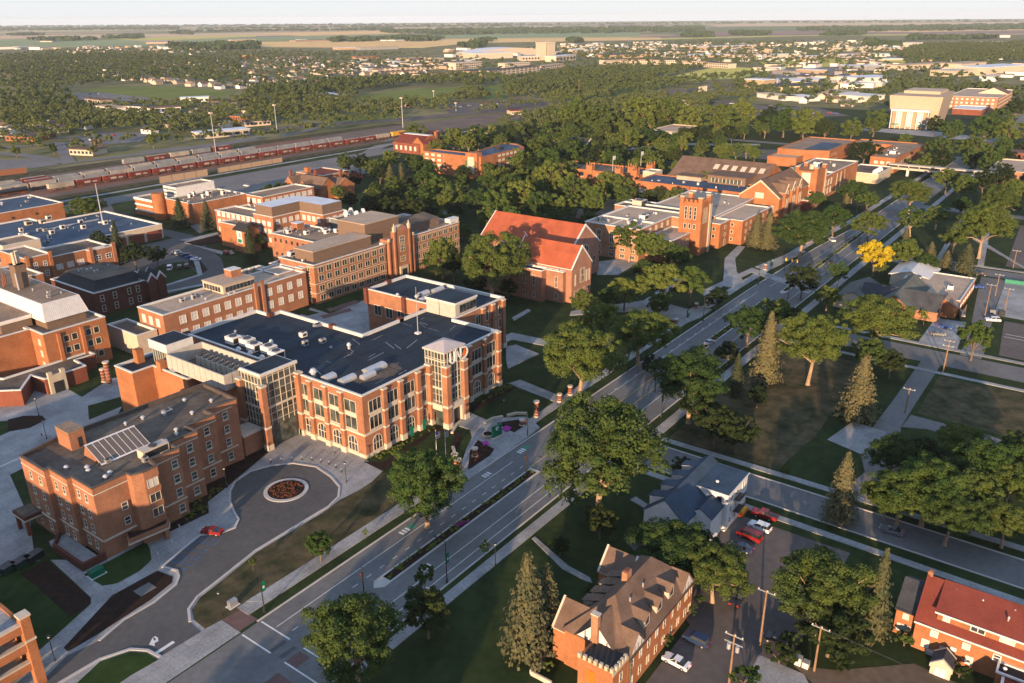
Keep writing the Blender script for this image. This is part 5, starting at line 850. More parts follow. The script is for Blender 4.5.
F2 = Bld('dormitory', 'long brick dormitory with pale windows and brown pitched end roof behind the auditorium', 'building', (1066, 119)); F2.vol((1063, 122, 1186, 172), 0, 14, 'brick_tan', 'tan_roof'); F2.wins('-x', 1063, 124, 170, 9, [2, 6, 10], 2.6, 2.2, fr='cream', gl='blind'); F2.wins('-y', 122, 1068, 1180, 14, [2, 6, 10], 2.6, 2.2, fr='cream', gl='blind'); F2.gable(1120, 120.5, 1150, 150, 14, 20, 'x', 'cream', 'brown_shingle', .5, z0=13); F2.done()
F3 = Bld('dining_hall', 'low red brick hall with white flat roof in front of the dormitory', 'building', (1004, 130)); F3.vol((1004, 128, 1048, 156), 0, 6, 'brick_red', 'white_roof'); F3.done()
# ---- orange L shaped hall north of the wood, plus neighbours
N1 = Bld('health_sciences_hall', 'four storey orange brick L shaped hall with green banners at its entrance', 'building', (428, 341))
N1.vol([(428, 352), (430, 341), (482, 343), (492, 356), (492, 369), (441, 358), (441, 391), (429, 391)], 0, 14.2, 'brick_orange', 'blue_roof', 'brick_orange', .6, .9)
N1.wins('-x', 428.6, 357, 390, 6, [1.4, 4.9, 8.2, 11.4], 3.2, 1.8, nx=2, nz=1, fr='cream', gl='blind', fw_=.2); N1.wins('-y', 341.8, 449, 481, 7, [1.4, 4.9, 8.2, 11.4], 3, 1.8, nx=2, nz=1, fr='cream', gl='blind', fw_=.2)
N1.part('entrance_bay', lambda b: (b.box(427.4, 342.4, 0, 433, 352, 16.6, 'brick_orange'), b.box(427.1, 344.6, 3, 427.39, 350, 14, 'cream')))
for y in (343.4, 351.4): N1.part('banner', lambda b: b.box(427.0, y - .5, 6, 427.1, y + .5, 11.5, 'banner_green'))
unit(N1.t, 465, 352, 470, 356, 13.6, 15.6, 'dark_metal'); N1.done()
N2 = Bld('chapel_house', 'red brick house with red gable roof and pale roof ridge beside the orange hall', 'house', (483, 442)); N2.gable(483, 444, 510, 472, 7.5, 13, 'y', 'brick_red', 'red_shingle', .3, 'brick_orange'); N2.gable(484, 441, 494, 452, 8, 12.5, 'x', 'brick_orange', 'red_shingle', .2, 'brick_orange'); N2.part('chimney', lambda b: (b.box(508, 446, 9, 510, 448, 15.5, 'brick_orange'), b.box(503, 444, 9, 505, 446, 15.5, 'brick_orange'))); N2.part('pale_ridge', lambda b: b.box(494, 444, 13.2, 499, 470, 13.6, 'white_roof')); N2.wins('-x', 483, 446, 471, 5, [2.4], 2.2, 3.4, fr='cream', gl='blind'); N2.done()
N3 = Bld('gothic_house', 'red brown brick mansion with steep brown roofs, gables and tall chimneys', 'house', (320, 376))
N3.gable(321, 375, 334, 404, 7, 12.4, 'y', 'brick_orange', 'brown_shingle', .4); N3.gable(317.5, 394, 334, 403, 7.5, 12, 'x', 'brick_orange', 'brown_shingle', .3, 'brick_tan'); N3.gable(317, 382, 330, 389, 6.5, 10.5, 'x', 'brick_orange', 'brown_shingle', .3, 'brick_tan'); N3.gable(331, 372, 345, 381, 6.5, 11, 'y', 'brick_orange', 'brown_shingle', .3, 'brick_tan')
for x, y in ((322, 402), (340, 378), (331, 390)): N3.part('chimney', lambda b: b.box(x, y, 5, x + 1.6, y + 1.2, 15, 'brick_red'))
for y in (398.5, 385.5): window(N3.t, '-x', 317.2, y, 1.5, 2.6, 2, 2, 1, fr='cream', gl='glass'); window(N3.t, '-x', 317.2, y, 5, 2.2, 1.8, 2, 1, fr='cream', gl='glass')
N3.done()
N4 = Bld('classical_hall', 'brick hall with flat red roof and deep cream cornice behind the mansion', 'building', (341, 397)); N4.vol((342, 396, 364, 421), 0, 9.5, 'brick_orange', 'red_shingle', 'cream', .5, 1.2); N4.wins('-y', 396, 343.5, 363, 6, [1.5, 5.4], 1.8, 2.4, fr='cream', gl='glass'); N4.wins('-x', 342, 398, 420, 6, [1.5, 5.4], 1.8, 2.4, fr='cream', gl='glass'); N4.part('chimney', lambda b: b.box(346, 415, 9, 349, 418, 12, 'brick_orange')); N4.done()
N5 = Bld('castle_hall', 'orange brick college hall with battlemented twin towers and small white flags', 'building', (444, 230))
N5.vol((441, 230, 466, 292), 0, 11.5, 'brick_orange', 'grey_roof', 'brick_orange'); N5.vol((446, 222, 456, 229.9), 0, 13.5, 'limestone', 'gravel_roof'); N5.wins('-x', 441, 232, 290, 10, [1.5, 6.8], 2.4, 2.4, fr='cream', gl='glass', fw_=.25); N5.wins('-x', 446, 223.5, 229, 1, [8], 2.6, 2.8, nx=3, fr='cream', gl='glass')
for x, y in ((440, 231), (440, 242), (449, 238), (440, 262), (462, 232)): N5.part('turret', lambda b: (b.box(x, y, 0, x + 4, y + 4, 14.4, 'brick_orange'), *[b.tube((x + a, y + c, 14.4), (x + a, y + c, 16.4), .5, .1, 'brick_orange', 6) for a, c in ((.4, .4), (3.6, .4), (.4, 3.6), (3.6, 3.6))]))
N5.done()
for i, (x, y) in enumerate(((443, 249), (468, 243))):
    f = thing('flag_pole', ('small white flag on the pole above the castle hall left tower', 'small white flag on the pole above the castle hall right tower')[i], 'flag', (x, y, 12)); b = MB().tube((0, 0, 0), (0, 0, 9), .12, .08, 'white_paint', 6); b.build('pole', f); MB().box(.1, -.05, 6.6, 3.0, .05, 8.9, 'white_paint').build('flag', f)
N6 = Bld('small_chapel', 'small chapel with dark roof and white trimmed brick gable in the grove', 'chapel', (573, 347)); N6.gable(573, 347, 588, 364, 4.5, 8.6, 'y', 'brick_tan', 'slate', .5, 'white_paint'); N6.done()
N7 = Bld('residence', 'tan stone president house with flat roof and ivy covered wall', 'house', (655, 311)); N7.vol((655, 311, 704, 335), 0, 8.4, 'rail_cream', 'tan_roof', 'cream'); N7.wins('-x', 655, 313, 333, 3, [2, 5.4], 1.6, 1.8, fr='cream', gl='glass'); N7.part('ivy', lambda b: b.box(672, 310.2, 0, 704, 310.99, 8, 'lawn_lush')); N7.done()
# ---- skyway
K5 = Bld('skyway_bridge', 'cream covered footbridge crossing the avenue on white piers', 'footbridge', (594, 90))
K5.part('deck', lambda b: (b.box(592, 60, 4.2, 597, 124, 4.9, 'cream'), b.box(591.8, 60, 6.8, 597.2, 124, 7.4, 'cream'), b.box(592.3, 60, 4.9, 592.5, 124, 6.8, 'glass'), b.box(592, 60, 4.9, 592.2, 124, 5.5, 'cream'), *[b.box(592.0, 60 + i * 6.4, 4.9, 592.28, 60.5 + i * 6.4, 6.8, 'cream') for i in range(10)]))
for y in (112, 73, 96): K5.part('pier', lambda b: b.box(593.4, y - .7, 0, 595.4, y + .7, 4.2, 'white_paint'))
K5.done()
K6 = Bld('skyway_hall', 'brick and cream building with shaded gallery at the south end of the footbridge', 'building', (598, 46)); K6.vol((598, 20, 650, 66), 0, 8.4, 'brick_tan', 'tan_roof', 'cream'); K6.wins('-x', 598, 24, 62, 9, [3.6], 3, 2.6, nx=1, nz=1, fr='brick_red', gl='glass'); K6.done()

# ---- parking garage corner, lower left
Ga = Bld('parking_garage', 'open brick parking garage with cream bands cut by the lower left corner', 'garage', (30, 125))
def gar(b):
    for z in (3.2, 6.8, 10.4): b.box(-20, 123.5, z, 38.2, 124.2, z + 1.5, 'brick_orange'); b.box(-20, 123.4, z + 1.5, 38.2, 124.3, z + 1.75, 'cream'); b.box(-20, 124.2, z - .4, 37.6, 165, z, 'cream'); b.box(37.6, 124.2, z, 38.2, 165, z + 1.5, 'brick_orange')
    b.box(-20, 124.25, 11.5, 37.6, 165, 11.6, 'concrete')
Ga.part('deck', gar)
Oa = Bld('shade_block', 'tall unseen brick block added for its shade, beyond the parking garage, outside the picture', 'building', (-80, 107)); Oa.vol((-80, 107, -34, 175), 0, 27, 'brick_orange', 'gravel_roof'); Oa.done()  # unseen block, added to cast shade on the residence hall and court
for x in (37.4, 29, 21, 13, 5): Ga.part('brick_pier', lambda b: (b.box(x, 122.9, 0, x + 1.4, 124.4, 13.4, 'brick_orange'), b.box(x - .15, 122.75, 13.4, x + 1.55, 124.5, 13.8, 'cream'), b.box(x - .15, 122.75, 8.9, x + 1.55, 123.0, 9.3, 'cream')))
keep(rect(-20, 122, 40, 166)); Ga.done()
# ---- brown roofed fraternity house with dormers
H1 = Bld('dormered_house', 'large brick house with brown shingle roof, dormers, battlemented porch tower and white half timber gables', 'house', (92, 45))
H1.plain((91.2, 45.3, 115, 57), 0, 7.5, 'brick_orange', None)
def hiproof(b):
    A = [(90.8, 44.9, 7.3), (115.4, 44.9, 7.3), (115.4, 57.4, 7.3), (90.8, 57.4, 7.3)]; r0, r1 = (97.2, 51.2, 12.9), (109.6, 51.2, 12.9)
    b.face([A[0], A[1], r1, r0], 'brown_shingle'); b.face([A[1], A[2], r1], 'brown_shingle'); b.face([A[2], A[3], r0, r1], 'brown_shingle'); b.face([A[3], A[0], r0], 'brown_shingle'); b.face(A[::-1], 'brown_metal')
    b.box(90.8, 44.82, 7.1, 115.4, 44.9, 7.32, 'dark_metal')
H1.part('hip_roof', hiproof)
H1.part('cross_gable', lambda b: (b.face([(90.9, 47.6, 7.6), (90.9, 54.4, 7.6), (90.9, 51, 11.4)], 'white_paint'), b.face([(90.5, 47.1, 7.4), (90.5, 51, 11.8), (95.8, 51, 11.8), (92, 47.1, 7.9)], 'brown_shingle'), b.face([(90.5, 54.9, 7.4), (90.5, 51, 11.8), (95.8, 51, 11.8), (92, 54.9, 7.9)], 'brown_shingle'), *[b.face([(90.86, y, 7.7), (90.86, y + .25, 7.7), (90.86, y + .25, 7.7 + z), (90.86, y, 7.7 + z)], 'brown_metal') for y, z in ((48.8, 1.0), (52.8, 1.4))]))
H1.gable(91.5, 53.0, 98.6, 59.4, 6.4, 9.8, 'y', 'brick_orange', 'brown_shingle', .25, 'stone', shift=.5); H1.gable(108, 54.5, 114.6, 60.5, 6.8, 10, 'y', 'brick_orange', 'brown_shingle', .25, 'stone')
for x in (94.0, 112.2): H1.part('wall_gable', lambda b: (b.face([(x - 2.2, 45.1, 7.4), (x + 2.2, 45.1, 7.4), (x, 45.1, 10.2)], 'white_paint'), b.face([(x - 2.4, 45.0, 7.5), (x, 45.0, 10.5), (x, 48.4, 10.5), (x - 2.4, 46.2, 7.6)], 'brown_shingle'), b.face([(x + 2.4, 45.0, 7.5), (x, 45.0, 10.5), (x, 48.4, 10.5), (x + 2.4, 46.2, 7.6)], 'brown_shingle'), *[b.face([(x + d, 45.05, 7.5), (x + d + .2, 45.05, 7.5), (x + d + .2, 45.05, 8.6), (x + d, 45.05, 8.6)], 'brown_metal') for d in (-1.2, -.1, 1.0)]))
for x in (98.6, 103, 107.4):
    def dorm(b, x=x):
        b.face([(x - 1, 46, 8.2), (x + 1, 46, 8.2), (x + 1, 46, 10.1), (x, 46, 10.9), (x - 1, 46, 10.1)], 'cream')
        for s in (-1, 1): b.face([(x + s, 46, 8.2), (x + s, 46, 10.1), (x + s, 49, 10.1), (x + s, 46.6, 8.4)], 'cream'); b.face([(x + s * 1.35, 45.6, 9.85), (x, 45.6, 11.0), (x, 50.3, 11.0), (x + s * 1.35, 48.8, 9.85)], 'brown_shingle')
        b.box(x - .5, 45.93, 8.6, x + .5, 45.99, 9.9, 'glass'); b.box(x - .6, 45.9, 8.5, x + .6, 45.95, 8.6, 'white_paint')
    H1.part('dormer', dorm)
for x in (98, 100.6, 103.2, 105.8):
    def dn(b, x=x):
        b.box(x - .7, 55.2, 7.6, x + .7, 57.2, 9.0, 'cream'); b.face([(x - 1, 57.5, 9.0), (x + 1, 57.5, 9.0), (x + 1, 54, 10.4), (x - 1, 54, 10.4)], 'brown_shingle')
    H1.part('dormer', dn)
H1.part('porch_tower', lambda b: (b.box(86.5, 45.3, 0, 91.1, 51.5, 8.0, 'brick_orange'), b.box(87, 45.8, 8.0, 91.0, 51, 8.04, 'dark_roof'), *[b.box(86.3, 45.3 + i * .95, 8.0, 86.8, 45.8 + i * .95, 8.8, 'limestone') for i in range(7)], *[b.box(87.2 + i * .95, 45.1, 8.0, 87.7 + i * .95, 45.6, 8.8, 'limestone') for i in range(4)], b.box(86.3, 45.2, 7.4, 91.1, 45.29, 8.0, 'limestone'), b.box(86.42, 48.4, 4.2, 86.49, 50, 6.4, 'orange_paint')))
H1.part('chimney', lambda b: (b.box(90.3, 50.4, 0, 91.15, 51.6, 13.4, 'brick_tan'), b.box(90.2, 50.3, 13.4, 91.25, 51.7, 13.6, 'stone'))); H1.part('chimney', lambda b: (b.box(101.4, 51.4, 11.5, 103, 52.4, 14.2, 'brick_tan'), b.box(101.7, 51.6, 14.2, 102.7, 52.2, 14.4, 'brick_red')))
for i, x in enumerate((92.6, 95.4, 98.2, 101, 103.8, 106.6, 109.4, 112.2, 114)):
    for z in (1.2, 4.6): window(H1.t, '-y', 45.3, x, z, .95, 1.7, 1, 2, fr='cream', gl='blind' if (i + int(z)) % 2 else 'glass', fw_=.14)
window(H1.t, '-y', 45.3, 89, 4.6, 1, 1.8, 1, 2, fr='cream', gl='glass'); window(H1.t, '-y', 45.3, 89, 1.2, 1, 1.8, 1, 2, fr='cream', gl='glass')
H1.part('drainpipe', lambda b: (b.tube((91.9, 45.15, 0), (91.9, 45.15, 7.3), .1, .1, 'grey_green_shingle', 6), b.tube((105.8, 45.15, 0), (105.8, 45.15, 7.4), .1, .1, 'rust', 6)))
for x in (98.9, 103.4): H1.part('roof_vent', lambda b: b.tube((x, 49.4, 11), (x, 49.4, 12.0), .16, .18, 'galv', 6))
H1.part('lower_wall', lambda b: (b.box(86, 60, 0, 91, 60.3, .9, 'stone'), b.box(85.8, 56, 0, 86.1, 60, .9, 'stone'))); H1.done()
# ---- white house with blue black roof
H2 = Bld('white_boarded_house', 'white boarded house with blue black roof and a row of triangular dormers', 'house', (143, 50))
H2.plain((142.2, 50.2, 153, 57), 0, 8.7, 'white_paint', None); H2.part('upper_roof', lambda b: (b.box(141.9, 49.9, 8.7, 153.3, 57.2, 8.86, 'white_paint'), b.box(142.1, 50.1, 8.86, 153.1, 57.2, 8.98, 'blue_shingle')))
H2.gable(131, 54.6, 153.2, 63.4, 6.4, 10.2, 'x', 'white_paint', 'blue_shingle', .35, shift=.5)
H2.gable(136, 51, 142.1, 56, 6.0, 7.6, 'x', 'white_paint', 'blue_shingle', .2)
for x in (134, 139, 144, 149):
    def td(b, x=x):
        for q in (x - 1.3, x + 1.3): b.face([(q, 63.1, 6.7), (q, 63.1, 8.9), (q, 59.8, 9.7)], 'white_paint')
        b.face([(x - 1.3, 63.1, 6.7), (x + 1.3, 63.1, 6.7), (x + 1.3, 63.1, 8.9), (x - 1.3, 63.1, 8.9)], 'white_paint'); b.face([(x - 1.5, 63.5, 8.85), (x + 1.5, 63.5, 8.85), (x + 1.5, 59.6, 9.95), (x - 1.5, 59.6, 9.95)], 'blue_shingle')
    H2.part('dormer', td)
for x in (144.2, 147, 150.6):
    for z in (1.2, 3.8, 6.4): window(H2.t, '-y', 50.2, x, z, 1.1, 1.5, 1, 2, fr='white_metal', gl='glass', fw_=.12)
H2.part('balcony', lambda b: [(b.box(145.6, 48.9, z, 149, 50.1, z + .15, 'dark_metal'), b.box(145.6, 48.85, z + .15, 149, 48.9, z + 1, 'dark_metal')) for z in (3.2, 6)]); vent(H2.t, 145.5, 54, 8.7, .4, .7, 'white_paint'); window(H2.t, '-x', 142.2, 52, 6.2, 1, 1.6, 1, 2, fr='dark_metal', gl='glass'); H2.done()
# ---- red roofed house lower right
H3 = Bld('red_roofed_house', 'brick house with long red shingle roof, white trimmed windows and slate side wing', 'house', (129, 10))
H3.gable(129, -14, 142, 11.4, 5.6, 10.4, 'y', 'brick_orange', 'red_shingle', .4, 'red_shingle', shift=.5)
H3.part('shed_dormer', lambda b: (b.box(129.9, -12, 5.0, 132.6, 8.6, 8.1, 'brick_orange'), b.face([(129.4, -12.4, 8.1), (129.4, 9, 8.1), (135.6, 9, 10.75), (135.6, -12.4, 10.75)], 'red_shingle'), b.box(129.3, -12.4, 7.95, 129.42, 9, 8.22, 'white_paint'), b.face([(132.6, 8.6, 7.6), (135.4, 8.6, 10.6), (132.6, 8.6, 9.4)], 'brick_red')))
H3.part('fascia', lambda b: b.box(128.5, -14, 5.25, 128.62, 11.6, 5.55, 'white_paint'))
for y, n in ((7.2, 1), (2.6, 2), (-1.6, 2), (-6.4, 1), (-10, 1)): window(H3.t, '-x', 129.9, y, 6.65, 1.1 * n, 1.15, n, 1, fr='white_paint', gl='blind' if y in (7.2, -1.6) else 'glass', fw_=.14)
for y, z, g in ((8.4, 3.5, 'blind'), (3.6, 3.4, 'blind'), (9.4, .9, 'blind'), (6.6, .7, 'glass'), (2.8, .8, 'blind'), (-.8, 3.4, 'glass')): window(H3.t, '-x', 129, y, z, 1.2, 1.6 if z < 2 else 1.3, 1, 2, fr='white_paint', gl=g, fw_=.16)
H3.part('wall_box', lambda b: (b.box(128.7, 4.8, 2.4, 128.99, 5.7, 3.1, 'white_paint'), b.box(128.3, 7.6, .2, 128.99, 9, .9, 'galv')))
for x, y in ((134.6, 7), (134.2, 3), (134.4, -1.6), (132, -1), (134, -6)): vent(H3.t, x, y, 9.4, .22, .9)
H3.part('chimney', lambda b: (b.box(135.3, 10.9, 9.4, 136.1, 11.7, 11.4, 'brick_tan'), b.box(135.5, 11.1, 11.4, 135.9, 11.5, 11.6, 'rust')))
H3.gable(131, 11.5, 141, 14.8, 5.2, 8.2, 'y', 'brick_orange', 'slate', .4); 
for y, z in ((13.2, 3.4),): window(H3.t, '-x', 131, y, z, 1.0, 1.2, 1, 2, fr='white_paint', gl='blind', fw_=.14)
window(H3.t, '-x', 131, 13.2, .8, 2.2, 1.5, 2, 1, fr='white_paint', gl='blind', fw_=.16); H3.done()
H4 = Bld('red_roof_garage', 'low red roofed garage with black flat strip in front of the red roofed house', 'garage', (120, -2)); H4.gable(116, -22, 126, -2.2, 3.0, 4.6, 'y', 'brick_orange', 'red_shingle', .2, 'white_paint'); H4.vol((126.1, -22, 128.9, -1.2), 0, 3.8, 'brick_orange', 'dark_roof', 'white_paint', .3, .2); vent(H4.t, 127.4, -2.2, 3.5, .35, .6, 'white_paint'); vent(H4.t, 127.4, -7, 3.5, .25, .4); H4.done()
Sh = Bld('garden_shed', 'small cream garden shed with dark roof and double door before the red roofed house', 'shed', (125.4, 5)); Sh.gable(124.2, 4.6, 127.4, 7.6, 2.0, 3.1, 'x', 'cream', 'slate', .2, 'cream'); Sh.part('door', lambda b: (b.box(124.1, 5.3, .1, 124.19, 6.9, 1.8, 'white_paint'), b.box(124.07, 6.06, .1, 124.1, 6.12, 1.8, 'brown_metal'))); Sh.done()
# ---- church like building right of avenue
R1 = Bld('parish_centre', 'sprawling low building with crossing grey hipped roofs and flat brown roof', 'building', (318, 35))
R1.vol((317, 35.5, 350, 58), 0, 5, 'brick_orange', 'tan_roof', 'coping', .4, .4)
R1.gable(297, 47, 328, 60, 4, 9, 'x', 'brick_orange', 'grey_green_shingle', .5); R1.gable(303, 40, 313, 66, 4, 8.6, 'y', 'brick_tan', 'slate', .5); R1.gable(300, 62, 322, 74, 3.6, 6.6, 'x', 'cream', 'grey_green_shingle', .6); R1.gable(311, 35.5, 318, 44, 4, 6.4, 'x', 'brick_orange', 'tan_shingle', .4)
R1.gable(340, 50, 358, 64, 4.4, 6.4, 'x', 'cream', 'coping', .8); R1.wins('-x', 297, 49, 58, 3, [1], 1.6, 1.8, fr='cream', gl='glass'); R1.wins('-y', 35.5, 319, 349, 7, [1.2], 2, 1.8, fr='white_paint', gl='blind'); unit(R1.t, 334, 52, 337, 54, 4.6, 6.2, 'white_metal'); unit(R1.t, 330, 40, 332, 42, 4.6, 6, 'white_metal'); vent(R1.t, 327, 42, 4.6, .4, .8)
R1.done()

# ================================================================ STREET FURNITURE
def lamp_proto(name, h, kind):
    def mk(loc, label, cat='street lamp', group=None, rz=0, banner=True):
        t = thing(name, label, cat, (loc[0], loc[1], 0), rz, group); t['_o'] = (0.0, 0.0, 0.0)
        return t
    return mk
def street_lamp(x, y, label, arm=1, banner=True, h=9.5, group='banner lamp posts along the avenue'):
    t = thing('street_lamp', label, 'street lamp', (x, y, 0), 0, group)
    MB().tube((0, 0, 0), (0, 0, .9), .24, .2, 'dark_metal', 8).tube((0, 0, .9), (0, 0, h), .11, .07, 'dark_metal', 8).build('pole', t)
    MB().tube((0, 0, h - .3), (0, -arm * 2.2, h), .05, .04, 'dark_metal', 6).build('arm', t)
    MB().box(-.16, -arm * 2.9 if arm > 0 else -arm * 2.1, h - .06, .16, -arm * 2.1 if arm > 0 else -arm * 2.9, h + .06, 'dark_metal').build('lamp_head', t)
    if banner:
        MB().box(.12, -.03, 4.4, .85, .03, 6.5, 'banner_green').box(.3, -.05, 5.0, .65, .05, 5.5, 'white_paint').box(-.05, -.02, 4.36, .9, .02, 4.42, 'dark_metal').box(-.05, -.02, 6.5, .9, .02, 6.56, 'dark_metal').build('banner', t)
    return t
lamps = [((264.7, 612), 'dark lamp post with green banner on the grass verge, nearest the garage', 1), ((404.7, 513), 'lamp post with green banner behind the big round tree before the union', 1), ((447, 583), 'lamp post with green banner on the far verge opposite the median nose', -1), ((549, 497), 'lamp post with green banner beneath the largest avenue tree', -1),
         ((661, 417), 'lamp post with green banner by the dark planting at the side street corner', -1), ((627.5, 371), 'lamp post with green banner on the lawn side pavement past the stone posts', 1), ((703, 321), 'lamp post with green banner beside the curved flower bed', 1), ((758, 285), 'lamp post with green banner at the library path', 1),
         ((787, 305), 'lamp post with green banner in the median shrubs below the traffic light', -1), ((800, 256), 'lamp post with green banner nearest the library spruces', 1), ((858, 252), 'lamp post with green banner left of the yellow tree', -1), ((855, 222), 'lamp post with green banner near the lecture hall crossing', 1), ((830, 262), 'slim lamp post beside the white car on the avenue', 1)]
for (px, py), lb, a in lamps: x, y = P(px, py); street_lamp(x, y, lb, a)
def park_lamp(x, y, label, h=5.2, group='slender lamps of the paved court', two=False):
    t = thing('park_lamp', label, 'lamp', (x, y, 0), 0, group); MB().tube((0, 0, 0), (0, 0, .5), .18, .14, 'dark_metal', 8).tube((0, 0, .5), (0, 0, h), .08, .06, 'dark_metal', 6).build('pole', t)
    MB().tube((0, 0, h), (0, 0, h + .12), .34, .3, 'dark_metal', 10).tube((0, 0, h - .25), (0, 0, h - .01), .18, .28, 'bulb', 10).build('lamp_head', t)
for (px, py), lb in (((346.5, 482.5), 'slender dark lamp on the plaza right of the bollards'), ((46.9, 439), 'slender dark lamp beside the oval bed and stop sign'), ((16.5, 406), 'slender dark lamp at the low brick annex corner'), ((39, 415.5), 'dark post at the tip of the mulch oval'), ((227, 488), 'slender dark lamp on the loop pavement below the saw-tooth front'), ((55, 661), 'short dark lamp beside the walkway near the garage'), ((222, 616), 'dark lamp on the dry verge by the loop drive mouth'), ((504, 417), 'dark lamp behind the curved seat wall'), ((240, 425), 'small lamp by the corridor link'), ((701, 288), 'pale double headed lamp on the library lawn edge'), ((495.5, 566), 'thin lamp on the far pavement by the young tree'), ((562, 506), 'thin lamp on the far pavement under the big tree')):
    x, y = P(px, py); park_lamp(x, y, lb)
for i, (px, py) in enumerate(((271, 463), (281.5, 462), (292, 461), (302, 460.5), (312, 461), (321, 463), (329, 465), (336, 468.5), (341.5, 472.5), (335, 453.5))):
    x, y = P(px, py); t = thing('bollard', ('dark bollard on the loop edge, %s of the row from the glass stair tower' % ('first', 'second', 'third', 'fourth', 'fifth', 'sixth', 'seventh', 'eighth', 'ninth')[i]) if i < 9 else 'dark bollard standing alone near the union wall', 'bollard', (x, y, .06), 0, 'bollards round the loop'); MB().tube((0, 0, 0), (0, 0, .85), .14, .12, 'dark_metal', 8).build('post', t); MB().tube((0, 0, .85), (0, 0, 1.0), .16, .1, 'galv', 8).build('cap', t)
for i, (px, py) in enumerate(((166, 538), (181, 534), (173.6, 549.5), (160, 562))):
    x, y = P(px, py); t = thing('parking_sign', 'thin post with small pale sign, %s from the loading door, by the blue bays' % ('second', 'first', 'third', 'fourth')[i], 'sign', (x, y, .1)); MB().tube((0, 0, 0), (0, 0, 2.2), .04, .04, 'galv', 6).build('post', t); MB().box(-.05, -.25, 1.7, -.04, .25, 2.3, 'white_paint').build('sign_plate', t)
x, y = P(44, 443); t = thing('stop_sign', 'red stop sign at the kerb by the roof hut', 'stop sign', (x, y, 0)); MB().tube((0, 0, 0), (0, 0, 2.2), .05, .05, 'galv', 6).build('post', t); MB().tube((-.05, 0, 2.4), (-.09, 0, 2.4), .5, .5, 'red_paint', 8).build('sign_plate', t)
# traffic signals
def signal(px, py, label, arm=6, rz=0, h=6.2):
    x, y = P(px, py); t = thing('traffic_light', label, 'traffic light', (x, y, 0), rz, 'traffic signals of the avenue'); MB().tube((0, 0, 0), (0, 0, h), .14, .1, 'dark_metal', 8).build('pole', t)
    if arm: MB().tube((0, 0, h - .3), (0, -arm, h), .08, .05, 'dark_metal', 6).build('arm', t)
    for k in ((-.5, -arm * .6, -arm) if arm else (0,)):
        s = MB().box(-.35, k - .2, h - 1.6 if arm else h - 2.4, -.05, k + .2, h - .4 if arm else h - 1.3, 'dark_metal').box(-.37, k - .34, h - 1.65 if arm else h - 2.5, -.33, k + .34, h - .35 if arm else h - 1.2, 'yellow_paint' if arm else 'dark_metal').build('signal_head', t)
        MB().tube((-.38, k, h - .6 if arm else h - 1.5), (-.42, k, h - .6 if arm else h - 1.5), .1, .1, 'tail_red', 8).build('lens', s)
for a in ((527.5, 436, 'black signal post on the pavement by the brick crosswalk', 0), (526.5, 474, 'black signal post on the median nose under the large tree', 0), (364, 594, 'black signal post at the pale median nose', 0), (784, 271, 'signal mast beside the library flower bed', 5), (826, 275, 'signal mast with yellow backed heads over the median', 4), (655, 392, 'signal post at the side street corner', 0)): signal(*a)
# stone and brick posts by the union
for i, (px, py, s, hh, lb) in enumerate(((536.5, 417, 1.1, 4.4, 'tall brick and stone pillar on the pavement corner'), (559.5, 402, 1, 2.2, 'short brick post left of the path junction'), (570, 395, 1, 2.6, 'short brick post right of the path junction'), (475, 457, 1.1, 2.2, 'sunlit brick post in the flower bed'), (455, 466, 1.2, 3, 'round brick pillar at the seat wall end'), (459, 470, 1.1, 2.6, 'lower round brick pillar beside the taller one'), (522, 426, 1, 1.6, 'brick post at the bed corner by the signal'), (110, 384.5, 1.3, 7, 'tall banded brick gateway pillar by the annex lawn'), (104.5, 382, 1.1, 4, 'short banded brick gateway pillar by the annex lawn'), (676, 325, 1, 2, 'brick post at the curved bed west tip'), (696, 310, 1, 2.4, 'brick post near the library flower bed'), (708, 307, 1, 2.2, 'brick post left of the dark maple'), (765, 270, 1, 2.2, 'brick post on the curved library path'))):
    x, y = P(px, py); t = thing('gate_pillar', lb, 'pillar', (x, y, 0), 0, 'brick and stone posts'); b = MB().tube((0, 0, 0), (0, 0, .5), s * .75, s * .75, 'stone', 12).tube((0, 0, .5), (0, 0, hh), s * .6, s * .6, 'brick_red', 12)
    for k in range(1, int(hh)): b.tube((0, 0, k), (0, 0, k + .14), s * .62, s * .62, 'rail_cream', 12)
    b.build('shaft', t); MB().tube((0, 0, hh), (0, 0, hh + .35), s * .75, s * .75, 'stone', 12).build('cap', t)
for a, b_, lb in (((452, 434), (461, 422), 'pale curved seat wall west of the union entrance'), ((453, 448), (455, 456), 'pale short seat wall by the pillars'), ((484, 424), (503, 417.5), 'pale seat wall along the upper curve'), ((507, 416.5), (527, 414.5), 'pale seat wall along the lawn toward the signal post')):
    pts = [P(*a), P(*b_)]; m_ = ((pts[0][0] + pts[1][0]) / 2 + .6, (pts[0][1] + pts[1][1]) / 2 + .6); o = MB(); o.prism(strip([pts[0], m_, pts[1]], .7), 0, .6, 'limestone'); tag(o.build('seat_wall'), lb, 'wall')
x, y = P(497, 437); t = thing('monument_sign', 'green campus sign with white flame emblem and round letters by the purple flowers', 'sign', (x, y, 0), -.15)
MB().box(-1.6, -.25, .35, 1.6, .25, 3.4, 'sign_green').build('panel', t); MB().box(-1.9, -.5, 0, 1.9, .5, .35, 'stone').build('base', t); b = MB(); b.tube((-.1, -.26, 2.6), (-.1, -.29, 2.6), .55, .55, 'white_paint', 14); b.tube((0, -.30, 2.55), (0, -.32, 2.55), .3, .3, 'sign_green', 12); b.build('emblem', t)
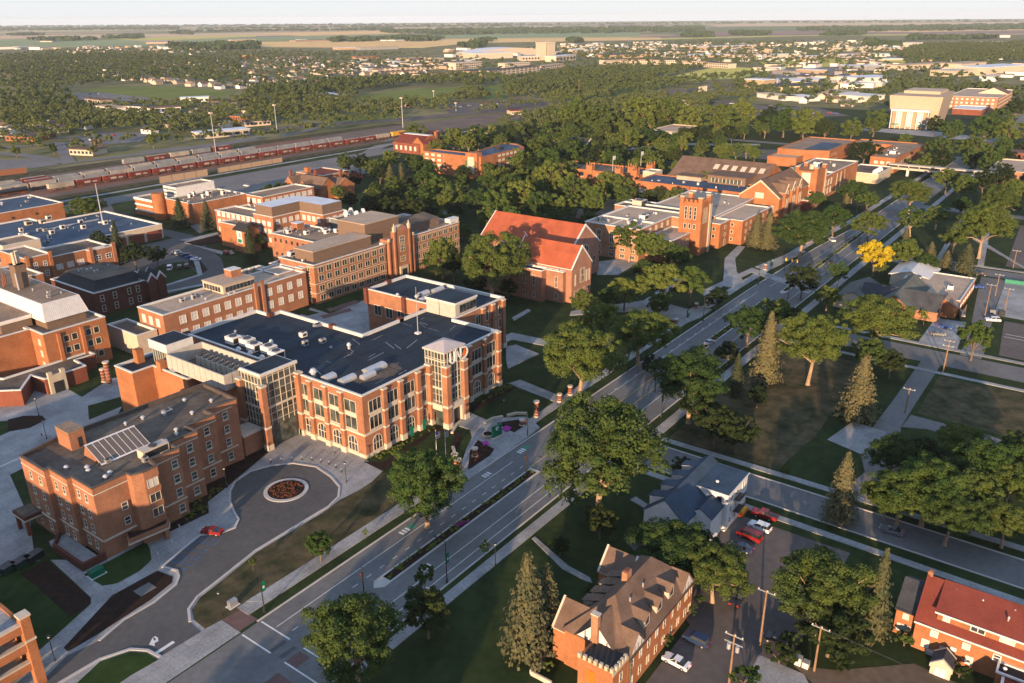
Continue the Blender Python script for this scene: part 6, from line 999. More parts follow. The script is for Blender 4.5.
x, y = P(488, 437); t = thing('stone_planter', 'pale stone bowl with dark flowers left of the green campus sign', 'planter', (x, y, 0)); MB().tube((0, 0, 0), (0, 0, 1.0), 1.1, 1.5, 'limestone', 14).build('bowl', t); MB().tube((0, 0, 1.0), (0, 0, 1.3), 1.2, .7, 'mulch', 12).build('flowers', t)
for px, py, lb in ((688, 318, 'small green campus sign in the curved bed'), (771.5, 266, 'small green campus sign in the library flower bed')):
    x, y = P(px, py); t = thing('monument_sign', lb, 'sign', (x, y, 0)); MB().box(-.8, -.2, .3, .8, .2, 3, 'sign_green').build('panel', t); MB().box(-1, -.3, 0, 1, .3, .3, 'stone').build('base', t); MB().box(-.5, -.23, 2.0, .5, -.205, 2.8, 'white_paint').build('emblem', t)
for i, (px, py) in enumerate(((437, 463), (446, 461))):
    x, y = P(px, py); t = thing('flag_pole', ('flag pole with red and white striped flag behind the round tree', 'flag pole with pale blue flag behind the round tree')[i], 'flag', (x, y, 0)); MB().tube((0, 0, 0), (0, 0, 9), .07, .05, 'white_paint', 6).build('pole', t)
    b = MB()
    if i == 0:
        for k in range(7): b.box(.06, -.02, 6.2 + k * .28, 1.6, .02, 6.48 + k * .28, 'red_paint' if k % 2 == 0 else 'white_paint')
        b.box(.05, -.03, 7.3, .8, .03, 8.17, 'blue_paint')
    else: b.box(.06, -.02, 6.2, 1.4, .02, 7.8, 'rail_grey')
    b.build('flag', t)
x, y = P(445, 427); 
for px, py, lb in ((450, 447, 'green banner on the entrance pier left of the doors'), (465, 441, 'green banner on the entrance pier right of the doors')):
    x, y = P(px, py, 3); o = MB(); o.box(x - .5, 129.0, 2.2, x + .5, 129.1, 5.0, 'banner_green'); tag(o.build('banner'), lb, 'banner')
# utility poles and wires
def upole(bx, ty, label, arms=1, h=None):
    x, y = P(*bx); h = h or height_at(x, y, ty); t = thing('utility_pole', label, 'utility pole', (x, y, 0), 0, 'wooden utility poles'); MB().tube((0, 0, 0), (0, 0, h), .2, .13, 'wood_pole', 8).build('pole', t)
    for k in range(arms): MB().box(-.07, -1.5, h - .5 - k * 1.4, .07, 1.5, h - .32 - k * 1.4, 'rail_grey').build('crossarm', t)
    if arms: MB().box(-.07, -.25, h - .3, .07, -.1, h - .1, 'white_paint').box(-.07, -1.4, h - .3, .07, -1.25, h - .1, 'white_paint').box(-.07, 1.25, h - .3, .07, 1.4, h - .1, 'white_paint').build('insulators', t)
    return (x, y, h)
p1 = upole((729, 683), 634, 'wooden pole with double crossarm and grey cans in the parking lot', 2); p2_ = upole((759.5, 647), 590, 'wooden pole at the drive edge by the cream sheds'); p3_ = upole((814, 671), 626, 'wooden pole standing in the rough ground by the white boxes'); p4_ = upole((984.5, 317), 284, 'leaning brown pole left of the two by the dumpsters'); p5_ = upole((1003.5, 315), 288, 'brown pole right of the two by the dumpsters'); p6_ = upole((995, 296), 274, 'pole with grey transformers in the pale lot'); p7_ = upole((945, 364), 340, 'brown pole on the kerb before the parking pad'); p8_ = upole((1013, 268), 250, 'pole on the far lawn by the green fence'); p9_ = upole((943, 372), 345, 'thin leaning pole at the alley mouth'); p10 = upole((905, 413), 388, 'thin pole in the alley bend')
unit_b = MB(); x, y, h = p1
for s in (-.7, .7): unit_b.tube((x, y + s, h - 3.2), (x, y + s, h - 2.2), .32, .32, 'galv', 8)
o = unit_b.build('transformer', None, (x, y, h - 3)); tag(o, 'pair of grey transformer cans on the parking lot pole', 'transformer')
def wire(a, b_, label, sag=.8):
    m_ = MB(); n = 10; pr = None
    for i in range(n + 1):
        f = i / n; p = (a[0] + (b_[0] - a[0]) * f, a[1] + (b_[1] - a[1]) * f, a[2] + (b_[2] - a[2]) * f - sag * 4 * f * (1 - f))
        if pr: m_.tube(pr, p, .022, .022, 'dark_metal', 4, False)
        pr = p
    tag(m_.build('power_line'), label, 'wire', 'overhead wires')
for dy_ in (-1.3, 1.3): wire((p2_[0], p2_[1] + dy_, p2_[2] - .2), (p3_[0], p3_[1] + dy_, p3_[2] - .2), 'thin overhead wire between the drive pole and the rough ground pole')
for dy_ in (-1.3, 0, 1.3): wire((p3_[0], p3_[1] + dy_, p3_[2] - .2), (112, -30 + dy_, 9), 'thin overhead wire running off past the garden shed')
wire((p1[0], p1[1], p1[2] - .2), (p2_[0], p2_[1], p2_[2] - 1), 'thin overhead wire across the parking lot'); wire((p4_[0], p4_[1], p4_[2] - .3), (p5_[0], p5_[1], p5_[2] - .3), 'thin wire between the two brown poles')
for i, (px, py) in enumerate(((798, 664), (805.5, 667))): x, y = P(px, py); t = thing('utility_cabinet', ('larger pale cabinet by the rough ground pole', 'smaller pale cabinet by the rough ground pole')[i], 'cabinet', (x, y, 0)); MB().box(-.5, -.5, 0, .5, .5, 1.5 - i * .4, 'white_metal').build('body', t); MB().box(-.55, -.55, 1.5 - i * .4, .55, .55, 1.58 - i * .4, 'galv').build('lid', t)
for px, py, w2, d2, lb in ((97, 575, 1.3, .8, 'green cabinet on a pale pad beside the terrace wall'), (233, 606, .8, .45, 'grey cabinet on a pale pad on the dry verge')):
    x, y = P(px, py); t = thing('utility_cabinet', lb, 'cabinet', (x, y, .1)); MB().box(-w2, -d2, 0, w2, d2, 1.3, 'sign_green' if 'green' in lb else 'grey_metal').build('body', t); MB().box(-w2 - .3, -d2 - .3, -.05, w2 + .3, d2 + .3, .06, 'coping').build('pad', t)
x, y = P(145, 590); ground('manhole_pad', rect(x - 1.6, y - 1.3, x + 1.6, y + 1.3), .19, 'asphalt_light', thick=.05)
# traffic cones
for i, (px, py) in enumerate(((653, 459), (657, 461), (662, 461.5), (666, 462.5), (656, 463))):
    x, y = P(px, py); t = thing('traffic_cone', 'orange cone on the side street, %s from the big tree' % ('first', 'third', 'fourth', 'fifth', 'second')[i], 'cone', (x, y, .03), 0, 'cones on the side street'); MB().tube((0, 0, .04), (0, 0, .9), .25, .06, 'orange_paint', 8).build('body', t); MB().tube((0, 0, .45), (0, 0, .62), .17, .14, 'white_paint', 8).build('stripe', t)
for px, py, lb in ((651.5, 466, 0),): pass
o = MB(); x, y = P(741, 512)
tag(MB().box(x - 2, y - 1, 0, x + 2, y + 1, .5, 'orange_paint').box(x - 1.2, y - .8, .5, x + 1.4, y + .8, 1.0, 'yellow_paint').tube((x - 1, y, 1), (x + 1.5, y, 2.2), .15, .1, 'orange_paint', 6).build('orange_equipment', None, (x, y, 0)), 'orange machine parked behind the white house', 'equipment')
# ================================================================ VEHICLES
def prof_car(b, prof, w2, m):        # body from a side profile extruded across, narrowed upward
    n = len(prof)
    for s in (-1, 1): b.face([(x, s * w2, z) for x, z in prof], m)
    for i in range(n): p, q = prof[i], prof[(i + 1) % n]; b.face([(p[0], -w2, p[1]), (q[0], -w2, q[1]), (q[0], w2, q[1]), (p[0], w2, p[1])], m)
KINDS = {'sedan': ([(-2.3, .3), (2.3, .3), (2.35, .62), (2.15, .82), (1.1, .95), (-1.5, .98), (-2.2, .95), (-2.35, .7)], [(1.0, .93), (.35, 1.38), (-.85, 1.42), (-1.65, .96)], .9, .74), 'suv': ([(-2.35, .35), (2.3, .35), (2.38, .8), (2.1, 1.0), (1.2, 1.08), (-2.2, 1.1), (-2.4, .9)], [(1.15, 1.06), (.6, 1.66), (-1.9, 1.7), (-2.25, 1.08)], .95, .8),
         'pickup': ([(-2.8, .45), (2.7, .45), (2.75, .95), (2.5, 1.12), (1.3, 1.18), (-2.75, 1.14)], [(1.25, 1.16), (.8, 1.8), (-.7, 1.82), (-.95, 1.15)], .98, .82), 'van': ([(-2.6, .35), (2.4, .35), (2.5, .9), (2.2, 1.1), (1.9, 1.2), (-2.55, 1.25)], [(1.85, 1.18), (1.2, 1.95), (-2.4, 2.0), (-2.56, 1.2)], 1.0, .9)}
CARM = {}
def car_meshes(kind, paint):
    if (kind, paint) in CARM: return CARM[(kind, paint)]
    body, cab, w2, wt = KINDS[kind]; b = MB(); prof_car(b, body, w2, paint)
    (xa, za), (xb, zb), (xc, zc), (xd, zd) = cab
    b.face([(xb, -wt, zb + .01), (xb, wt, zb + .01), (xc, wt, zc + .01), (xc, -wt, zc + .01)], paint)
    for s in (-1, 1):
        for x0, x1, x2, x3 in ((xb + .02, xb - .1, xa - .15, xa),): b.face([(xa, s * w2 * .97, za), (xb, s * wt, zb), (xb - .12, s * (wt + .005), zb), (xa - .14, s * (w2 * .97 + .005), za)], paint)
        b.face([((xb + xc) / 2 - .06, s * (wt + .01), zb), ((xb + xc) / 2 + .06, s * (wt + .01), zb), ((xa + xd) / 2 + .08, s * (w2 * .98), za), ((xa + xd) / 2 - .08, s * (w2 * .98), za)], paint)
    if kind == 'pickup': b.box(-2.6, -.75, 1.15, -1.05, .75, 1.17, 'dark_metal')
    g = MB(); A = [(xa, -w2 * .95, za), (xa, w2 * .95, za), (xb, wt, zb), (xb, -wt, zb)]; g.face(A, 'glass'); g.face([(xd, -w2 * .95, zd), (xd, w2 * .95, zd), (xc, wt, zc), (xc, -wt, zc)], 'glass')
    for s in (-1, 1): g.face([(xa, s * w2 * .96, za), (xb, s * wt, zb), (xc, s * wt, zc), (xd, s * w2 * .96, zd)], 'glass')
    h = MB().box(2.26, -w2 * .85, .6, 2.4 if kind != 'pickup' else 2.78, -w2 * .45, .78, 'bulb'); t_ = MB().box(body[0][0] - .08, w2 * .5, .75, body[0][0] + .25, w2 * .92, .95, 'tail_red')
    wh = MB().tube((0, -.11, 0), (0, .11, 0), .34, .34, 'rubber', 12); wr = MB().tube((0, -.12, 0), (0, .12, 0), .18, .18, 'galv', 10); out_ = []
    for q, nm in ((b, 'body'), (g, 'windows'), (h, 'headlight'), (t_, 'tail_light'), (wh, 'wheel'), (wr, 'rim')): o = q.build(nm); out_.append(o.data); bpy.data.objects.remove(o)
    CARM[(kind, paint)] = out_; return out_
def car(kind, paint, x, y, rz, label, group='parked cars'):
    body, g, h, t_, wh, wr = car_meshes(kind, paint); t = thing({'sedan': 'car', 'suv': 'sport_utility_car', 'pickup': 'pickup_truck', 'van': 'van'}[kind], label, {'pickup': 'pickup', 'van': 'van'}.get(kind, 'car'), (x, y, .08), rz, group); w2 = KINDS[kind][2]
    def ch(n_, me, l, par=t): o = bpy.data.objects.new(n_, me); COL.objects.link(o); o.parent = par; o.location = l; return o
    ch('body', body, (0, 0, 0)); ch('windows', g, (0, 0, 0))
    for s in (0, 1): ch('headlight', h, (0, s * w2 * 1.3, 0)); ch('tail_light', t_, (0, -s * w2 * 1.42, 0))
    for sx_ in (-1.45, 1.45):
        for s in (-1, 1): k = ch('wheel', wh, (sx_, s * (w2 - .08), .34)); ch('rim', wr, (0, 0, 0), k)
def carpx(kind, paint, pf, pr, label, group='parked cars'):   # front and rear of the car in the photo
    a = Vector(P(*pf)); c = Vector(P(*pr)); m_ = (a + c) / 2; d = a - c; car(kind, paint, m_.x, m_.y, math.atan2(d.y, d.x), label, group)
carpx('sedan', 'red_paint', (202, 532), (223, 535), 'dark red car parked at the blue marked bay'); carpx('sedan', 'white_car', (664, 658), (689, 671), 'white car nearest the camera in the brown lot'); carpx('suv', 'navy_paint', (685, 637), (708, 648), 'dark blue estate car beside the dormered house'); carpx('pickup', 'black_paint', (742, 592), (733, 609), 'black pickup facing away in the middle of the lot')
carpx('pickup', 'red_paint', (753, 514), (775, 521), 'red pickup at the far end of the brown lot'); carpx('suv', 'white_car', (748, 525), (771, 534), 'white estate car between the two red vehicles'); carpx('van', 'red_paint', (738, 534), (760, 543), 'bright red van half under the branches'); carpx('sedan', 'navy_paint', (731, 546), (752, 554), 'dark car hidden beneath the tree by the red van')
carpx('sedan', 'grey_paint', (881, 529.5), (902, 536), 'dark grey car on the shaded street behind the big trees'); carpx('suv', 'black_paint', (770, 640), (785, 646), 'black car half hidden in the bushes by the drive')
carpx('sedan', 'blue_paint', (951, 330), (937, 327), 'bright blue car on the small pale lot'); carpx('sedan', 'grey_paint', (944, 336), (931, 335), 'grey car beside the bright blue car'); carpx('suv', 'grey_paint', (962, 319), (962, 313), 'dark car at the top of the alley lot'); carpx('suv', 'white_car', (985, 321), (1000, 322), 'white estate car beside the two dumpsters'); carpx('sedan', 'blue_paint', (973, 288), (984, 288), 'blue car by the alley behind the parish centre'); carpx('sedan', 'black_paint', (975, 275), (986, 276), 'black car on the street behind the tall spruce')
carpx('suv', 'white_car', (834, 243), (830, 240), 'white car driving on the avenue near the maple', 'cars on the road'); carpx('sedan', 'silver_paint', (712, 342), (706, 346), 'silver car on the avenue beyond the round tree', 'cars on the road')
for i, (px, py, k_, c_) in enumerate(((176, 254, 'suv', 'silver_paint'), (181, 255.5, 'sedan', 'grey_paint'), (186, 257, 'suv', 'navy_paint'), (190, 258.5, 'sedan', 'blue_paint'), (196, 260.5, 'sedan', 'white_car'), (170, 269.5, 'van', 'white_car'), (180, 268.5, 'suv', 'black_paint'), (187, 267.5, 'suv', 'black_paint'), (155, 274, 'sedan', 'grey_paint'), (226, 254, 'suv', 'red_paint'), (231, 254, 'sedan', 'silver_paint'))):
    x, y = P(px, py); car(k_, c_, x, y, 2.2 if i < 5 else (.9 if i < 9 else 1.2), '%s in the campus lot, %s' % ({'silver_paint': 'silver car', 'grey_paint': 'grey car', 'navy_paint': 'navy car', 'blue_paint': 'blue car', 'white_car': 'white car' if k_ != 'van' else 'white van', 'black_paint': 'black car', 'red_paint': 'red car'}[c_], ('first of the upper row', 'second of the upper row', 'middle of the upper row', 'fourth of the upper row', 'last of the upper row', 'first of the lower row', 'right of the white van', 'last of the lower row', 'alone by the dark trees', 'near the carved panel hall', 'beside the red car')[i]))
random.seed(3)
cl = ['white_car', 'silver_paint', 'grey_paint', 'black_paint', 'red_paint', 'blue_paint', 'navy_paint']
def lot(pts, n, label, rz):
    xs = [p[0] for p in pts]; ys = [p[1] for p in pts]; used = []
    tries = 0
    while len(used) < n and tries < 4000:
        tries += 1; x, y = random.uniform(min(xs), max(xs)), random.uniform(min(ys), max(ys)); y = round(y / 8) * 8 + 1; x = round(x / 3) * 3
        if inpoly(x, y, pts) and (x, y) not in used: used.append((x, y)); car(random.choice(['sedan', 'suv', 'sedan', 'pickup']), random.choice(cl), x, y, rz + random.choice((0, math.pi)), label, label)
lot(PS([(768, 106), (818, 108), (850, 116), (800, 114)]), 10, 'cars parked in the lot before the auditorium trees', 1.57); lot(PS([(770, 72), (845, 67), (848, 71), (800, 79), (770, 78)]), 34, 'cars in the far shopping lot', 1.57); lot(PS([(700, 113), (720, 101), (760, 107), (740, 117)]), 8, 'cars beyond the grove of trees', 1.57)
lot(PS([(445, 107), (520, 99), (555, 104), (450, 112)]), 16, 'cars in the lot beyond the highway', 1.57); lot([(262, 425), (330, 425), (330, 465), (262, 465)], 6, 'cars in the lot behind the white block', 1.57); lot(PS([(66, 141), (100, 133), (140, 136), (90, 145)]), 7, 'cars outside the low brick centre, upper left', 1.57)
lot(PS([(586, 205), (605, 196), (612, 200), (590, 214)]), 3, 'cars on the dirt lot above the red roof', .5); lot(PS([(70, 95), (95, 93), (110, 96), (80, 100)]), 8, 'cars in the lot beside the playing field', 1.57)
# dumpsters
flat('dumpster_green', (.012, .045, .032), .5)
for i, (px, py, s, c_) in enumerate(((35, 560, 1.6, 'black_paint'), (22, 566, 1.6, 'dumpster_green'), (8, 572, 1.3, 'dumpster_green'), (992, 313, 1.4, 'grey_paint'), (1001, 315, 1.4, 'black_paint'), (951, 314, 1.3, 'brown_metal'))):
    x, y = P(px, py); t = thing('dumpster', ('black dumpster nearest the terrace wall', 'large green dumpster in the middle', 'green dumpster at the left edge with pale papers', 'grey dumpster in the alley yard', 'black dumpster under the right brown pole', 'brown dumpster behind the parish centre')[i], 'dumpster', (x, y, .08), .25); MB().prism([(-s, -.9), (s, -.9), (s * .95, .9), (-s * .95, .9)], .15, 1.5, c_).build('body', t); MB().box(-s - .05, -1, 1.5, -.03, .95, 1.6, 'dark_metal').box(.03, -1, 1.5, s + .05, .95, 1.6, 'dark_metal').build('lid', t); MB().box(-s - .15, -.3, .8, s + .15, .3, 1.0, c_).build('fork_pocket', t)
# fences and yard walls
def fence(p0, p1, h, n, m, label, post='brown_metal'):
    t = thing('fence', label, 'fence', (p0[0], p0[1], 0)); d = Vector(p1) - Vector(p0); L_ = d.length; t.rotation_euler = (0, 0, math.atan2(d.y, d.x)); MB().box(0, -.06, .1, L_, .06, h, m).build('panel', t)
    for i in range(n + 1): MB().box(L_ * i / n - .12, -.14, 0, L_ * i / n + .12, .14, h + .2, post).build('post', t)
fence((298, 505), (334, 504.5), 4.4, 4, 'noise_panel', 'tan screen fence on posts beside the rail yard, left one'); fence((344, 507), (400, 507), 3.4, 6, 'noise_panel', 'long tan screen fence by the tracks behind the mansion'); fence(P(0, 176), P(27, 173), 4, 5, 'rust', 'rusty brown fence at the left end of the yard'); fence(P(1005, 283), P(1040, 288), 1.6, 6, 'bike_green', 'green mesh fence by the right edge lot', 'bike_green'); fence((312, 33.8), (322, 33.8), 2.2, 4, 'brown_metal', 'brown board fence behind the parish centre')

# ================================================================ RAIL YARD
RC = {}
def rail_car(kind, m, x, y, label, group, L_=15.6):
    key = (kind, m)
    if key not in RC:
        h0, h1, w2 = 1.1, (4.4 if kind == 'hopper' else 4.9 if kind == 'rack' else 3.8), 1.6; b = MB()
        if kind == 'tank': b.tube((-L_ / 2, 0, 2.7), (L_ / 2, 0, 2.7), 1.5, 1.5, m, 16); b.tube((-.6, 0, 4.1), (.6, 0, 4.1), .5, .5, m, 8)
        else:
            b.box(-L_ / 2, -w2, h0 + .5, L_ / 2, w2, h1, m); n = 12
            for i in range(n + 1): x_ = -L_ / 2 + L_ * i / n; b.box(x_ - .09, -w2 - .1, h0 + .5, x_ + .09, w2 + .1, h1 - .1, m)
            if kind == 'hopper': b.prism([(-L_ / 2 + .4, -1.1), (L_ / 2 - .4, -1.1), (L_ / 2 - .4, 1.1), (-L_ / 2 + .4, 1.1)], h1, h1 + .25, 'rail_grey'); [b.box(-L_ / 2 + 2 + k * 4, -.8, h0 - .3, -L_ / 2 + 4 + k * 4, .8, h0 + .5, m) for k in range(4)]
            if m == 'rail_red': b.box(-3 , -w2 - .13, 1.9, 1, -w2 - .105, 3.2, 'rail_cream'); b.box(2.4, -w2 - .13, 1.9, 5.4, -w2 - .105, 2.8, 'galv')
        under = MB().box(-L_ / 2 - .3, -.9, h0 - .1, L_ / 2 + .3, .9, h0 + .15, 'rust').box(-L_ / 2 - .8, -.2, h0 - .1, L_ / 2 + .8, .2, h0 + .1, 'dark_metal'); tr = MB().box(-1.4, -1.0, .35, 1.4, 1.0, .8, 'rust')
        for a in (-.9, .9):
            for s in (-.75, .75): tr.tube((a, s - .08, .45), (a, s + .08, .45), .45, .45, 'dark_metal', 10)
        o1, o2, o3 = b.build('body'), under.build('underframe'), tr.build('wheel_truck'); RC[key] = (o1.data, o2.data, o3.data)
        for o in (o1, o2, o3): bpy.data.objects.remove(o)
    t = thing({'tank': 'tank_car', 'rack': 'auto_rack_car'}.get(kind, 'hopper_car'), label, 'rail car', (x, y, .25), 0, group); me = RC[key]
    for nm, d, dx in (('body', me[0], 0), ('underframe', me[1], 0), ('wheel_truck', me[2], -5.3), ('wheel_truck', me[2], 5.3)): o = bpy.data.objects.new(nm, d); COL.objects.link(o); o.parent = t; o.location = (dx, 0, 0)
ordn = ('first', 'second', 'third', 'fourth', 'fifth', 'sixth', 'seventh', 'eighth', 'ninth', 'tenth', 'eleventh', 'twelfth', 'thirteenth', 'fourteenth', 'fifteenth', 'sixteenth', 'seventeenth', 'eighteenth', 'nineteenth', 'twentieth')
rail_car('hopper', 'rail_cream', 250.5, 538.5, 'cream hopper car leading the near row of red cars', 'near row of rail cars')
for i in range(15): rail_car('hopper', 'rail_red', 268 + i * 17.4, 538.5 - i * .55, 'dark red hopper car, %s of the near row counting from the cream car' % ordn[i], 'near row of rail cars')
rail_car('hopper', 'rail_cream', 530, 531, 'cream hopper car at the right end of the near row', 'near row of rail cars'); rail_car('rack', 'rail_yellow', 549, 530, 'yellow auto rack car at the right end of the near row', 'near row of rail cars')
for i in range(4): rail_car('tank', 'black_paint', 174 + i * 17.2, 546.5 if i < 4 else 0, 'black tank car with pale stencils, %s from the left of its row' % ordn[i], 'black tank cars')
for i in range(16): rail_car('hopper', 'rail_cream' if i in (0, 1, 4) else 'rail_grey', 229 + i * 17.4, 553.5 - i * .3, 'pale hopper car in the second row, %s from the left' % ordn[i], 'second row of rail cars')
for i in range(14): rail_car('hopper', ('rail_cream', 'rail_red', 'rail_cream', 'rail_grey', 'rail_red')[i % 5 if i < 5 else 2 + i % 2], 176 + i * 18, 563, 'rail car in the third row, %s from the left' % ordn[i], 'third row of rail cars')
for i in range(6): rail_car('hopper', ('rail_red', 'rail_cream', 'rail_red')[i % 3], 150 + i * 20, 573, 'rail car in the fourth row, %s from the left' % ordn[i], 'fourth row of rail cars')
for i in range(5): rail_car('hopper', ('rail_grey', 'rail_red', 'rail_cream')[i % 3], 330 + i * 19, 590, 'rail car in the farthest row, %s from the left' % ordn[i], 'farthest row of rail cars')
b = MB()
for y in (532, 538.5, 546.5, 553.5, 563, 573, 583, 590):
    for s in (-.75, .75): b.box(120, y + s - .05, .06, 600 if y < 560 else 500, y + s + .05, .24, 'rust')
o = b.build('rails'); o['kind'] = 'structure'
# tall floodlight masts
for (bx, ty, lb) in (((216, 153), 113, 'tall slim floodlight mast beside the pale rail sheds'), ((277, 131), 105, 'tall mast with square floodlight frame among the bushes'), ((403, 127.5), 98, 'tall floodlight mast beyond the end of the rail cars'), ((434, 102), 91, 'short pale mast by the playing field trees'), ((456, 111), 103, 'thin post by the highway')):
    x, y = P(*bx); h = height_at(x, y, ty); t = thing('floodlight_mast', lb, 'mast', (x, y, 0)); MB().tube((0, 0, 0), (0, 0, h), .32, .22, 'galv', 8).build('pole', t); MB().box(-1.2, -1.2, h - .6, 1.2, 1.2, h + .6, 'cream').build('lamp_frame', t)
x, y = P(579, 97); h = height_at(x, y, 81); t = thing('lattice_tower', 'rusty red lattice tower rising from the grove', 'tower', (x, y, 0)); b = MB()
for k in range(8):
    z0, z1 = h * k / 8, h * (k + 1) / 8; r0, r1 = 1.6 - k * .15, 1.45 - k * .15
    for a in range(3):
        t0, t1 = a * 2.09, (a + 1) * 2.09; p = lambda r, t_, z: (r * math.cos(t_), r * math.sin(t_), z); b.tube(p(r0, t0, z0), p(r1, t0, z1), .14, .14, 'rust', 4); b.tube(p(r0, t0, z0), p(r1, t1, z1), .09, .09, 'rust', 4)
b.build('frame', t); MB().tube((0, 0, h), (0, 0, h + 1.5), 1.0, 1.0, 'rust', 8).build('tank', t)
# ================================================================ THE TOWN BEYOND
def far(p0, p1, depth, h, wall, roof, name, label, cat='building', win=0, group=None, floors=1, wm='glass'):
    a, c = P(*p0), P(*p1); t = thing(name, label, cat, (a[0], a[1], 0), 0, group); t['_o'] = (a[0], a[1], 0.0)
    d = Vector((c[0] - a[0], c[1] - a[1])); L_ = d.length; d.normalize(); n = Vector((-d.y, d.x)); 
    if n.dot(Vector(a)) < 0: n = -n
    b = MB(); b.obb(a, c, depth, 0, h, wall); b.build('wall', t)
    e = .8; a2 = (a[0] - d.x * e - n.x * e, a[1] - d.y * e - n.y * e); c2 = (c[0] + d.x * e - n.x * e, c[1] + d.y * e - n.y * e); MB().obb(a2, c2, depth + 2 * e, h, h + max(.6, h * .07), roof).build('roof', t)
    keep([a, c, (c[0] + n.x * depth, c[1] + n.y * depth), (a[0] + n.x * depth, a[1] + n.y * depth)])
    if win:
        b = MB(); w_ = L_ / win
        for k in range(win):
            for f in range(floors):
                z0 = h * (f + .3) / floors; z1 = h * (f + .75) / floors; s0 = Vector(a) + d * (w_ * (k + .2)) - n * .15; s1 = Vector(a) + d * (w_ * (k + .8)) - n * .15
                b.face([(s0.x, s0.y, z0), (s1.x, s1.y, z0), (s1.x, s1.y, z1), (s0.x, s0.y, z1)], wm)
        b.build('window_band', t)
    return t
far((474, 59.5), (513, 58), 60, 14, 'limestone', 'white_roof', 'sports_arena', 'wide sports arena with pale barrel roof on the horizon side of town', 'arena', 12, None, 2, 'blind')
x, y = P(494, 57)
ar = thing('arena_roof_hall', 'pale curved arena roof rising behind the arena front', 'arena', (x, y, 0)); b = MB()
xa, ya = P(478, 57.5); xb, yb = P(548, 54.5); d = Vector((xb - xa, yb - ya)); L_ = d.length; d.normalize(); n = Vector((-d.y, d.x)); n = n if n.dot(Vector((xa, ya))) > 0 else -n
for k in range(10):
    f = lambda k: 12 + 9 * math.sin(math.pi * k / 10); g = lambda k, s: (xa + d.x * L_ * k / 10 + n.x * s - x, ya + d.y * L_ * k / 10 + n.y * s - y)
    b.face([(*g(k, 10), f(k)), (*g(k + 1, 10), f(k + 1)), (*g(k + 1, 90), f(k + 1)), (*g(k, 90), f(k))], 'white_roof'); b.face([(*g(k, 10), 0), (*g(k + 1, 10), 0), (*g(k + 1, 10), f(k + 1)), (*g(k, 10), f(k))], 'cream')
b.build('roof', ar)
for i, (a, c, h) in enumerate((((540.5, 60.5), (546.5, 60.3), 34), ((548, 60.2), (555, 59.8), 34))): far(a, c, 25, h * 1.15, 'limestone', 'cream', 'grain_tower', ('left of two square pale concrete towers by the arena', 'right of two square pale concrete towers by the arena')[i], 'tower')
far((522, 61), (540, 60.5), 30, 10, 'cream', 'white_roof', 'arena_annex', 'low pale annex between the arena and the twin towers', 'building', 6); far((556, 62), (576, 60), 30, 12, 'cream', 'white_roof', 'arena_annex', 'low pale hall right of the twin towers', 'building', 6)
APT = [((376, 76), (421, 73.5), 5, 'cream', 'brown_shingle'), ((419, 78.5), (457, 76), 6, 'cream', 'brown_shingle'), ((380, 72), (440, 69), 6, 'cream', 'slate'), ((433, 66.5), (455, 65), 7, 'noise_panel', 'slate'), ((456, 70), (482, 68), 11, 'cream', 'cream'), ((470, 76), (502, 73), 7, 'noise_panel', 'slate'), ((489, 77), (540, 71.5), 9, 'cream', 'slate'), ((505, 69), (530, 67.5), 9, 'cream', 'cream'), ((541, 70), (567, 67), 6, 'cream', 'tan_roof'), ((605, 64.5), (628, 63.5), 8, 'cream', 'slate'), ((629, 64.3), (652, 64), 8, 'cream', 'brown_shingle'), ((653, 64.4), (676, 64.6), 8, 'cream', 'slate'), ((677, 65), (700, 66), 8, 'cream', 'brown_shingle'), ((702, 66.8), (728, 68.5), 8, 'cream', 'slate'), ((356, 60), (380, 59), 7, 'brick_tan', 'brown_shingle'), ((402, 62), (422, 61), 7, 'noise_panel', 'tan_roof')]
for i, (a, c, h, wm, rm) in enumerate(APT): far(a, c, 22, h * 1.15, wm, rm, 'apartment_block', 'long pale apartment block north of the playing fields, %s from the left' % (ordn[i],), 'apartments', 12, 'apartment blocks beyond the fields', 2 if h < 9 else 3)
random.seed(11)
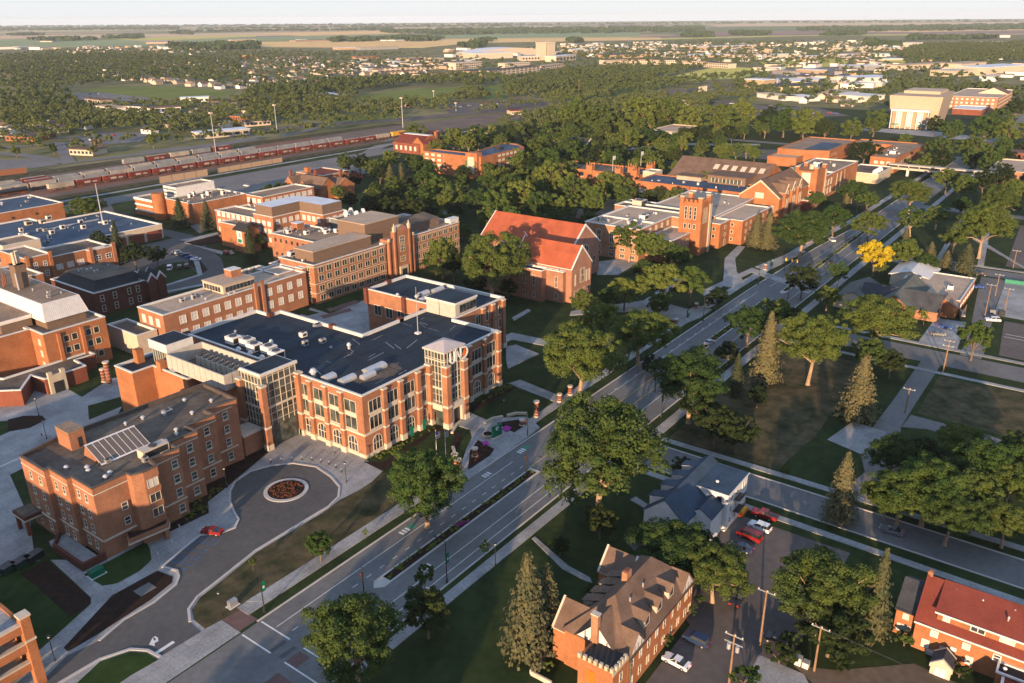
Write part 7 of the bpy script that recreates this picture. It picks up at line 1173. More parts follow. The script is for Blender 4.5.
IND = [((296, 41.5), (329, 40.5), 4), ((338, 50), (362, 49.3), 6), ((360, 50.2), (399, 49), 8), ((300, 40.4), (308, 40.2), 4), ((386, 41), (392, 40.8), 4), ((395, 41), (405, 40.6), 4), ((40, 42), (52, 42), 5), ((146, 44), (172, 43.6), 5), ((0, 49.5), (18, 49), 9), ((19, 49.3), (38, 48.6), 9), ((40, 49.8), (56, 49), 9), ((232, 41), (256, 40.4), 5), ((205, 48), (222, 47.6), 4), ((560, 48), (590, 47.5), 6), ((576, 53), (602, 52), 7), ((608, 58.5), (652, 57), 8), ((625, 49), (660, 48), 6), ((590, 46), (610, 45.6), 5), ((655, 54), (690, 53), 6), ((700, 50), (756, 48.5), 9), ((690, 58), (730, 57), 6), ((738, 58), (764, 57), 6), ((770, 58.5), (800, 57.5), 8), ((800, 60), (835, 58.5), 7), ((801, 45), (824, 44.5), 8), ((838, 51.5), (885, 50), 9), ((890, 51), (910, 50.5), 7), ((912, 47.8), (922, 47.3), 14), ((845, 57.5), (880, 56), 7), ((875, 57), (900, 56.5), 6), ((640, 44), (662, 43.5), 6), ((668, 47.5), (690, 47), 5), ((1000, 37.5), (1010, 37.4), 8), ((992, 44.6), (1020, 44), 8), ((902, 70.5), (958, 67.5), 9), ((856, 71), (884, 70), 8), ((960, 72.5), (985, 70), 14), ((985, 76), (1030, 73), 13), ((952, 77), (975, 75.5), 9), ((862, 61), (905, 60), 3), ((860, 84), (898, 82), 8), ((776, 92), (838, 90), 7), ((780, 85), (836, 83), 5), ((800, 102), (820, 101), 5), ((783, 101), (797, 100.4), 5), ((845, 98), (862, 97), 6), ((865, 103), (884, 101), 7), ((788, 75), (800, 74.5), 5), ((814, 73.5), (826, 73), 5), ((763, 90), (774, 89), 13), ((1003, 101), (1010, 100), 7)]
for i, (a, c, h) in enumerate(IND):
    wm = random.choice(['cream', 'white_metal', 'limestone', 'noise_panel', 'rail_grey']); rm = random.choice(['white_roof', 'tan_roof', 'cream', 'white_metal', 'slate', 'red_shingle' if i % 9 == 0 else 'coping'])
    far(a, c, random.uniform(30, 60), h, wm, rm, 'warehouse', '%s warehouse with %s roof on the edge of town' % ({'cream': 'cream', 'white_metal': 'white', 'limestone': 'stone coloured', 'noise_panel': 'tan', 'rail_grey': 'grey'}[wm], {'white_roof': 'pale', 'tan_roof': 'tan', 'cream': 'cream', 'white_metal': 'white', 'slate': 'dark', 'red_shingle': 'red', 'coping': 'light grey'}[rm]), 'warehouse', 0, 'warehouses on the edge of town')
for i, (a, c, h, wm, rm, lb) in enumerate((((86, 106), (101, 108), 9, 'rail_cream', 'brown_shingle', 'tan block with brown roof beside the lot, upper left'), ((97, 113), (113, 115.5), 8, 'white_paint', 'tan_roof', 'white walled apartments left of the dark tree'), ((124, 114), (143, 115), 9, 'white_paint', 'slate', 'white apartments with dark panels, upper left'), ((151, 117), (182, 115), 9, 'white_paint', 'brown_shingle', 'white gabled apartments with brown roof, upper left'), ((181, 103), (209, 102), 6, 'white_metal', 'white_roof', 'low white building with dark window band above the brown fence'), ((231, 125), (246, 126), 9, 'brick_orange', 'grey_roof', 'orange brick hall behind the pale sheds'), ((246, 127), (271, 125), 5, 'cream', 'blue_shingle', 'pale low hall with blue roof beside the orange hall'), ((200, 139.5), (250, 134.5), 5, 'cream', 'white_roof', 'long pale rail shed by the tracks'), ((6, 141), (33, 142), 4.5, 'brick_orange', 'brown_shingle', 'low brick centre with brown roof at the left edge'), ((30, 139), (43, 139.5), 4.5, 'brick_red', 'brown_shingle', 'brick wing with brown roof joined at the left edge'), ((70, 155), (93, 156), 4.5, 'cream', 'brown_shingle', 'small cream station with brown roof near the yard'), ((318, 97), (334, 100) , 5, 'cream', 'white_roof', 'low pale hall by the grassy patch'), ((391, 108), (420, 107), 4, 'noise_panel', 'brown_shingle', 'low brown roofed house row by the highway'), ((316, 74.5), (336, 73), 5, 'cream', 'brown_shingle', 'pale row house with brown roof in the suburb, left one'), ((336, 73.5), (350, 72.8), 6, 'cream', 'brown_shingle', 'pale row house with brown roof in the suburb, right one'), ((692, 106), (704, 105), 5, 'cream', 'tan_roof', 'pale cottage at the grove edge right of the road'), ((245, 58), (258, 57.5), 6, 'brick_orange', 'yellow_paint', 'building with bright yellow roof in the far suburb'), ((480, 135), (490, 134), 6, 'cream', 'brown_shingle', 'brown roofed house behind the orange hall'), ((582, 119), (596, 118), 4, 'noise_panel', 'slate', 'dark roofed house in the grove right of the chapel'), ((512, 115), (522, 114.5), 4, 'cream', 'red_shingle', 'pink roofed cottage in the trees'), ((975, 160) if 0 else (1003, 160), (1030, 161), 5, 'brick_red', 'brown_shingle', 'brick house with brown roof above the footbridge end'), ((404, 141), (440, 139), 5, 'brick_red', 'red_shingle', 'long low red roofed building behind the chapel house'), ((992, 178), (1012, 181), 6, 'brick_orange', 'brown_shingle', 'orange brick house by the footbridge hall'))): far(a, c, 16, h, wm, rm, 'house' if 'house' in lb or 'cottage' in lb else 'low_building', lb, 'house' if 'house' in lb or 'cottage' in lb else 'building', 6, None, 2 if h > 7 else 1)
tp = thing('concrete_silos', 'group of white storage bins beside the orchard road', 'silo', (*P(700, 92), 0))
for k in range(4): MB().tube((k * 6, 0, 0), (k * 6, 0, 7), 2.6, 2.6, 'cream', 12).build('bin', tp)
# scattered small commercial buildings
for poly, n in ((PS([(560, 44), (900, 42), (960, 56), (900, 66), (700, 62), (560, 58)]), 170), (PS([(760, 66), (900, 66), (880, 90), (780, 90)]), 34), (PS([(350, 60), (470, 58), (480, 68), (360, 72)]), 40), (PS([(440, 50), (560, 48), (560, 56), (440, 58)]), 26), (PS([(0, 48), (180, 44), (250, 50), (60, 54)]), 24), (PS([(940, 66), (1040, 62), (1040, 84), (960, 84)]), 14)):
    xs = [p[0] for p in poly]; ys = [p[1] for p in poly]; c_ = 0; tr_ = 0
    while c_ < n and tr_ < 4000:
        tr_ += 1; x, y = random.uniform(min(xs), max(xs)), random.uniform(min(ys), max(ys))
        if not inpoly(x, y, poly) or not clear(x, y): continue
        c_ += 1; lw, dw, h = random.uniform(14, 46), random.uniform(12, 26), random.uniform(4, 8); wm = random.choice(['cream', 'white_metal', 'limestone', 'noise_panel', 'rail_grey', 'white_paint']); rm = random.choice(['white_roof', 'tan_roof', 'cream', 'slate', 'coping', 'brown_shingle', 'blue_shingle'])
        t = thing('commercial_building', 'small flat roofed commercial building on the far side of town', 'building', (x, y, 0), random.choice((.0, .1, 1.57)), 'small buildings on the far side of town'); MB().box(-lw / 2, -dw / 2, 0, lw / 2, dw / 2, h, wm).build('wall', t); MB().box(-lw / 2 - .4, -dw / 2 - .4, h, lw / 2 + .4, dw / 2 + .4, h + .7, rm).build('roof', t); keep(rect(x - lw / 2, y - lw / 2, x + lw / 2, y + lw / 2))
# suburban houses
hm = []
for wm, rm in (('white_paint', 'slate'), ('cream', 'brown_shingle'), ('white_paint', 'brown_shingle'), ('rail_cream', 'grey_green_shingle'), ('white_metal', 'slate'), ('cream', 'tan_shingle')):
    b = MB(); b.box(-7, -4.5, 0, 7, 4.5, 4.4, wm); b.face([(-7, -4.5, 4.4), (-7, 4.5, 4.4), (-7, 0, 7.2)], wm); b.face([(7, -4.5, 4.4), (7, 4.5, 4.4), (7, 0, 7.2)], wm)
    for k in range(4): b.box(-5.6 + k * 3, -4.56, 1.4, -4.2 + k * 3, -4.505, 3, 'glass')
    r = MB(); r.face([(-7.5, -5.2, 4.1), (7.5, -5.2, 4.1), (7.5, 0, 7.4), (-7.5, 0, 7.4)], rm); r.face([(-7.5, 5.2, 4.1), (7.5, 5.2, 4.1), (7.5, 0, 7.4), (-7.5, 0, 7.4)], rm)
    o1, o2 = b.build('wall'), r.build('roof'); hm.append((o1.data, o2.data)); bpy.data.objects.remove(o1); bpy.data.objects.remove(o2)
HZ = [(PS([(0, 118), (250, 104), (300, 112), (250, 130), (110, 138), (0, 145)]), 26), (PS([(150, 62), (300, 58), (440, 75), (360, 88), (300, 86), (240, 95), (150, 84)]), 170), (PS([(60, 48), (180, 46), (240, 56), (100, 56)]), 40), (PS([(100, 76), (150, 78), (235, 90), (225, 91), (150, 85)]), 14), (PS([(0, 60), (130, 60), (130, 76), (0, 78)]), 26), (PS([(920, 55), (1060, 48), (1060, 62), (940, 64)]), 12), (PS([(800, 94), (840, 96), (870, 100), (850, 108), (800, 104)]), 4)]
for poly, n in HZ:
    xs = [p[0] for p in poly]; ys = [p[1] for p in poly]; c_ = 0
    while c_ < n:
        x, y = random.uniform(min(xs), max(xs)), random.uniform(min(ys), max(ys))
        if not inpoly(x, y, poly) or not clear(x, y, 6): continue
        c_ += 1; k = random.randrange(len(hm)); t = thing('suburban_house', '%s gabled house among the suburb trees' % ('white', 'cream', 'white', 'tan', 'pale', 'cream')[k], 'house', (x, y, 0), random.choice((0, 1.57)) + .1, 'houses in the far suburb'); keep(rect(x - 8, y - 8, x + 8, y + 8))
        for nm, d_ in (('wall', hm[k][0]), ('roof', hm[k][1])): o = bpy.data.objects.new(nm, d_); COL.objects.link(o); o.parent = t

# ================================================================ TREES
rng = np.random.default_rng(5)
def quads_mesh(name, C, Nn, S, m, asp=1.0):
    """one small leaf-spray quad per centre C with normal Nn and size S"""
    n = len(C); r = rng.normal(size=(n, 3)); U = np.cross(Nn, r); U /= np.linalg.norm(U, axis=1, keepdims=True) + 1e-9; V = np.cross(Nn, U); U *= S[:, None]; V *= (S * asp)[:, None]
    v = np.empty((n, 4, 3), np.float32); v[:, 0] = C - U - V * .4; v[:, 1] = C + U * .2 - V; v[:, 2] = C + U + V * .5; v[:, 3] = C - U * .3 + V
    me = bpy.data.meshes.new(name); me.vertices.add(n * 4); me.vertices.foreach_set('co', v.reshape(-1)); me.loops.add(n * 4); me.loops.foreach_set('vertex_index', np.arange(n * 4, dtype=np.int32)); me.polygons.add(n); me.polygons.foreach_set('loop_start', np.arange(0, n * 4, 4, dtype=np.int32)); me.update(calc_edges=True)
    me.materials.append(MATS[m]); return me
def crown_pts(K, per, leaf, zc=.66, rz=.36, low=-.75, seed=0):
    g = np.random.default_rng(seed); c = []; ph = g.uniform(0, 6.28, 4)
    while len(c) < K:
        d = g.normal(size=3); d /= np.linalg.norm(d)
        if d[2] < low: continue
        az = math.atan2(d[1], d[0]); lob = 1 + .14 * math.sin(2 * az + ph[0]) + .12 * math.sin(3 * az + ph[1]) + .10 * math.sin(5 * az + ph[2] + d[2] * 3)
        r = g.uniform(.55, .9) if g.random() < .8 else g.uniform(.2, .55)
        c.append((d[0] * .5 * r * lob, d[1] * .5 * r * lob, zc + d[2] * rz * r * (1 + .1 * math.sin(3 * az + ph[3]))))
    c = np.array(c); rc = g.uniform(.035, .105, K); d = g.normal(size=(K * per, 3)); d /= np.linalg.norm(d, axis=1, keepdims=True); d[:, 2] = np.where(d[:, 2] < -.4, -d[:, 2], d[:, 2])
    R_ = np.repeat(rc, per); C = np.repeat(c, per, axis=0) + d * (R_ * g.uniform(.65, 1.08, K * per))[:, None] * np.array([1, 1, .8]); Nn = d + g.normal(size=d.shape) * .38; Nn /= np.linalg.norm(Nn, axis=1, keepdims=True)
    return C, Nn, leaf * g.uniform(.6, 1.3, K * per), c
def trunk_mesh(name, c, h0, r, m, seed, n=7):
    g = random.Random(seed); b = MB(); top = (g.uniform(-.03, .03), g.uniform(-.03, .03), h0); b.tube((0, 0, -.02), (0, 0, .04), r * 1.5, r * 1.05, m, 8); b.tube((0, 0, .04), top, r * 1.05, r * .75, m, 8)
    idx = sorted(range(len(c)), key=lambda i: g.random())[:n]
    for i in idx:
        p = Vector(c[i]); q = Vector(top).lerp(p, .5) + Vector((0, 0, .04)); b.tube(top, q, r * .55, r * .35, m, 6); b.tube(q, p, r * .35, r * .1, m, 5)
    b.tube(top, (top[0], top[1], h0 + .25), r * .7, r * .3, m, 6)
    o = b.build(name); me = o.data; bpy.data.objects.remove(o); return me
KIND = {}
def add_kind(key, name, mats, K, per, leaf, zc, rz, h0, r, bark, seeds, low=-.75):
    KIND[key] = []
    for s in seeds:
        C, Nn, S, c = crown_pts(K, per, leaf, zc, rz, low, s)
        for m in mats: KIND[key].append((quads_mesh('crown', C, Nn, S, m), trunk_mesh('trunk', c, h0, r, bark, s)))
    KIND[key + '_n'] = name
add_kind('big', 'broadleaf_tree', ['leaf_a', 'leaf_b'], 190, 190, .0092, .66, .36, .32, .028, 'bark_light', (1, 2, 3))
add_kind('round', 'broadleaf_tree', ['leaf_a', 'leaf_b'], 110, 100, .017, .60, .40, .26, .026, 'bark', (11, 12, 13, 14))
add_kind('full', 'broadleaf_tree', ['leaf_a', 'leaf_b'], 90, 80, .023, .52, .46, .16, .026, 'bark', (15, 16, 17), -.95)
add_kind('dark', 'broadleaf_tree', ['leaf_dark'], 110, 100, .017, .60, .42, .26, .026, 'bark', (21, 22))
add_kind('tall', 'cottonwood_tree', ['leaf_a', 'leaf_b'], 95, 75, .022, .95, .62, .42, .028, 'bark_light', (31, 32))
add_kind('young', 'young_tree', ['leaf_lime', 'leaf_b'], 26, 40, .05, .95, .55, .55, .02, 'bark', (41,))
add_kind('yellow', 'yellow_tree', ['leaf_yellow'], 110, 90, .022, .58, .36, .25, .025, 'bark', (51,))
add_kind('copper', 'copper_beech_tree', ['leaf_copper'], 60, 60, .03, .55, .42, .2, .025, 'bark', (61,))
add_kind('bush', 'shrub', ['leaf_b', 'leaf_dark'], 26, 50, .05, .34, .36, .1, .03, 'bark', (71, 72), -.3)
add_kind('small', 'broadleaf_tree', ['leaf_a', 'leaf_b', 'leaf_dark'], 34, 26, .055, .58, .42, .25, .03, 'bark', (81, 82, 83))
add_kind('pale', 'pale_willow_tree', ['leaf_pale'], 30, 26, .055, .55, .40, .2, .03, 'bark', (91,))
def spruce(seed, m, dens=1.0):
    g = np.random.default_rng(seed); C, Nn, S = [], [], []; H = 1.0; nl = int(40 * dens)
    for i in range(nl):
        z = .10 + .88 * (i / nl) ** .95; rad = .5 * (1 - z) ** .8 * g.uniform(.86, 1.1) + .012; nb = max(4, int(15 * (rad / .4) ** .6))
        for k in range(nb):
            a = k * 6.283 / nb + g.uniform(-.25, .25) + i * .7; rr = rad * g.uniform(.72, 1.1); q = int(3 + 13 * rr / .5)
            for j in range(q):
                f = (j + .8) / q; rho = rr * f; w_ = g.uniform(-.32, .32) * (1.15 - f) * rr
                C.append((rho * math.cos(a) - w_ * math.sin(a), rho * math.sin(a) + w_ * math.cos(a), z - .06 * f * rr / .5 + g.uniform(-.006, .006) + .02 * f ** 2)); Nn.append((.55 * math.cos(a), .55 * math.sin(a), 1.0 + g.uniform(-.4, .3))); S.append(g.uniform(.014, .026) / dens ** .5)
    for i in range(900):
        z = g.uniform(.1, .93); a = g.uniform(0, 6.283); r = .5 * (1 - z) ** .8 * .5; C.append((r * math.cos(a), r * math.sin(a), z)); Nn.append((math.cos(a), math.sin(a), .3)); S.append(.035)
    Nn = np.array(Nn) + g.normal(size=(len(Nn), 3)) * .35; Nn /= np.linalg.norm(Nn, axis=1, keepdims=True); return quads_mesh('crown', np.array(C), Nn, np.array(S), m, 1.0)
def sp_trunk():
    o = MB().tube((0, 0, -.02), (0, 0, .95), .028, .004, 'bark', 7).build('trunk'); me = o.data; bpy.data.objects.remove(o); return me
KIND['spruce'] = [(spruce(s, 'needle'), sp_trunk()) for s in (1, 2, 3)]; KIND['spruce_n'] = 'spruce_tree'; KIND['fir'] = [(spruce(s, 'needle_dark'), sp_trunk()) for s in (4,)]; KIND['fir_n'] = 'spruce_tree'
NT = 0; TREES = []
def plant(kind, x, y, sx_, sz, label, group=None, v=None, z=0.0):
    global NT
    NT += 1; KL = KIND[kind]; me = KL[(NT if v is None else v) % len(KL)]
    t = thing(KIND[kind + '_n'], label, {'shrub': 'shrub'}.get(KIND[kind + '_n'], 'tree'), (x, y, z), random.uniform(0, 6.28), group); t.scale = (sx_, sx_, sz); TREES.append((x, y, sx_))
    for nm, d_ in (('crown', me[0]), ('trunk', me[1])): o = bpy.data.objects.new(nm, d_); COL.objects.link(o); o.parent = t
    return t
ZC = {'big': .68, 'round': .60, 'full': .52, 'dark': .60, 'tall': .95, 'young': .95, 'yellow': .58, 'copper': .55, 'bush': .3, 'small': .58, 'pale': .55}
def locate(kind, cx, cy, wpx, hr=1.0):        # ground point and crown width of a tree whose crown centre and width were measured
    w_ = 12.0
    for _ in range(12):
        x, y = P(cx, cy, min(60, ZC[kind] * w_ * hr)); d = Q(x, y, ZC[kind] * w_ * hr)[2]; w_ = wpx * d / FPX / .93
    return x, y, w_
def rows(phrase, group, lst, adj=None):
    lst = sorted(lst, key=lambda t: t[1]); n = len(lst)
    for i, t in enumerate(lst):
        kind, cx, cy, wp = t[:4]; hr = t[4] if len(t) > 4 else 1.0; lb = t[5] if len(t) > 5 else None
        x, y, w_ = locate(kind, cx, cy, wp, hr)
        nm = {'big': 'large leafy tree', 'round': 'leafy tree', 'dark': 'dark green tree', 'tall': 'tall slender leafy tree', 'young': 'young thin tree', 'yellow': 'bright yellow tree', 'copper': 'dark copper coloured tree', 'bush': 'leafy shrub', 'small': 'small leafy tree', 'pale': 'pale silvery tree'}[kind]
        plant(kind, x, y, w_, w_ * hr, lb or '%s %s, %s counting from the left' % (nm, phrase, ordn[i] if i < 20 else 'number %d' % (i + 1)), group)
def conifers(phrase, group, lst):
    lst = sorted(lst, key=lambda t: t[0]); 
    for i, t in enumerate(lst):
        bx, by, ty, wp = t[:4]; x, y = P(bx, by); h = height_at(x, y, ty); d = Q(x, y, h / 3)[2]; w_ = wp * d / FPX
        plant('fir' if len(t) > 4 and t[4] == 'd' else 'spruce', x, y, w_ / .8, h, (t[5] if len(t) > 5 else 'conical spruce %s, %s counting from the left' % (phrase, ordn[i])), group)
random.seed(21)
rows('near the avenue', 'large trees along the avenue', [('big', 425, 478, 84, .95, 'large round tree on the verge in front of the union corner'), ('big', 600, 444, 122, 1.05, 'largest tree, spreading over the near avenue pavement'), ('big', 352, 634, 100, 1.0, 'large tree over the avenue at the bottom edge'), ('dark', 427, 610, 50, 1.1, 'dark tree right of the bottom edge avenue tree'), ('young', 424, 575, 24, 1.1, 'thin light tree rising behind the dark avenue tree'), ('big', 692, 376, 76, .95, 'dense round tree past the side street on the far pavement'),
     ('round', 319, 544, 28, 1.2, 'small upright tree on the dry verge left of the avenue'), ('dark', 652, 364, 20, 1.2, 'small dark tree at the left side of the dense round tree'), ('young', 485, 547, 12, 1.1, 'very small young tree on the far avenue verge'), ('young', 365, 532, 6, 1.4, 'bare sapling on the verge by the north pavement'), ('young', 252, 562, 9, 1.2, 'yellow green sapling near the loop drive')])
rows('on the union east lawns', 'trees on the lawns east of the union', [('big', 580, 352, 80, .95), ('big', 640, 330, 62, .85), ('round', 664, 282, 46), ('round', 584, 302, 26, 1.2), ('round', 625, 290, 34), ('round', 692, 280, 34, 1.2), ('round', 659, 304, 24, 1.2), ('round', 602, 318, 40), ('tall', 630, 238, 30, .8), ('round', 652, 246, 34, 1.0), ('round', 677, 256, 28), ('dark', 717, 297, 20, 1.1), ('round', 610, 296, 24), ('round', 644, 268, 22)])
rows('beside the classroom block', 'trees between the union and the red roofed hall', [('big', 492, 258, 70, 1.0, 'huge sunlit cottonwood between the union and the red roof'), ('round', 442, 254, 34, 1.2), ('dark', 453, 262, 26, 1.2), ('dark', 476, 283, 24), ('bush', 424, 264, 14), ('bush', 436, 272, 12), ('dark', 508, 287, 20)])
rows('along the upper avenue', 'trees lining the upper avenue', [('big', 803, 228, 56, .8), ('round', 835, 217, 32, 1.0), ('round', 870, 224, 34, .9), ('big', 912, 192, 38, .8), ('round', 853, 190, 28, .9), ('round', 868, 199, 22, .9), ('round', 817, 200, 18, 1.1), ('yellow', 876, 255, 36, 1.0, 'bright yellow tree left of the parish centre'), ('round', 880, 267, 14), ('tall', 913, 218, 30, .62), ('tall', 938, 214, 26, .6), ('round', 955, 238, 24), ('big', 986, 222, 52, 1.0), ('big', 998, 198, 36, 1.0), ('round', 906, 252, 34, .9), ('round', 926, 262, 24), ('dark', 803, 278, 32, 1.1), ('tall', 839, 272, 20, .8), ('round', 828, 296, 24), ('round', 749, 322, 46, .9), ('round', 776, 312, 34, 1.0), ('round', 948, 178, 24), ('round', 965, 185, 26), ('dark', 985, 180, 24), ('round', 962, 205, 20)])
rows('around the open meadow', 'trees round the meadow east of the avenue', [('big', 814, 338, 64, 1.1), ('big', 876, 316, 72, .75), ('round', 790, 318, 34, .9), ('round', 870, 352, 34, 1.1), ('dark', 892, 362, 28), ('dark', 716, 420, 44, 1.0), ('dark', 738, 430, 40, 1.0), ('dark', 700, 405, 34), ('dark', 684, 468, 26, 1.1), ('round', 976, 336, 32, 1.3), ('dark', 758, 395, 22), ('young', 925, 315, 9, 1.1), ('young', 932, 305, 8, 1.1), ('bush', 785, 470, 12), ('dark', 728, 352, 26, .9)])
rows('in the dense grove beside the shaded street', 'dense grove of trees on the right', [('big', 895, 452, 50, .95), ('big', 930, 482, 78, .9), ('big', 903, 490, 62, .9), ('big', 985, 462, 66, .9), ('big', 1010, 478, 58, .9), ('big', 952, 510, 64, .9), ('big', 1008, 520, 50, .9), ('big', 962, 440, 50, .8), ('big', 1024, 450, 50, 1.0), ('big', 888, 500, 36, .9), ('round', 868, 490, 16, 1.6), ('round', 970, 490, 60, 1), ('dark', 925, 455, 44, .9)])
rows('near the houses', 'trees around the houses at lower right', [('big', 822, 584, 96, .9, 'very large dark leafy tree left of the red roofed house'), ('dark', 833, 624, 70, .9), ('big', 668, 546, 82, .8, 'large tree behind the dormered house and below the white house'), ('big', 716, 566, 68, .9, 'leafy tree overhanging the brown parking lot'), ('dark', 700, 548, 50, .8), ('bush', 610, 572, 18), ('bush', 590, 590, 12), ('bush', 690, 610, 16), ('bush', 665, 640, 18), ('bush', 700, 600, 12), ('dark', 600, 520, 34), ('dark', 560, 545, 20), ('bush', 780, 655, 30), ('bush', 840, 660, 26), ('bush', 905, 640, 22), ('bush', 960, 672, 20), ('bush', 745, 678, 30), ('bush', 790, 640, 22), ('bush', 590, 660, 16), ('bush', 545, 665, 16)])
conifers('near the houses', 'spruces near the avenue', [(528, 656, 550, 56, '', 'large sunlit spruce at the bottom centre left of the dormered house'), (547, 632, 562, 34, '', 'narrower spruce just behind the bottom centre spruce'), (764, 384, 309, 34, '', 'sunlit spruce at the left edge of the meadow'), (856, 420, 354, 40, '', 'half shaded spruce at the right edge of the meadow'), (838, 522, 450, 36, '', 'golden spruce at the corner of the shaded street'), (870, 640, 546, 34, '', 'slim sunlit spruce beside the red roofed house'), (735, 396, 352, 18, 'd', 'small spruce right of the dense round tree'),
    (755, 248, 212, 19, '', 'left one of two spruces in front of the library wing'), (767, 250, 211, 21, '', 'right one of two spruces in front of the library wing'), (963, 278, 243, 25, '', 'broad spruce behind the parish centre'), (945, 269, 250, 16, '', 'small spruce left of the broad one behind the parish centre'), (929, 262, 241, 14, '', 'narrow spruce nearest the white roofed part of the parish centre'), (904, 246, 227, 12, '', 'little spruce at the far pavement by the tall trees'), (182, 228, 197, 18, '', 'left one of two spruces by the round stair tower'), (209, 230, 200, 17, '', 'right one of two spruces by the round stair tower'), (252, 262, 224, 14, 'd', 'dark spruce beside the carved panel hall'), (121, 264, 219, 15, 'd', 'dark spruce among the trees by the engineering hall'), (391, 190, 163, 13, '', 'left one of two narrow spruces in the park'), (402, 187, 162, 12, '', 'right one of two narrow spruces in the park'), (846, 205, 175, 8, '', 'narrow fir against the administration hall')])
rows('beside the big low buildings', 'trees by the recreation hall', [('big', 87, 206, 32, .8, 'broad dark tree between gymnasium and rail yard'), ('dark', 156, 254, 20, 1.0), ('dark', 134, 253, 22, 1.2), ('dark', 108, 245, 26, .9), ('dark', 98, 240, 20), ('round', 258, 240, 12, 1.4), ('round', 268, 192, 18), ('round', 280, 189, 16)])
PARK = [('round', 437, 186, 26), ('big', 448, 198, 32, .9), ('round', 425, 198, 22), ('round', 480, 200, 28), ('big', 497, 206, 34), ('tall', 488, 172, 14, .9), ('tall', 498, 176, 14, .9), ('round', 508, 186, 24), ('big', 522, 196, 34), ('round', 540, 205, 30), ('big', 552, 178, 34), ('round', 575, 190, 28), ('big', 592, 200, 34), ('round', 560, 208, 28), ('round', 606, 182, 24), ('big', 618, 188, 30), ('copper', 354, 178, 20), ('dark', 372, 204, 26), ('dark', 390, 206, 26), ('dark', 410, 208, 26), ('dark', 395, 220, 20), ('tall', 424, 190, 14, .9), ('round', 338, 192, 14), ('dark', 350, 200, 18), ('round', 510, 218, 26), ('round', 526, 224, 20), ('dark', 464, 180, 14), ('round', 420, 168, 16), ('round', 430, 172, 18), ('round', 372, 168, 18), ('dark', 360, 162, 20), ('round', 345, 162, 18), ('tall', 454, 138, 22, .8), ('tall', 478, 136, 24, .8), ('tall', 468, 142, 20, .8), ('round', 415, 132, 22, .8), ('dark', 600, 152, 20), ('round', 612, 160, 24), ('round', 635, 166, 18), ('round', 655, 168, 22, 1.1), ('tall', 628, 138, 26, .7), ('tall', 648, 136, 22, .7), ('big', 575, 112, 38, .9), ('big', 598, 118, 34, .9), ('big', 640, 112, 38, .9), ('big', 668, 112, 36, .9), ('big', 690, 118, 30, .9), ('big', 720, 118, 34, .9), ('big', 745, 112, 32, .9), ('big', 785, 120, 34, .9), ('big', 805, 122, 34, .9), ('dark', 770, 118, 24), ('dark', 865, 150, 30, .8), ('round', 875, 122, 26), ('dark', 826, 128, 22), ('round', 852, 128, 22), ('round', 905, 140, 14), ('dark', 935, 124, 18), ('round', 952, 130, 22), ('big', 942, 150, 32, .8), ('dark', 938, 158, 30, .8), ('round', 925, 162, 26, .8), ('big', 985, 128, 34, .8), ('round', 1000, 120, 26), ('big', 1010, 132, 30, .8), ('round', 975, 148, 26), ('round', 1002, 148, 24), ('dark', 1015, 108, 22), ('round', 972, 158, 20), ('round', 990, 164, 26), ('round', 1012, 190, 22), ('dark', 1005, 174, 22), ('big', 85, 90, 0) if 0 else ('round', 520, 160, 24), ('round', 535, 150, 22), ('round', 548, 160, 26), ('round', 500, 150, 22), ('dark', 585, 165, 22), ('round', 570, 150, 24)]
for i, t in enumerate(PARK):
    kind, cx, cy, wp = t[:4]; big_ = kind == 'big'; kind = {'big': 'full', 'round': 'full'}.get(kind, kind); hr = t[4] if len(t) > 4 else 1.0; x, y, w_ = locate(kind, cx, cy, wp, hr)
    plant(kind, x, y, w_, w_ * hr, {'full': 'broad leafy tree standing in the wooded campus park' if big_ else 'mid green leafy tree standing in the wooded campus park', 'round': 'mid green leafy tree standing in the wooded campus park', 'big': 'broad leafy tree standing in the wooded campus park', 'dark': 'dark leafy tree standing in the wooded campus park', 'tall': 'tall leafy tree standing in the wooded campus park', 'copper': 'dark copper coloured tree beside the brown roofed mansion'}[kind], 'trees of the campus park')
for x, y, w_ in ((-30, 66, 15), (-16, 60, 14), (-4, 68, 15), (10, 62, 14), (24, 69, 14), (36, 62, 13), (-44, 58, 16), (4, 52, 14), (20, 54, 12), (48, 70, 13)): plant('big', x, y, w_, w_ * 1.15, 'unseen street tree added to shade the avenue, short of the picture edge', 'street trees added for shade short of the picture edge')  # out-of-view row, added so its shadows fall across the avenue
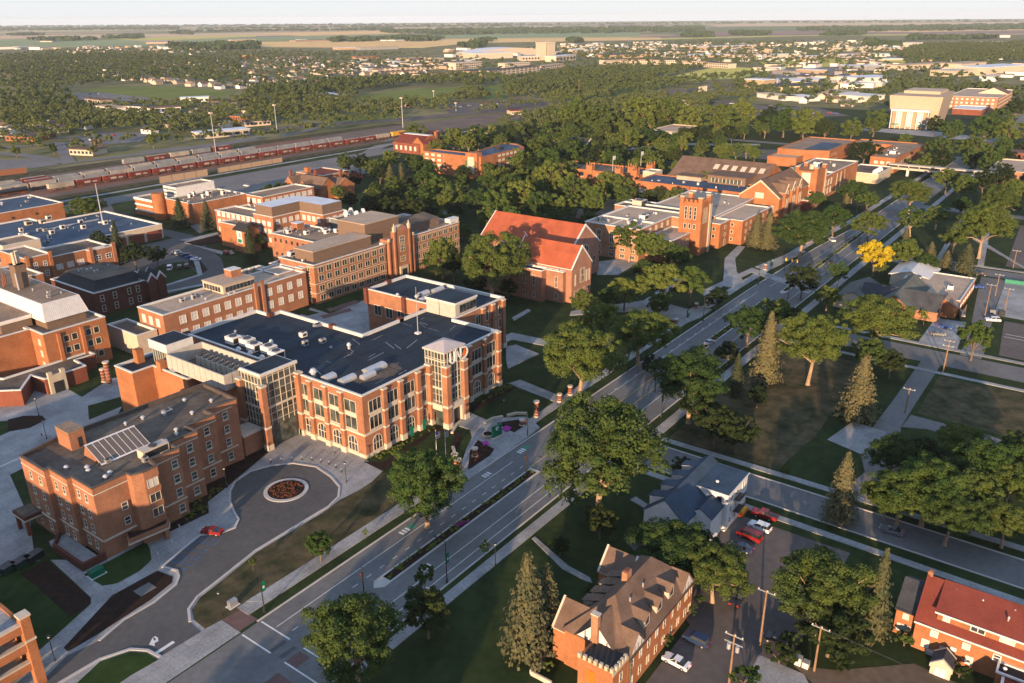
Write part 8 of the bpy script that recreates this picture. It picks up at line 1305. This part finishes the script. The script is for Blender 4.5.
# woodland fill: trees one can tell apart, nearest first, then the far mass
def scatter(poly, spacing, avoid=4.0):
    xs = [p[0] for p in poly]; ys = [p[1] for p in poly]; A = abs(area(poly)); n = int(A / spacing ** 2 * 1.3); o = []
    G = {}
    for _ in range(n * 3):
        if len(o) >= n: break
        x, y = random.uniform(min(xs), max(xs)), random.uniform(min(ys), max(ys))
        if not inpoly(x, y, poly) or not clear(x, y): continue
        k = (int(x // spacing), int(y // spacing)); bad = False
        for a in (-1, 0, 1):
            for c in (-1, 0, 1):
                for q in G.get((k[0] + a, k[1] + c), ()):
                    if (q[0] - x) ** 2 + (q[1] - y) ** 2 < (spacing * .72) ** 2: bad = True
        if bad: continue
        G.setdefault(k, []).append((x, y)); o.append((x, y))
    return o
near_spots = []
for poly, sp in (([(380, 150), (400, 148), (520, 190), (560, 215), (600, 210), (640, 240), (660, 320), (560, 400), (500, 470), (400, 330), (300, 290), (285, 235), (310, 195)], 15), (PS([(376, 175), (460, 165), (470, 215), (430, 232), (395, 225)]), 13), (PS([(480, 175), (560, 150), (590, 210), (560, 222), (520, 235), (480, 220)]), 13), (PS([(330, 200), (395, 185), (400, 215), (360, 215)]), 12), (PS([(570, 140), (640, 120), (830, 135), (700, 145), (640, 160), (600, 170)]), 15)):
    near_spots += scatter(poly, sp)
def mindist(x, y): return min([(a - x) ** 2 + (c - y) ** 2 for a, c, _ in TREES] or [1e9])
for x, y in near_spots:
    if mindist(x, y) < 100: continue
    k = random.choice(['full', 'full', 'dark', 'tall']); w_ = random.uniform(9, 14); plant(k, x, y, w_, w_ * (random.uniform(.85, 1.05) if k != 'tall' else .8), 'leafy tree of the campus wood, merging with its neighbours', 'trees of the campus wood')
FAR = [(PS([(0, 128), (0, 96), (60, 92), (82, 108), (90, 125), (60, 135)]), 11, 'leaf'), (PS([(60, 135), (90, 118), (130, 112), (200, 122), (230, 118), (225, 130), (170, 137), (100, 132)]), 12, 'leaf'), (PS([(0, 92), (0, 58), (110, 56), (240, 62), (240, 84), (150, 82), (96, 86), (60, 92)]), 15, 'leaf'), (PS([(0, 112), (70, 108), (250, 104), (400, 112), (400, 124), (250, 133), (110, 140), (0, 147)]), 13.5, 'leaf'), (PS([(400, 105), (560, 84), (620, 100), (430, 118)]), 16, 'leaf'), (PS([(560, 64), (1000, 56), (1000, 98), (560, 108)]), 30, 'leaf'), (PS([(0, 147), (70, 143), (160, 140), (170, 146), (60, 165), (0, 172)]), 17, 'leaf'), (PS([(520, 50), (700, 42), (900, 44), (960, 56), (560, 62)]), 34, 'leaf'), (PS([(190, 84), (240, 62), (430, 60), (370, 72), (330, 86), (250, 92)]), 24, 'leaf'), (PS([(0, 56), (60, 52), (240, 52), (430, 56), (240, 62)]), 26, 'leaf'),
       (PS([(240, 108), (250, 92), (330, 84), (356, 84), (390, 82), (400, 86), (360, 94), (350, 105), (300, 112)]), 10.5, 'leaf'), (PS([(290, 90), (380, 80), (470, 78), (500, 78), (500, 84), (380, 88)]), 11, 'leaf'), (PS([(250, 112), (350, 104), (420, 104), (440, 108), (390, 114), (300, 118), (250, 125)]), 12, 'leaf'), (PS([(300, 133), (360, 128), (352, 134), (310, 142), (262, 146), (262, 138)]), 11, 'leaf'), (PS([(160, 144), (260, 138), (262, 142), (170, 150)]), 12, 'leaf'),
       (PS([(455, 92), (470, 84), (508, 84), (530, 92), (520, 108), (460, 104), (430, 106)]), 11, 'leaf'), (PS([(480, 110), (560, 98), (600, 104), (560, 120), (500, 126), (470, 120)]), 12, 'leaf'), (PS([(500, 82), (560, 72), (700, 68), (740, 72), (760, 78), (700, 84), (640, 94), (590, 100), (540, 96)]), 15, 'leaf'), (PS([(525, 85), (560, 76), (640, 73), (690, 80), (640, 93), (560, 100)]), 24, 'leaf'), (PS([(490, 138), (560, 108), (600, 100), (720, 100), (760, 105), (720, 118), (600, 140), (520, 152)]), 11.5, 'leaf'),
       (PS([(740, 80), (770, 82), (900, 100), (930, 112), (850, 110), (820, 104), (760, 96), (730, 92)]), 15, 'leaf'), (PS([(880, 96), (900, 80), (1000, 92), (1040, 92), (1040, 108), (950, 96), (930, 96)]), 13, 'leaf'), (PS([(700, 106), (720, 98), (760, 98), (720, 110)]), 12, 'leaf'), (PS([(885, 60), (920, 46), (1060, 42), (1060, 64), (1000, 62), (960, 64)]), 13, 'leaf'), (PS([(660, 50), (900, 48), (900, 62), (700, 66)]), 48, 'leaf'), (PS([(560, 56), (620, 50), (700, 60), (600, 64)]), 30, 'leaf'), (PS([(380, 66), (470, 60), (560, 66), (540, 72), (400, 72)]), 32, 'leaf'),
       (PS([(530, 110), (600, 96), (640, 100), (600, 122), (540, 130)]), 11, 'leaf'), (PS([(960, 150), (1050, 150), (1050, 240), (1005, 235), (990, 200)]), 15, 'leaf'), (PS([(1005, 290), (1060, 300), (1060, 440), (1010, 430)]), 26, 'leaf')]
spots = []
for poly, sp, _ in FAR: spots += [(x, y, sp) for x, y in scatter(poly, sp)]
BELTS = [([(170, 47.5), (250, 45), (256, 49), (180, 50.5)], 30), ([(12, 34.5), (42, 33.6), (42, 35.2), (12, 36)], 60), ([(31, 40), (95, 38.6), (94, 40.6), (60, 41)], 60), ([(105, 37.5), (140, 36.6), (140, 38.6), (105, 39)], 50), ([(174, 33.6), (192, 33), (192, 34.4), (174, 35)], 60), ([(178, 31.8), (390, 28.6), (390, 30.2), (180, 32.2)], 90), ([(0, 28.3), (180, 26.8), (180, 29.5), (0, 31)], 130), ([(200, 28), (512, 25.2), (512, 26.4), (200, 29.4)], 150), ([(330, 40.5), (430, 37.6), (430, 40), (335, 42)], 45),
         ([(380, 31.2), (512, 28.8), (700, 27.2), (700, 32), (512, 34), (440, 35.2), (385, 32.6)], 75), ([(411, 39.5), (440, 38.5), (440, 40.6), (412, 41.4)], 45), ([(462, 45), (480, 43.4), (478, 47.5), (464, 48)], 30), ([(483, 40), (494, 39.6), (494, 42), (484, 42)], 40), ([(570, 40.4), (577, 40.2), (577, 43), (571, 43)], 30), ([(687, 34.6), (712, 33.8), (712, 37), (687, 37.6)], 50), ([(732, 33.2), (768, 32.6), (768, 35), (732, 35.8)], 55), ([(798, 28.2), (1060, 24), (1060, 29.4), (860, 32), (800, 31)], 90), ([(822, 33.6), (864, 32.6), (864, 35.4), (824, 36)], 50), ([(912, 38.2), (990, 37), (990, 38.8), (914, 40.4)], 45),
         ([(512, 24.6), (1060, 19.8), (1060, 21.2), (512, 25.6)], 200), ([(0, 26.2), (512, 23.4), (512, 24.6), (0, 27.6)], 200), ([(860, 45), (900, 44), (900, 48), (862, 49)], 60)]
spots.sort(key=lambda s: s[0] ** 2 + s[1] ** 2)
ntree = NT; lim = 0
for x, y, sp in spots[:70]:
    if mindist(x, y) < 80: continue
    w_ = random.uniform(8, 13); k = random.choice(['small', 'small', 'small', 'pale']) if random.random() < .2 else 'small'; plant(k, x, y, w_, w_ * random.uniform(.9, 1.2), 'leafy tree in the belt of woods beyond the campus', 'trees in the near belt of woods')
rest = spots[70:]
def mass(name, pts, wr, nq, label, m, hs=(.9, 1.3)):
    pts = np.array(pts); n = len(pts); g = np.random.default_rng(8); W_ = g.uniform(wr[0], wr[1], n); Hh = W_ * g.uniform(hs[0], hs[1], n)
    K = max(3, nq // 12); cd = g.normal(size=(n, K, 3)); cd /= np.linalg.norm(cd, axis=2, keepdims=True); cd[:, :, 2] = np.abs(cd[:, :, 2]) * 1.2 - .35
    cc = cd * .31; per = nq // K; d = g.normal(size=(n, K, per, 3)); d /= np.linalg.norm(d, axis=3, keepdims=True); d[..., 2] = np.abs(d[..., 2]) * .9 - .1
    C = cc[:, :, None, :] + d * .20; C = C * np.stack([W_, W_, Hh * .78], -1)[:, None, None, :]; C[..., 0] += pts[:, 0][:, None, None]; C[..., 1] += pts[:, 1][:, None, None]; C[..., 2] += (Hh * .5)[:, None, None]
    Nn = d + g.normal(size=d.shape) * .35; Nn = Nn.reshape(-1, 3); Nn /= np.linalg.norm(Nn, axis=1, keepdims=True); S = np.broadcast_to((W_ * .095 * (48 / nq) ** .5)[:, None, None], d.shape[:3]).reshape(-1) * g.uniform(.7, 1.3, Nn.shape[0])
    o = bpy.data.objects.new(name, quads_mesh(name, C.reshape(-1, 3), Nn, S, m)); COL.objects.link(o); o['kind'] = 'stuff'; o['label'] = label; return o
mid = [(x, y) for x, y, sp in rest if x * x + y * y < 1150 ** 2]; fr = [(x, y) for x, y, sp in rest if x * x + y * y >= 1150 ** 2]
if mid: mass('woods', mid, (8, 13), 96, 'mass of leafy woods and garden trees beyond the rail yard', 'leaf_far')
if fr: mass('far_woods', fr, (9, 15), 48, 'far mass of suburb trees blending into one another', 'leaf_far')
bp_ = []
for poly, sp in BELTS: bp_ += scatter(PS(poly), sp)
mass('tree_belts', bp_, (40, 90), 36, 'thin belts of trees between the far fields', 'leaf_far', (.16, .26))
print('TREES', NT, 'mid', len(mid), 'far', len(fr), 'belts', len(bp_))
# scrub and flower clumps of the beds (nobody could count them)
def clumps(name, areas, m, label, h=.5):
    C = []
    for poly, n in areas:
        xs = [p[0] for p in poly]; ys = [p[1] for p in poly]
        for _ in range(n):
            x, y = random.uniform(min(xs), max(xs)), random.uniform(min(ys), max(ys))
            if inpoly(x, y, poly): C += [(x + random.gauss(0, .16), y + random.gauss(0, .16), .22 + random.uniform(0, h)) for _ in range(14)]
    C = np.array(C); Nn = rng.normal(size=C.shape); Nn[:, 2] = abs(Nn[:, 2]) + .5; Nn /= np.linalg.norm(Nn, axis=1, keepdims=True); o = bpy.data.objects.new(name, quads_mesh(name, C, Nn, rng.uniform(.07, .18, len(C)), m)); COL.objects.link(o); o['kind'] = 'stuff'; o['label'] = label
clumps('bed_grasses', [(PS([(166, 532), (209, 512), (208, 502), (240, 478), (200, 494)]), 160), (PS([(364, 462), (384, 462), (440, 424), (448, 424)]), 120), (rect(218, 95.6, 295, 97.5), 260), (rect(90, 95.8, 139, 97.4), 90), (rect(308, 93.8, 428, 95.6), 220), (PS([(470, 410), (506, 386), (512, 384), (516, 387)]), 60), (PS([(520, 372), (560, 365), (570, 380)]), 0)], 'leaf_lime', 'low yellow green tufts planted in the beds')
clumps('flowers', [(disc(99.6, 137.6, 3.6), 170), (PS([(471, 464), (472, 452), (482, 446), (490, 452)]), 50)], 'flower_orange', 'orange and red flowers of the round island bed', .25)
clumps('flowers', [(rect(40.5, 97.4, 51, 99), 70), (rect(111, 95.8, 114, 97.4), 16)], 'flower_purple', 'purple flowers in the median planter', .25)
# haze
HAZE = 3.4e-5
hb = MB(); hb.box(-20000, -20000, -4, 20000, 20000, 130, 'cream'); ho = hb.build('haze'); ho.data.materials.clear(); hm_ = bpy.data.materials.new('haze_air'); hm_.use_nodes = True; t_ = hm_.node_tree; t_.nodes.clear(); pv = t_.nodes.new('ShaderNodeVolumePrincipled'); pv.inputs['Density'].default_value = HAZE; pv.inputs['Color'].default_value = (.80, .90, 1.0, 1); pv.inputs['Anisotropy'].default_value = 0.0
ou = t_.nodes.new('ShaderNodeOutputMaterial'); t_.links.new(pv.outputs[0], ou.inputs['Volume']); ho.data.materials.append(hm_); ho['kind'] = 'stuff'; ho['label'] = 'pale evening haze over the plain'
for o in bpy.data.objects:
    if '_o' in o: del o['_o']
